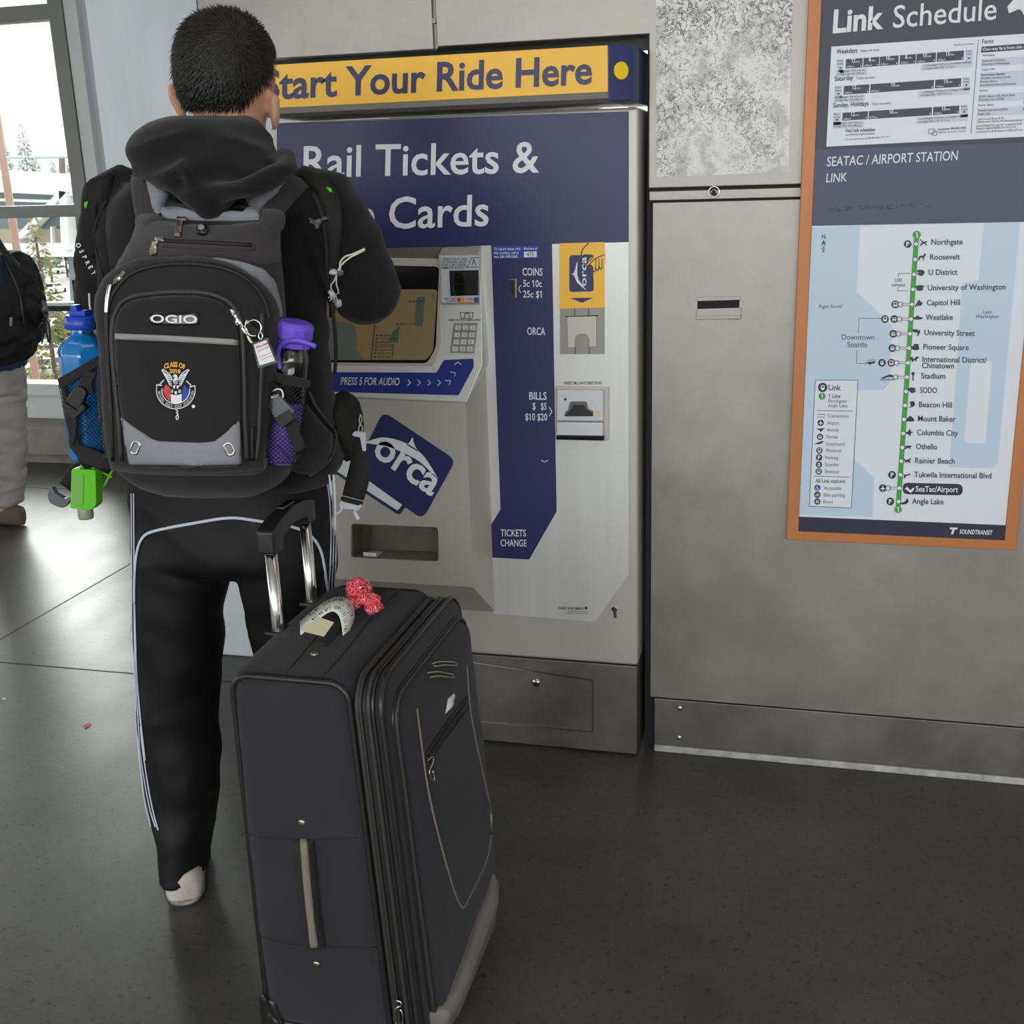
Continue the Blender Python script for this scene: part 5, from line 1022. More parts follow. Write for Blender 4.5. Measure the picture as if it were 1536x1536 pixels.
pull(yoke, BY, Yp, [(230, 363), (239, 363), (235, 384), (225, 383)], 'brass'); pull(yoke, BY, Yp, [(233, 358), (247, 359), (247, 364), (234, 363)], 'brass')
patch('audio_port', circ(304, 346, 9.5, 8, 20), BY, 'gloss_black', yoke, Yp, .006, 3, 4, lift=.001); patch('port_ring', circ(304, 346, 6, 5, 16), BY, 'pack_grey', yoke, Yp, .008, 2, 3, lift=.001)
# grey arch trims above the pocket, the pocket, its panel
for poly in ([(168, 416), (190, 401), (218, 391), (262, 386), (270, 388), (225, 395), (196, 405), (176, 418), (166, 432)], [(300, 388), (330, 387), (365, 393), (395, 404), (412, 422), (419, 450), (424, 475), (415, 480), (410, 460), (402, 440), (384, 420), (355, 402), (330, 394)]): patch('grey_trim', poly, BP, 'pack_grey', pk, Yp, .005, 5, 4)
pocket = patch('front_pocket', rr([(161, 445), (172, 424), (190, 410), (220, 397), (270, 392), (315, 393), (350, 402), (378, 420), (396, 440), (404, 465), (402, 530), (398, 600), (396, 660), (388, 700), (300, 703), (210, 700), (178, 694), (170, 660), (166, 600), (162, 520), (158, 470)], 6, 2), BP, 'pack', pk, Yp, .045, 26, 8, sink=.004)
BK = bvh([pack, pocket])
panel = patch('organizer_panel', rr([(173, 520), (173, 490), (180, 464), (198, 450), (240, 444), (290, 443), (322, 448), (345, 462), (356, 490), (360, 560), (360, 640), (362, 697), (300, 700), (195, 699), (186, 640), (178, 580)], 8, 3), BK, 'pack', pocket, Yp, .010, 6, 8)
BN = bvh([pack, pocket, panel])
zipper(pocket, [(170, 690), (167, 610), (162, 520), (163, 460), (180, 427), (205, 407), (250, 397), (300, 397), (345, 406), (378, 426), (398, 455), (403, 480)], BK, Yp, .004, 'case_dark', 'piping')
zipper(pocket, [(183, 690), (177, 610), (170, 540), (169, 492), (177, 462), (196, 446), (240, 439), (290, 438), (326, 444), (350, 460), (362, 490), (366, 560), (367, 630), (370, 690)], BK, Yp, .0045)
zipper(pocket, [(392, 470), (393, 530), (390, 600), (388, 650), (384, 690)], BK, Yp, .004); zipper(pocket, [(378, 640), (378, 690)], BK, Yp, .004, 'case_dark', 'piping')
zipper(pk, [(170, 700), (215, 706), (300, 708), (385, 706), (396, 690)], BN, Yp, .006, 'pack_light', 'base_binding')
patch('grey_base_panel', [(181, 626), (200, 640), (229, 659), (240, 662), (300, 664), (322, 662), (340, 648), (358, 630), (361, 660), (363, 697), (300, 699), (194, 697), (188, 665)], BN, 'pack_grey', pocket, Yp, .004, 3, 7)
BG = bvh([pack, pocket, panel])
for cx_, cy_, a in ((205, 671, .35), (344, 673, -.45)):
    pts = [(cx_+x*math.cos(a)-y*math.sin(a), cy_+x*math.sin(a)+y*math.cos(a)) for x, y in rr([(-5.5, -9), (5.5, -9), (5.5, 9), (-5.5, 9)], 5, 4)]
    mb = MB(); run(mb, pts, BG, Yp, .0026, .003, True, 1); mb.build('grommet', 'chrome', pocket, True); mb = MB(); laysheet(mb, BG, Yp, [(cx_+(x-cx_)*.8, cy_+(y-cy_)*.8) for x, y in pts], .0022, 20); mb.build('grommet_hole', 'paper', pocket)
patch('reflective_strip', [(173, 500), (250, 503), (357, 509), (357, 518), (250, 512), (173, 509)], BG, 'reflect', panel, Yp, .0015, 1, 7, lift=.001)
patch('logo_patch', rr([(224, 468), (300, 468), (300, 488), (224, 488)], 6, 4), BG, 'gloss_black', panel, Yp, .003, 2, 6)
mb = MB(); laytext(mb, BG, Yp, 'OGIO', 228, 484, 297, 485, 11.5, .018, 0, .0048); mb.build('lettering', 'print_white', panel)
# embroidered emblem
E1, E2, E3, E4, E5 = MB(), MB(), MB(), MB(), MB()
def em(x, y): return (210+x/12.8, 520+y/12.8)
def emp(pts): return [em(*p) for p in pts]
laysheet(E2, BG, Yp, emp([(500, 720), (590, 790), (590, 1060), (500, 960), (440, 840)]), .0012); laysheet(E3, BG, Yp, emp([(820, 800), (870, 730), (950, 840), (930, 960), (820, 1080)]), .0012)
laysheet(E1, BG, Yp, emp([(595, 905), (700, 935), (805, 905), (810, 1080), (700, 1090), (605, 1070)]), .0012)
def arc(cx, cy, rx, ry, a0, a1, n=24): return [em(cx+rx*math.cos(a0+(a1-a0)*i/n), cy+ry*math.sin(a0+(a1-a0)*i/n)) for i in range(n+1)]
run(E1, arc(695, 830, 375, 365, -.25, math.pi+.25), BG, Yp, .0008, .0012, n=1); run(E1, arc(695, 830, 270, 265, -.12, math.pi+.12), BG, Yp, .0008, .0012, n=1)
run(E1, emp([(320, 730), (430, 740)]), BG, Yp, .001, .0012, smooth=False); run(E1, emp([(960, 770), (1060, 745)]), BG, Yp, .001, .0012, smooth=False)
run(E1, emp([(380, 730), (470, 635)]), BG, Yp, .001, .0012, smooth=False); run(E1, emp([(990, 740), (895, 650)]), BG, Yp, .001, .0012, smooth=False)
ring_s = 'NATIONAL EAGLE SCOUT ASSOCIATION'
for i, ch in enumerate(ring_s):
    if ch == ' ': continue
    a = math.pi*.98-(math.pi*.96)*(i+.5)/len(ring_s); g, gf, ga, gb = glyphs(ch, .0); cx_, cy_ = 695+322*math.cos(a), 830+315*math.sin(a); o = []
    for v in g:
        u = (v[0]-(ga+gb)/2)*50; w_ = (v[1]/CAPH-.5)*54; x = cx_+math.sin(a)*u-math.cos(a)*w_; y = cy_-math.cos(a)*u-math.sin(a)*w_
        p, n = lay(BG, *em(x, y), Yp); o.append(p+n*.0014)
    E1.add(o, gf)
for s_ in (-1, 1):
    for k in range(6):
        a = 500+k*52; tipx = 690+s_*(262-k*26); tipy = 440+k*46; bx = 690+s_*(95-k*6); by = 560+k*38
        run(E1, emp([(bx, by), ((bx+tipx)/2+s_*14, (by+tipy)/2+18), (tipx, tipy)]), BG, Yp, .0012-.00008*k, .0014, n=3)
    run(E1, emp([(690+s_*60, 640), (690+s_*110, 530), (690+s_*240, 430)]), BG, Yp, .0010, .0014, n=3)
for poly in ([(630, 560), (680, 520), (720, 540), (735, 600), (745, 650), (730, 700), (690, 730), (640, 690), (650, 630), (670, 590)], [(640, 740), (690, 740), (680, 800), (650, 800)], [(710, 740), (755, 740), (745, 800), (712, 800)], [(600, 830), (640, 815), (640, 885), (600, 880)], [(660, 850), (735, 850), (715, 920), (685, 920)], [(750, 815), (800, 830), (800, 880), (750, 885)]): laysheet(E1, BG, Yp, emp(poly), .0016)
run(E5, emp([(650, 690), (700, 660), (735, 630)]), BG, Yp, .0006, .0022, n=3); run(E5, emp([(655, 715), (710, 690), (740, 660)]), BG, Yp, .0006, .0022, n=3); run(E5, emp([(630, 560), (640, 590), (670, 585)]), BG, Yp, .0006, .0022, n=3)
for k in range(4): run(E5, emp([(615+k*55, 830), (615+k*55, 900)]), BG, Yp, .0005, .0022, n=2)
run(E1, emp([(695, 1210), (745, 1240), (700, 1265), (750, 1290), (725, 1310), (695, 1350), (722, 1405), (752, 1350), (725, 1310)]), BG, Yp, .0009, .0012, n=3)
laysheet(E1, BG, Yp, circ(*em(1030, 1145), 2.6, 2.6, 12), .0012)
for s, x0, y0, x1, y1, k in (('CLASS OF', 470, 425, 875, 435, 105), ('2018', 570, 500, 785, 508, 88)):
    vs, fs = text_px(s, 0, 0, 1, 0, 1, .035); o = []
    for u, w_ in vs:
        x = x0+(x1-x0)*u; y = y0+(y1-y0)*u-(-w_)*k*.85-math.sin(math.pi*u)*(48 if s[0] == 'C' else 0); p, n = lay(BG, *em(x, y), Yp); o.append(p+n*.0014)
    E4.add(o, fs)
emb = E1.build('emblem', 'print_white', panel); E2.build('emblem_red', 'red', panel); E3.build('emblem_blue', 'royal', panel); E4.build('emblem_gold', 'gold', panel); E5.build('emblem_outline', 'print_black', panel)
# zip pulls of the pocket
pull(pk, BK, Yp, [(172, 421), (188, 407), (193, 411), (178, 425), (172, 430)]); mb = MB(); run(mb, [(169, 428), (166, 440), (164, 454), (163, 470)], BK, Yp, .004, .004); mb.build('zip_cord', 'chrome', pk, True)
pull(pocket, BG, Yp, [(343, 463), (350, 464), (357, 478), (361, 488), (355, 487), (349, 476)]); pull(pocket, BG, Yp, [(356, 478), (361, 480), (367, 494), (372, 500), (371, 506), (365, 500), (360, 490)])
# side pockets: net, hem, buckle, strap
BL = 1.84
blue = thing('water_bottle', 'blue water bottle with royal blue cap in the backpack side pocket', 'bottle', PY(140, 690, BL))
b0 = PY(139, 690, BL); ctop = PY(121, 463, BL); ax = (ctop-b0); Lb = ax.length; axn = ax.normalized(); rb = (PY(152, 520, BL)-PY(85, 520, BL)).length/2
rbl = rb
mb = MB(); mb.lathe([(0, rb*.72), (.006, rb*.9), (Lb*.30, rb*.98), (Lb*.70, rb), (Lb*.745, rb*.98), (Lb*.79, rb*.78), (Lb*.83, rb*.5), (Lb*.85, rb*.42), (Lb*.90, rb*.42)], b0, ax, 8); mb.build('bottle_body', 'blue', blue, False, .004)
mb = MB(); mb.lathe([(Lb*.875, rb*.63), (Lb*.88, rb*.66), (Lb*.955, rb*.60), (Lb*.96, rb*.55), (Lb*.962, .002)], b0, ax, 40); cap = mb.build('cap', 'blue_cap', blue, True)
mb = MB(); c = b0+axn*Lb*.962; mb.box((c.x-.018, c.y-.012, c.z-.002), (c.x+.016, c.y+.012, c.z+.008)); mb.box((c.x-.016, c.y-.009, c.z+.006), (c.x-.002, c.y+.009, c.z+.018)); mb.build('flip_spout', 'blue_cap', cap, bevel=.002)
mb = MB(); mb.tube(spl([c+V((.012, -.02, -.03)), c+V((.026, -.026, -.032)), c+V((.036, -.02, -.022)), c+V((.03, -.005, -.012))], 4), .0015, 6); mb.build('cap_cord', 'web', cap, True)
PB = 1.755
pur = thing('water_bottle', 'clear glass bottle with purple lid and sleeve in the backpack side pocket', 'bottle', PY(419, 695, PB))
b0 = PY(419, 692, PB); ctop = PY(444, 482, PB); ax = ctop-b0; Lb = ax.length; axn = ax.normalized(); rb = (PY(468, 560, PB)-PY(421, 560, PB)).length/2
rbp = rb
mb = MB(); mb.lathe([(Lb*.44, rb*.98), (Lb*.74, rb), (Lb*.78, rb*.92), (Lb*.80, rb*.82), (Lb*.86, rb*.8)], b0, ax, 32); mb.build('glass_body', 'clear', pur, True)
mb = MB(); mb.lathe([(0, rb*.8), (.005, rb*.95), (Lb*.45, rb*1.01), (Lb*.455, rb*.9)], b0, ax, 32); mb.build('sleeve', 'purple_sleeve', pur, True)
mb = MB(); mb.lathe([(Lb*.825, rb*.7), (Lb*.83, rb*1.02), (Lb*.865, rb*1.02), (Lb*.87, rb*.9), (Lb*.885, rb*.9), (Lb*.89, rb*1.10), (Lb*.97, rb*1.12), (Lb*.985, rb*1.02), (Lb, rb*.85), (Lb+.0005, .002)], b0, ax, 10); lid = mb.build('lid', 'purple', pur, False, .003)
mb = MB(); c = b0+axn*Lb*.85; xr_ = V((1, 0, 0)); mb.tube(spl([PY(474, 520, PB-.03), PY(452, 512, PB-.036), PY(432, 512, PB-.034), PY(418, 524, PB-.03), PY(418, 544, PB-.028), PY(421, 553, PB-.028)], 5), .0042, 8); mb.build('carry_loop', 'purple', lid, True)
BBT = bvh([o for o in blue.children]+[pack]); BPT = bvh([o for o in pur.children]+[pack, pocket])
def net(name, poly, B, Y, par, cell=4.4, wire=.00075):
    c_, s_ = math.cos(.78), math.sin(.78); rot = [(x*c_+y*s_, -x*s_+y*c_) for x, y in poly]; bm = cells(rot, cell); vs = list(bm.verts); ix = {v: i for i, v in enumerate(vs)}; mb = MB()
    for v in vs:
        x, y = v.co.x*c_-v.co.y*s_, v.co.x*s_+v.co.y*c_; p, n = lay(B, x, y, Y); mb.v.append(p+n*.004)
    done = set()
    bmesh.ops.join_triangles(bm, faces=bm.faces, angle_face_threshold=3, angle_shape_threshold=3)
    for e in bm.edges:
        a, b = mb.v[ix[e.verts[0]]], mb.v[ix[e.verts[1]]]; done.add((ix[e.verts[0]], ix[e.verts[1]]))
    m2 = MB()
    for i, j in done:
        a, b = mb.v[i], mb.v[j]
        if (a-b).length < .03: m2.tube([a, b], wire, 3, cap=False)
    bm.free(); return m2.build(name, 'net', par)
net('net_pocket', [(91, 575), (150, 538), (158, 600), (168, 676), (150, 682), (112, 672), (104, 640), (98, 610)], BBT, BL-.04, pk)
LS = YP(BL-rbl-.006)
def slabp(name, pl, poly, m, par, a, b, bev=.0015, r=2): mb = MB(); mb.slab(pl, rr(poly, r, 3), a, b); return mb.build(name, m, par, bevel=bev)
slabp('pocket_hem', LS, [(88, 568), (120, 550), (149, 533), (153, 545), (122, 565), (93, 583)], 'pack', pk, 0, .005)
slabp('pocket_side', LS, [(92, 582), (98, 580), (112, 640), (120, 668), (162, 684), (172, 694), (150, 702), (122, 692), (105, 670), (102, 630)], 'pack', pk, -.004, .002)
patch('pocket_base', [(120, 672), (170, 680), (178, 700), (160, 708), (135, 702), (118, 690)], BBT, 'mesh_pad', pk, BL-.03, .012, 6, 6)
slabp('strap_tail', LS, [(101, 615), (118, 626), (116, 655), (111, 668), (106, 645)], 'web', pk, .003, .006)
slabp('compression_strap', LS, [(121, 573), (131, 557), (148, 558), (140, 574), (143, 588), (132, 592)], 'web', pk, .003, .007)
slabp('buckle', LS, [(105, 598), (121, 576), (132, 580), (137, 589), (125, 615), (112, 607)], 'black_plastic', pk, .005, .015, .003, 4)
slabp('buckle_socket', LS, [(101, 606), (107, 602), (124, 614), (132, 603), (137, 610), (120, 625), (112, 621)], 'black_plastic', pk, .005, .018, .003)
net('net_pocket', [(400, 575), (416, 566), (460, 578), (455, 610), (446, 660), (438, 694), (400, 694), (396, 640)], BPT, PB-.03, pk)
RS = YP(PB-rbp-.006)
slabp('pocket_hem', RS, [(402, 556), (430, 562), (465, 570), (466, 581), (440, 579), (400, 568)], 'pack', pk, 0, .005)
slabp('strap_tail', RS, [(428, 634), (446, 626), (452, 650), (460, 668), (452, 676), (446, 678), (436, 655)], 'web', pk, .003, .006)
slabp('compression_strap', RS, [(396, 584), (404, 568), (418, 576), (424, 592), (408, 596)], 'web', pk, .003, .007)
slabp('buckle', RS, [(404, 606), (413, 588), (424, 592), (440, 609), (446, 616), (424, 632), (415, 622)], 'grey_plastic', pk, .005, .014, .003, 4)
slabp('buckle_socket', RS, [(418, 624), (440, 611), (447, 626), (428, 640)], 'black_plastic', pk, .005, .017, .003)
mb = MB(); run(mb, [(398, 592), (410, 590), (424, 580), (428, 592), (420, 600)], BPT, PB-.04, .0018, .014); mb.build('buckle_cord', 'cord', pk, True)
patch('hip_wing', [(444, 610), (456, 600), (470, 622), (492, 650), (496, 672), (482, 700), (462, 712), (436, 706), (446, 660)], BPH, 'pack', pk, 1.85, .02, 10, 7)
BW = bvh([pack, hoodie]); mb = MB(); run(mb, [(459, 585), (470, 612), (490, 640), (498, 656), (494, 680), (480, 700), (460, 712)], BPH, 1.83, .004, .008); mb.build('wing_binding', 'case_pipe', pk, True)
# key tag on the zip
kt = thing('key_tag', 'clear acrylic key tag with red writing clipped to the backpack zip', 'key tag', PY(398, 530, 1.66))
K = Plane(lay(BG, 390, 530, Yp)[0]+V((0, -.012, 0)), (0, -1, .1))
mb = MB(); mb.slab(K, rr([(379, 515), (402, 506), (418, 543), (389, 553)], 2), -.003, .003); mb.build('tag_case', 'clear_cap', kt)
mb = MB(); mb.slab(K, [(382, 517), (401, 510), (414, 541), (391, 548)], .0031, .0036); mb.build('tag_card', 'print_white', kt)
mb = MB(); T(mb, K, 'White Family', 384.5, 524, 403, 516.5, 5, .01, 1, .0042); T(mb, K, 'DENTISTRY', 388, 528.5, 404, 522, 2.6, .0, 0, .0042); mb.line(K, [(390, 536), (408, 529)], .6, .0038, .0042); mb.line(K, [(392, 540), (410, 533)], .6, .0038, .0042); mb.build('print', 'red', kt)
mb = MB(); mb.tube([K.P(x, y, .004) for x, y in circ(381, 492, 11, 12, 20)], .0016, 6, True); mb.tube([K.P(x, y, .006) for x, y in circ(391, 504, 3, 5, 12)], .0012, 6, True); mb.build('split_ring', 'chrome', kt, True)
mb = MB(); mb.tube([K.P(x, y, .002) for x, y in spl([(371, 480), (368, 494), (374, 508), (379, 515)], 4)], .004, 8); mb.build('clip', 'brass', kt, True)
mb = MB(); mb.tube([K.P(x, y, .001) for x, y in spl([(373, 486), (380, 496), (390, 500)], 4)], .007, 8); mb.build('fob_loop', 'web', kt, True)
# ================================================================ SECOND PACK WORN ON THE CHEST
fp = thing('front_backpack', 'black hiking pack with white cords and lime marks worn on the chest', 'backpack', PY(330, 640, 2.22))
mb = MB(); loft_px(mb, [(285, 250, 430, 2.17, .03), (310, 215, 455, 2.20, .07), (380, 200, 465, 2.23, .095), (500, 205, 470, 2.24, .10), (600, 212, 475, 2.23, .095), (650, 225, 470, 2.21, .07), (668, 260, 440, 2.19, .03)], 32, 2.8, 2)
fuse(mb, 'pack_bag', 'osprey', fp, .009, 5, .003, (6, 6, 9), 2)
BH = bvh([hoodie]); Yh = 1.95
sl1 = patch('shoulder_strap', [(131, 276), (150, 266), (172, 263), (168, 285), (160, 310), (158, 345), (163, 390), (168, 430), (162, 470), (154, 492), (140, 478), (127, 455), (121, 425), (113, 388), (122, 358), (125, 320)], BH, 'osprey', fp, 1.98, .016, 10, 7)
BO = bvh([hoodie, sl1])
zipper(sl1, [(160, 300), (146, 330), (142, 360), (150, 395), (156, 425), (160, 455)], BO, 1.97, .003, 'web', 'edge_binding')
zipper(sl1, [(134, 440), (136, 465), (142, 478), (146, 486)], BO, 1.97, .0022, 'cord', 'cord')
mb = MB()
for i, ch in enumerate('OSPREY'):
    x, y = 119+i*4.4, 368+i*8.6-(i > 3)*2; g, gf, ga, gb = glyphs(ch, .02); o = []
    for v in g:
        u = (v[0]-(ga+gb)/2)*8.5; w_ = (v[1]/CAPH-.5)*6.5; p, n = lay(BO, x+u*.45+w_*.9, y+u*.9-w_*.45, 1.97); o.append(p+n*.002)
    mb.add(o, gf)
mb.build('lettering', 'print_white', sl1)
patch('lime_mark', [(129, 303), (132, 302), (130, 312), (127, 312)], BO, 'lime', sl1, 1.97, .003, 1, 4, lift=.001)
sr1 = patch('shoulder_strap', [(447, 262), (475, 262), (492, 272), (506, 292), (514, 318), (514, 350), (510, 385), (507, 430), (503, 470), (494, 478), (493, 440), (494, 400), (490, 350), (484, 315), (474, 290), (460, 276)], BH, 'mesh_pad', fp, 1.95, .014, 8, 6)
BO2 = bvh([hoodie, sr1])
for p_ in ([(489, 281), (495, 282), (500, 289), (494, 288)],): patch('lime_mark', p_, BO2, 'lime', sr1, 1.95, .003, 1, 4, lift=.001)
zipper(sr1, [(470, 290), (482, 315), (489, 350), (492, 390), (492, 440)], BO2, 1.93, .005, 'web', 'edge_binding'); zipper(sr1, [(497, 400), (499, 430), (498, 460), (502, 490), (504, 530), (502, 560)], BO2, 1.93, .004, 'web', 'side_zip')
patch('sternum_buckle', [(464, 326), (472, 330), (486, 324), (494, 327), (482, 335), (480, 342), (474, 341), (472, 335), (466, 333)], BO2, 'grey_plastic', sr1, 1.93, .008, 2, 4, lift=.004)
mb = MB(); run(mb, [(546, 372), (530, 380), (517, 385), (508, 398), (504, 408)], BO2, 1.93, .0018, .004); run(mb, [(546, 374), (530, 383), (520, 390), (510, 400), (505, 408)], BO2, 1.93, .0018, .004); run(mb, [(503, 410), (499, 422), (498, 432), (502, 442), (508, 452)], BO2, 1.93, .0016, .004); run(mb, [(503, 410), (503, 425), (506, 440), (509, 452)], BO2, 1.93, .0016, .004); mb.build('elastic_cord', 'cord', fp, True)
for x, y, rx_, ry_ in ((500, 407, 3.4, 4.6), (512, 409, 3.2, 4), (506, 408, 3.5, 4.5)): patch('cord_toggle', circ(x, y, rx_, ry_, 12), BO2, 'grey_plastic' if x == 506 else 'pale_plastic', fp, 1.93, .008, 3, 3, lift=.003)
patch('cord_pull', [(494, 434), (500, 436), (502, 447), (498, 452), (495, 446)], BO2, 'pale_plastic', fp, 1.93, .005, 2, 3, lift=.004); patch('cord_pull', rr([(505, 449), (512, 449), (513, 459), (507, 462)], 3, 3), BO2, 'pale_plastic', fp, 1.93, .006, 2, 3, lift=.004)
# right hip belt wing with its hanging strap and white buckle
YB2 = 2.06; mb = MB(); loft_px(mb, [(588, 498, 516, YB2, .02), (600, 496, 530, YB2, .055), (620, 495, 541, YB2, .075), (645, 497, 546, YB2, .08), (668, 502, 545, YB2, .07), (684, 512, 540, YB2, .045), (692, 520, 532, YB2, .02)], 24, 2.3, 3); hb = fuse(mb, 'hip_belt', 'osprey', fp, .006, 4, .003, (12, 12, 20), 6)
BHB = bvh([hb]); patch('mesh_padding', [(500, 597), (510, 602), (524, 622), (531, 648), (528, 676), (518, 680), (508, 655), (500, 630)], BHB, 'mesh_pad', hb, YB2-.05, .006, 4, 5)
mb = MB(); run(mb, [(538, 622), (540, 630), (536, 640), (535, 648)], BHB, YB2-.05, .0016, .003); run(mb, [(538, 622), (536, 632), (541, 642), (540, 648)], BHB, YB2-.05, .0016, .003); mb.build('zip_cord', 'cord', hb, True)
Z = YP(YB2-.09); mb = MB(); mb.slab(Z, rr([(529, 650), (534, 646), (549, 648), (549, 662), (550, 676), (545, 676), (541, 655), (531, 654)], 2, 2), 0, .005); mb.build('zip_pull', 'pale_plastic', hb, bevel=.001)
def strap3(name, L, Rr, m, par):         # a hanging band between two edges
    mb = MB(); a = [PY(*p) for p in L]; b = [PY(*p) for p in Rr]; n = len(a); mb.v = a+b; mb.f = [(i, i+1, n+i+1, n+i) for i in range(n-1)]; return mb.build(name, m, par, True, 0, 0, .0025)
YS_ = YB2-.07
hs_ = strap3('hip_strap', spl([(531, 672, YS_), (528, 690, YS_), (522, 715, YS_), (514, 742, YS_)], 4), spl([(540, 660, YS_), (548, 680, YS_-.004), (556, 700, YS_-.012), (553, 722, YS_-.01), (546, 748, YS_)], 4)[::1], 'web', hb) if False else None
L_ = spl([V((531, 665, YS_)), V((527, 690, YS_)), V((521, 715, YS_)), V((514, 742, YS_))], 5); R_ = spl([V((541, 660, YS_)), V((552, 690, YS_-.006)), V((555, 715, YS_-.01)), V((546, 750, YS_))], 5)
hs_ = strap3('hip_strap', [tuple(p) for p in L_], [tuple(p) for p in R_], 'web', hb)
Z2 = YP(YS_-.004); mb = MB(); mb.slab(Z2, rr([(513, 744), (545, 752), (544, 759), (512, 751)], 1, 2), 0, .006); mb.build('strap_hem', 'web', hb, bevel=.001)
mb = MB(); mb.slab(Z2, rr([(514, 750), (541, 757), (541, 764), (515, 762)], 1, 2), 0, .006); mb.tube([Z2.P(x, y, .003) for x, y in spl([(514, 750), (511, 756), (513, 764), (508, 769), (504, 772)], 4)], .0035, 8); mb.tube([Z2.P(x, y, .003) for x, y in spl([(543, 757), (536, 762), (532, 768), (535, 774), (537, 779)], 4)], [.004]*16+[.005], 8); mb.build('hip_buckle', 'pale_plastic', hb, bevel=.001)
# left hip belt end with grey buckle
YL = 1.93; mb = MB(); mb.tube([PY(x, y, Y) for x, y, Y in ((205, 672, 2.03), (170, 686, 1.99), (138, 700, 1.95), (116, 712, YL), (99, 732, YL-.02))], [.026, .026, .026, .022, .016], 12, flat=.45, nrm=[V((.2, -1, .2))]*5); lb = mb.build('hip_belt', 'osprey', fp, True)
mb = MB(); Z3 = YP(YL-.035); mb.slab(Z3, rr([(82, 727), (88, 738), (102, 746), (112, 742), (111, 748), (100, 760), (90, 757), (80, 752), (76, 740)], 3, 3), 0, .012); mb.build('hip_buckle', 'grey_plastic', lb, bevel=.002)
# hand sanitizer
Y_s = 1.80
sz = thing('sanitizer_bottle', 'small hand sanitizer bottle in lime green holder hanging below the blue bottle', 'bottle', PY(124, 778, Y_s))
G = YP(Y_s); mb = MB(); mb.slab(G, rr([(110, 702), (146, 704), (147, 756), (139, 764), (108, 761)], 3, 3), -.016, .006); hol = mb.build('holder', 'lime_rubber', sz, bevel=.004)
mb = MB(); mb.slab(G, rr([(112, 711), (129, 710), (128, 757), (111, 755)], 4, 3), .006, .0078); mb.build('front_window', 'gel', hol, bevel=.001)
mb = MB(); a = PY(124, 762, Y_s-.0); a = a+V((0, .012, 0)); mb.lathe([(0, .0135), (.004, .0145), (.022, .0145), (.028, .012), (.03, .009)], PY(124, 780, Y_s)+V((0, .012, 0)), (0, 0, 1), 20); mb.build('flip_cap', 'cap_grey', sz, True)
mb = MB(); mb.tube([G.P(x, y, -.008) for x, y in spl([(122, 704), (128, 690), (133, 697), (128, 706)], 4)], .0045, 8); mb.tube([G.P(x, y, -.006) for x, y in spl([(141, 706), (140, 690), (134, 677), (124, 672), (117, 678), (121, 692)], 5)], .0045, 8, flat=.6); mb.build('hanging_loop', 'lime_rubber', sz, True)
mb = MB(); mb.tube([G.P(x, y, -.02) for x, y in spl([(147, 706), (156, 710), (168, 716)], 4)], .0025, 6); mb.tube([G.P(x, y, -.02) for x, y in spl([(169, 705), (163, 716), (156, 730)], 4)], .0025, 6); mb.build('strap_end', 'lime_rubber', sz, True)
# ================================================================ SUITCASE
def sh(v):                               # the case leans and bellies out a little towards its foot
    k = max(0, min(1.6, (v.x+.89)/.22)); return V((v.x+(.72-v.z)*.05*k, v.y, v.z))
class SB(MB):
    def build(s, *a, **k): s.v = [sh(v) for v in s.v]; return MB.build(s, *a, **k)
X0, X1, X2, X3 = -.890, -.672, -.650, -.618
Y0, Y1 = 1.525, 1.955; ZB, ZT = .05, .742
def loopYZ(x, ins, r, n=7):
    a, b, c, d = Y0+ins, Y1-ins, ZB+ins, ZT-ins; o = []
    for cy, cz, a0 in ((b-r, d-r, 0), (a+r, d-r, math.pi/2), (a+r, c+r, math.pi), (b-r, c+r, 1.5*math.pi)):
        for k in range(n): t = a0+math.pi/2*k/(n-1); o.append(V((x, cy+r*math.cos(t), cz+r*math.sin(t))))
    return o
def slabYZ(m_, secs): m_.rings([loopYZ(x, i, r) for x, i, r in secs])
sc_ = thing('suitcase', 'large black soft-sided wheeled suitcase standing on the floor behind the person', 'suitcase', (-.76, 1.74, 0))
mb = SB(); mb.box((X0, Y0, ZB), (X1, Y1, ZT))
bm = bmesh.new(); me = bpy.data.meshes.new('b'); me.from_pydata([tuple(v) for v in mb.v], [], mb.f); bm.from_mesh(me); bmesh.ops.bevel(bm, geom=bm.edges[:], offset=.030, segments=5, profile=.5, affect='EDGES')
bmesh.ops.subdivide_edges(bm, edges=[e for e in bm.edges if e.calc_length() > .1], cuts=14, use_grid_fill=True); bm.verts.index_update()
mb = SB(); mb.v = [v.co.copy() for v in bm.verts]; mb.f = [tuple(v.index for v in f.verts) for f in bm.faces]; bm.free()
mb.v = [v+V((0, -.006*math.sin(max(0, min(1, (v.z-ZB)/(ZT-ZB)))*math.pi)*(1 if v.y < Y0+.02 else 0), .006*math.sin(max(0, min(1, (v.y-Y0)/(Y1-Y0)))*math.pi)*(1 if v.z > ZT-.02 else 0)))+V((0, .003*noise.noise(v*7), 0)) for v in mb.v]
body = mb.build('body', 'case', sc_, True)
mb = SB(); slabYZ(mb, [(X1-.004, .012, .05), (X1, .006, .052), (X2, .006, .052), (X2+.002, .010, .05)]); gus = mb.build('gusset', 'case_dark', sc_, True)
mb = SB(); mb.tube(loopYZ(X1+.006, .003, .052), .0042, 6, True); mb.tube(loopYZ(X1+.011, .003, .052), .0025, 6, True); mb.build('zipper', 'zip', gus, True)
mb = SB(); mb.tube(loopYZ(X2+.004, .001, .055), .0042, 6, True); mb.build('zipper', 'zip', gus, True)
mb = SB(); slabYZ(mb, [(X2-.002, .006, .055), (X2+.003, .001, .058), (X3-.006, .001, .058), (X3, .006, .055), (X3+.001, .05, .03)]); shell = mb.build('front_shell', 'case', sc_, True)
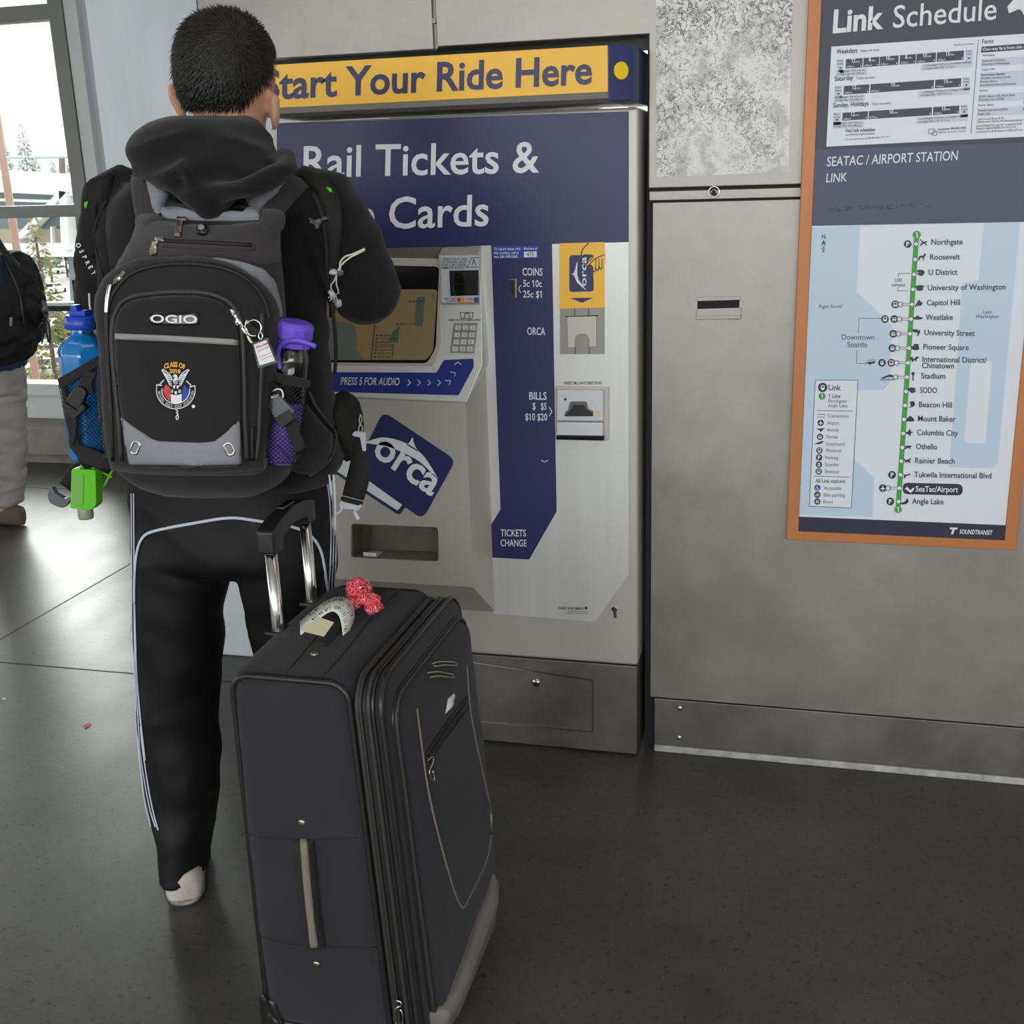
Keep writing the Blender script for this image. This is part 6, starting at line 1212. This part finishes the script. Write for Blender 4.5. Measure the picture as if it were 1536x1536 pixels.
mb = SB(); mb.tube(loopYZ(X3-.006, -.001, .058), .0048, 8, True); mb.tube(loopYZ(X2+.012, -.001, .058), .0030, 8, True); mb.build('piping', 'case_pipe', shell, True)
# front pocket with a bulging face
yA, yB, zA, zB = 1.548, 1.944, .085, .705; N1, N2 = 34, 46; mb = SB(); idx = {}
def pocket_pt(i, j):
    u, w_ = i/N1, j/N2; y = yA+(yB-yA)*u; z = zA+(zB-zA)*w_
    rc = .05; dx = max(0, max(yA+rc-y, y-(yB-rc))); dz = max(0, max(zA+rc-z, z-(zB-rc))); L = math.hypot(dx, dz)
    if L > 0 and dx > 0 and dz > 0:
        m_ = max(dx, dz)/rc; q = m_*rc/L if L > 0 else 1; sy = 1 if y > (yA+yB)/2 else -1; sz_ = 1 if z > (zA+zB)/2 else -1
        y = (yB-rc if sy > 0 else yA+rc)+sy*dx*q; z = (zB-rc if sz_ > 0 else zA+rc)+sz_*dz*q
    e = min(min(u, 1-u)*(yB-yA), min(w_, 1-w_)*(zB-zA)); k = min(1, e/.022); x = X3+.020*math.sqrt(max(0, 1-(1-k)**2))+.024*math.sin(math.pi*min(1, max(0, 1.08-w_)))*math.sin(math.pi*u)**.6*min(1, e/.05)
    return V((x+.0015*noise.noise(V((y*14, z*14, 3))), y, z))
for i in range(N1+1):
    for j in range(N2+1): idx[i, j] = len(mb.v); mb.v.append(pocket_pt(i, j))
for i in range(N1):
    for j in range(N2): mb.f.append((idx[i, j], idx[i+1, j], idx[i+1, j+1], idx[i, j+1]))
bd_ = [(i, 0) for i in range(N1)]+[(N1, j) for j in range(N2)]+[(i, N2) for i in range(N1, 0, -1)]+[(0, j) for j in range(N2, 0, -1)]
o_ = len(mb.v)
for k in bd_: mb.v.append(V((X3-.004, mb.v[idx[k]].y, mb.v[idx[k]].z)))
for q, k in enumerate(bd_): k2 = bd_[(q+1) % len(bd_)]; mb.f.append((idx[k], idx[k2], o_+(q+1) % len(bd_), o_+q))
fpk = mb.build('front_pocket', 'case', sc_, True)
rim_ = [pocket_pt(*k) for k in bd_]
mb = SB(); mb.tube([p+V((.007, 0, 0)) for p in rim_], .0042, 6, True); mb.build('zipper', 'zip', fpk, True)
mb = SB(); mb.tube([p+V((.001, 0, 0)) for p in rim_], .0045, 6, True); mb.build('piping', 'case_pipe', fpk, True)
BSC = bvh([body, gus, shell, fpk]); Ys = 1.72
mb = MB(); run(mb, [(625, 1063), (631, 1110), (641, 1181), (654, 1240), (669, 1297), (682, 1340), (690, 1358), (695, 1361), (704, 1345), (730, 1290), (736, 1252)], BSC, Ys, .0022, 0); run(mb, [(700, 1000), (704, 1059), (712, 1105), (720, 1143), (732, 1198), (737, 1225), (737, 1250)], BSC, Ys, .0022, 0); mb.build('tan_piping', 'tan_thread', fpk, True)
mb = MB(); run(mb, [(638, 1132), (660, 1098), (684, 1066), (700, 1046)], BSC, Ys, .0035, 0); mb.build('slant_zip', 'case_dark', fpk, True)
patch('slant_flap', [(640, 1136), (662, 1103), (686, 1070), (702, 1050), (703, 1062), (688, 1082), (664, 1114), (644, 1146)], BSC, 'case_dark', fpk, Ys, .004, 4, 6)
def ring_pull(pts, r=.0016, m='brass'):
    mb = MB(); run(mb, pts, BSC, Ys, r, .006, n=3); mb.build('zip_pull', m, fpk, True)
ring_pull([(646, 1000), (656, 995), (668, 994), (680, 996), (680, 1000), (668, 999), (656, 1000), (648, 1003)]); ring_pull([(638, 1014), (650, 1009), (662, 1011), (676, 1014), (674, 1018), (660, 1016), (648, 1016), (640, 1018)])
ring_pull([(637, 1140), (644, 1134), (645, 1142), (641, 1150), (639, 1160), (644, 1171), (647, 1168), (644, 1155)])
ring_pull([(596, 1497), (604, 1499), (603, 1506), (596, 1508), (592, 1520), (594, 1530), (602, 1534), (609, 1528), (608, 1518), (602, 1510)], .002, 'chrome')
patch('logo_plate', [(672, 1048), (681, 1040), (679, 1057), (668, 1070)], BSC, 'paper', fpk, Ys, .003, 1, 4, lift=.001)
mb = SB(); slab = [(X3-.02, Y0+.012), (X3+.030, Y0+.03), (X3+.040, Y0+.09), (X3+.040, Y1-.10), (X3+.030, Y1-.05), (X3-.02, Y1-.02)]
mb.rings([[V((x-dx*(1 if x > X3 else 0), y, z+(y-Y0)*tl)) for x, y in slab] for dx, z, tl in ((.036, .035, 0), (.014, .06, .02), (0, .10, .10), (.008, .112, .13))]); mb.build('foot_bumper', 'case_grey', sc_, bevel=.008)
# near side: piping, seams, carrying strap, rivets, corner guard
def loopXZ(y, ins, r):
    a, b, c, d = X0+ins, X1-ins, ZB+ins, ZT-ins; o = []
    for cx_, cz_, a0 in ((b-r, d-r, 0), (a+r, d-r, math.pi/2), (a+r, c+r, math.pi), (b-r, c+r, 1.5*math.pi)):
        for k in range(7): t = a0+math.pi/2*k/6; o.append(V((cx_+r*math.cos(t), y, cz_+r*math.sin(t))))
    return o
for y in (Y0+.006, Y1-.006):
    mb = SB(); mb.tube(loopXZ(y, .007, .032), .0055, 8, True); mb.build('piping', 'case_pipe', body, True)
BB = bvh([body]); mb = MB(); run(mb, [(362, 1251), (400, 1255), (450, 1258), (500, 1257), (534, 1256)], BB, Y0, .0016, -.0004); run(mb, [(386, 1402), (430, 1414), (490, 1420), (565, 1420)], BB, Y0, .0016, -.0004); mb.build('seam', 'case_dark', body, True)
patch('side_handle', [(441, 1259), (472, 1258), (478, 1320), (484, 1380), (490, 1420), (462, 1422), (452, 1360), (446, 1310)], BB, 'web', body, Y0, .016, 9, 6)
BB2 = bvh([o for o in body.children if o.name.startswith('side_handle')]+[body])
patch('handle_tape', [(450, 1259), (461, 1259), (466, 1320), (471, 1375), (477, 1420), (466, 1421), (459, 1360), (454, 1310)], BB2, 'tan_thread', body, Y0, .002, 2, 5, lift=.001)
for x, y in ((453, 1234), (475, 1446)):
    p, n = lay(BB, x, y, Y0); mb = MB(); mb.tube([p-n*.001, p+n*.002, p+n*.003], [.0065, .0065, .004], 16); mb.build('rivet', 'brass', body, True)
patch('corner_guard', [(388, 1490), (402, 1492), (413, 1502), (420, 1520), (430, 1550), (434, 1580), (396, 1580)], BB, 'case_pipe', body, Y0, .004, 4, 6, lift=.002)
# top: carrying handle, rivets, seams
def top(x, y, z=ZT): return PZ(x, y, z)
mb = MB(); run(mb, [(428, 1012), (450, 985), (480, 950), (520, 908), (545, 882)], BB, 1.7, .0015, -.0003); run(mb, [(480, 1020), (520, 975), (560, 925), (600, 885)], BB, 1.7, .0015, -.0003); mb.build('seam', 'case_dark', body, True)
a = top(486, 966); b = top(563, 893); mid = V((a.x, 0, 0))
pth = [V((a.x, a.y-.02, ZT+.002)), V((a.x, a.y+.02, ZT+.009)), V((a.x, a.y+.06, ZT+.018)), V((a.x, (a.y+b.y)/2, ZT+.021)), V((a.x, b.y-.06, ZT+.018)), V((a.x, b.y-.02, ZT+.009)), V((a.x, b.y+.02, ZT+.002))]
mb = MB(); mb.tube(spl(pth, 4), .015, 10, flat=.5, nrm=[V((0, 0, 1))]*len(spl(pth, 4))); th_ = mb.build('top_handle', 'web', body, True)
p = top(472, 982, ZT+.003); mb = MB(); mb.tube([p, p+V((0, 0, .003))], .0065, 16); mb.build('rivet', 'brass', body, True)
# telescopic handle
hy0, hy1, hx = 1.700, 1.845, -.878
th2 = MB()
for y, zt2_ in ((hy0, .91), (hy1, .915)):
    mb = MB(); mb.tube([V((hx, y, .60)), V((hx, y, zt2_))], .0108, 24); mb.build('handle_tube', 'chrome', sc_, True)
    mb = MB(); mb.box((hx-.018, y-.020, ZT-.004), (hx+.016, y+.020, ZT+.006)); mb.build('tube_collar', 'black_plastic', sc_, bevel=.004)
mb = MB(); sec = lambda y, z0, z1, w: [V((hx+sx*w, y, z)) for sx, z in ((-1, z0), (1, z0), (1, z1), (-1, z1))]
mb.rings([sec(hy0-.020, .894, .928, .013), sec(hy0-.016, .890, .934, .016), sec(hy0+.016, .890, .943, .016), sec(hy0+.022, .910, .945, .015), sec((hy0+hy1)/2, .922, .953, .0145), sec(hy1-.024, .917, .951, .015), sec(hy1-.016, .902, .949, .016), sec(hy1+.014, .902, .942, .016), sec(hy1+.018, .906, .936, .013)])
gp = mb.build('handle_grip', 'black_plastic', sc_, bevel=.005)
mb = MB(); mb.box((hx-.008, (hy0+hy1)/2-.022, .950), (hx+.008, (hy0+hy1)/2+.022, .9575)); mb.build('release_button', 'gloss_black', gp, bevel=.003)
mb = MB(); mb.box((X0-.012, Y0+.08, ZB), (X0+.004, Y1-.08, ZT-.05)); mb.build('handle_housing', 'case_pipe', sc_, bevel=.006)
# wheels and feet
for y in (Y0+.05, Y1-.05):
    mb = MB(); mb.tube([V((X0+.012, y-.014, .035)), V((X0+.012, y+.014, .035))], .035, 24); w_ = mb.build('wheel', 'tyre', sc_, True)
    mb = MB(); mb.box((X0+.0, y-.022, .05), (X0+.06, y+.022, .10)); mb.build('wheel_housing', 'black_plastic', w_, bevel=.006)
    mb = MB(); mb.box((X1+.0, y-.02, 0), (X1+.05, y+.02, .06)); mb.build('foot', 'black_plastic', sc_, bevel=.006)
# airline tag looped on the handle
tg = thing('baggage_tag', 'white printed airline paper tag looped round the suitcase top handle', 'tag', top(500, 940))
U = spl([PY(420, 960, 1.70), PY(444, 938, 1.73), PY(466, 918, 1.745), PY(488, 902, 1.75), PY(510, 895, 1.75), PY(527, 904, 1.745), PY(532, 924, 1.735), PY(524, 948, 1.71), PY(515, 962, 1.70)], 5)
Lw = spl([PY(452, 952, 1.68), PY(465, 940, 1.69), PY(480, 927, 1.70), PY(492, 919, 1.705), PY(500, 917, 1.705), PY(508, 923, 1.70), PY(512, 935, 1.695), PY(514, 950, 1.69), PY(514, 963, 1.69)], 5)
n_ = len(U); mb = MB(); mb.v = [u.lerp(l, t) for t in (0, .5, 1) for u, l in zip(U, Lw)]; mb.f = [(r*n_+i, r*n_+i+1, (r+1)*n_+i+1, (r+1)*n_+i) for r in (0, 1) for i in range(n_-1)]; band = mb.build('paper_band', 'paper', tg, True, solid=.0005)
mb = MB(); rg = random.Random(2); i = 8
while i < n_-6:
    for a_, b_ in ((.08, .34), (.42, .52), (.58, .9)):
        if rg.random() < .75:
            t0, t1 = a_+rg.random()*.03, b_-rg.random()*.12; nn = (U[i+1]-U[i]).cross(Lw[i]-U[i]).normalized()*.0007
            if nn.y > 0: nn = -nn
            k = rg.uniform(.15, .55); q = [U[i].lerp(Lw[i], t0), U[i].lerp(Lw[i], t1), U[i].lerp(U[i+1], k).lerp(Lw[i].lerp(Lw[i+1], k), t1), U[i].lerp(U[i+1], k).lerp(Lw[i].lerp(Lw[i+1], k), t0)]
            mb.add([p+nn for p in q], [(0, 1, 2, 3)])
    i += 1
mb.build('barcode', 'print_ink', tg)
T_ = Plane((0, 0, ZT+.016), (0, -.25, 1)); mb = MB(); mb.slab(T_, [(450, 946), (478, 926), (501, 934), (486, 955)], 0, .0006); stub = mb.build('paper_stub', 'paper_cream', tg)
# red bandana
bn = MB(); rg = random.Random(4)
def puff(x, y, Y, r, sy=1): bn.ball(PY(x, y, Y), (r, r*.8, r*sy), 18, 12)
puff(537, 885, 1.79, .024, .95); puff(529, 892, 1.79, .015); puff(547, 890, 1.79, .014)
puff(525, 906, 1.76, .014, .8); puff(538, 903, 1.77, .010); puff(548, 899, 1.77, .010); puff(560, 902, 1.77, .015, .9); puff(558, 911, 1.765, .013); puff(567, 907, 1.77, .010)
bnd = fuse(bn, 'bandana', 'bandana', None, .0035, 3, .006, (38, 38, 38), 2)
tag(bnd, 'red bandana with white print tied in a knot on the suitcase handle', 'bandana')
mb = MB(); pts_ = [PY(492, 925, 1.765), PY(500, 928, 1.76), PY(488, 930, 1.755), PY(484, 926, 1.76)]
# ================================================================ THE OTHER TRAVELLER
Y2 = 4.41
mb = MB(); 
loft_px(mb, [(120, -92, -60, Y2, .05), (135, -106, -42, Y2, .09), (165, -112, -36, Y2, .105), (200, -108, -38, Y2, .10), (228, -98, -46, Y2, .08), (250, -94, -48, Y2, .07), (275, -86, -44, Y2, .06)], 28, 2.2, 3)
mb.ball(PY(-114, 185, Y2), (.02, .014, .018), 10, 6)
loft_px(mb, [(285, -84, -44, Y2, .06), (330, -92, -24, Y2, .10), (400, -84, -2, Y2, .12), (540, -80, 32, Y2, .16), (600, -60, 30, Y2, .14)], 24, 2.2, 2)
l1 = [PY(-6, 590, Y2-.05), PY(2, 680, Y2-.05), PY(8, 758, Y2-.05)]; l2 = [PY(-20, 590, Y2+.12), PY(-22, 680, Y2+.14), PY(-18, 752, Y2+.14)]
for l in (l1, l2): mb.tube(l+[V((l[2].x-.02, l[2].y, .05)), V((l[2].x-.14, l[2].y, .035))], [.08, .055, .045, .045, .03], 12)
sh2 = PY(-40, 330, Y2-.15); el2 = PY(-22, 420, Y2-.19); wr2 = PY(-45, 470, Y2-.17); mb.tube([sh2, el2, wr2], [.045, .042, .032], 10); hand(mb, wr2, (-1, 0, -.2), (0, 0, 1), (0, 1, 0))
p2 = fuse(mb, 'person', 'skin', None, .012, 4); tag(p2, 'person in navy jacket and grey trousers standing by the window at the left edge', 'person')
mb = MB(); loft_px(mb, [(112, -94, -54, Y2, .06), (131, -110, -32, Y2, .112), (160, -110, -26, Y2, .125), (190, -100, -28, Y2, .118), (214, -84, -38, Y2, .088)], 28, 2.2, 3); fuse(mb, 'hair', 'hair', p2, .012, 4, .006, (30, 30, 30))
mb = MB(); loft_px(mb, [(262, -88, -36, Y2, .10), (285, -110, -22, Y2, .16), (330, -114, -12, Y2, .20), (370, -110, 2, Y2, .21), (420, -104, 16, Y2, .22), (500, -96, 36, Y2, .21), (540, -92, 44, Y2, .20), (554, -90, 44, Y2, .19)], 30, 2.4, 3); mb.tube([sh2, (sh2+el2)/2, el2, wr2], [.085, .08, .07, .055], 14); jk = fuse(mb, 'jacket', 'navy_cloth', p2, .012, 4, .007, (9, 9, 16))
mb = MB(); loft_px(mb, [(545, -82, 40, Y2, .18), (570, -78, 42, Y2, .18), (600, -70, 42, Y2, .16)], 24, 2.3, 2)
loft_px(mb, [(590, -52, 42, Y2-.04, .12), (650, -40, 42, Y2-.05, .10), (700, -30, 42, Y2-.05, .09), (740, -24, 38, Y2-.05, .085), (757, -22, 36, Y2-.05, .08)], 22, 2.2, 2)
loft_px(mb, [(590, -62, 20, Y2+.10, .11), (650, -58, 12, Y2+.13, .10), (700, -54, 14, Y2+.14, .09), (748, -48, 14, Y2+.14, .08)], 22, 2.2, 2); fuse(mb, 'trousers', 'grey_cloth', p2, .012, 3, .010, (6, 6, 16), 9)
for l in (l1, l2):
    a = l[2]; mb = MB(); rings = []
    for t, hw, h in ((.085, .02, .06), (.075, .04, .09), (.03, .046, .10), (-.06, .046, .085), (-.15, .05, .06), (-.2, .04, .045), (-.215, .02, .03)): rings.append([V((a.x+t, a.y+hw*math.cos(2*math.pi*k/16), .003+h*(.5+.5*math.copysign(abs(math.sin(2*math.pi*k/16))**.7, math.sin(2*math.pi*k/16))))) for k in range(16)])
    mb.rings(rings); mb.build('boot', 'bark', p2, True)
bp2 = thing('backpack', 'worn black backpack on the person in the navy jacket', 'backpack', PY(30, 540, Y2))
mb = MB(); loft_px(mb, [(378, -14, 26, Y2-.02, .10), (392, -22, 42, Y2-.03, .16), (420, -24, 54, Y2-.03, .18), (450, -24, 64, Y2-.03, .19), (480, -24, 70, Y2-.03, .19), (505, -20, 66, Y2-.03, .18), (530, -10, 46, Y2-.03, .16), (544, 0, 30, Y2-.03, .12)], 28, 2.6, 3); bg2 = fuse(mb, 'bag', 'osprey', bp2, .010, 4, .010, (9, 9, 12), 4)
BQ = bvh([bg2]); Yq = Y2-.2
patch('side_pouch', [(38, 420), (52, 425), (66, 450), (68, 478), (58, 494), (44, 480), (34, 450)], BQ, 'osprey', bp2, Yq, .03, 8, 5); patch('flap_strap', [(28, 396), (40, 400), (52, 416), (58, 424), (52, 426), (40, 412), (28, 404)], BQ, 'web', bp2, Yq, .012, 3, 5)
mb = MB(); run(mb, [(6, 392), (20, 420), (30, 450), (36, 490)], BQ, Yq, .006, 0); run(mb, [(40, 455), (52, 462), (58, 476), (52, 490)], BQ, Yq, .004, .028); mb.build('seam', 'case_pipe', bp2, True)
patch('buckle', [(54, 452), (62, 456), (64, 474), (58, 478), (52, 466)], BQ, 'grey_plastic', bp2, Yq, .02, 3, 4, lift=.02); patch('label_tab', [(14, 476), (19, 476), (18, 490), (14, 489)], BQ, 'pack_grey', bp2, Yq, .006, 1, 4)
mb = MB(); mb.tube([PY(*p) for p in ((-10, 350, Yq+.03), (6, 376, Yq+.03), (18, 390, Yq+.04), (28, 400, Yq+.08))], .02, 8, flat=.4); mb.build('shoulder_strap', 'web', bp2, True)
mb = MB(); mb.tube([PY(x, y, Yq+.02) for x, y in spl([(64, 478), (72, 484), (75, 500), (74, 514), (70, 502), (68, 488), (65, 482), (64, 500), (63, 516)], 3)], .004, 6); mb.build('drawcord', 'web', bp2, True)
# scrap on the floor
mb = MB(); pts = [PZ(125, 1089, .001), PZ(135, 1084, .001), PZ(137, 1087, .001), PZ(128, 1093, .001)]; mb.prism([p+V((0, 0, .0008)) for p in pts], pts); tag(mb.build('paper_scrap', 'red'), 'tiny red paper scrap on the concrete floor at the left', 'litter')
mb = MB(); pts = [PZ(3, 1047, .001), PZ(8, 1047, .001), PZ(8, 1050, .001), PZ(3, 1050, .001)]; mb.prism([p+V((0, 0, .0008)) for p in pts], pts); tag(mb.build('paper_scrap', 'paper'), 'tiny white paper scrap on the concrete floor at the left edge', 'litter')
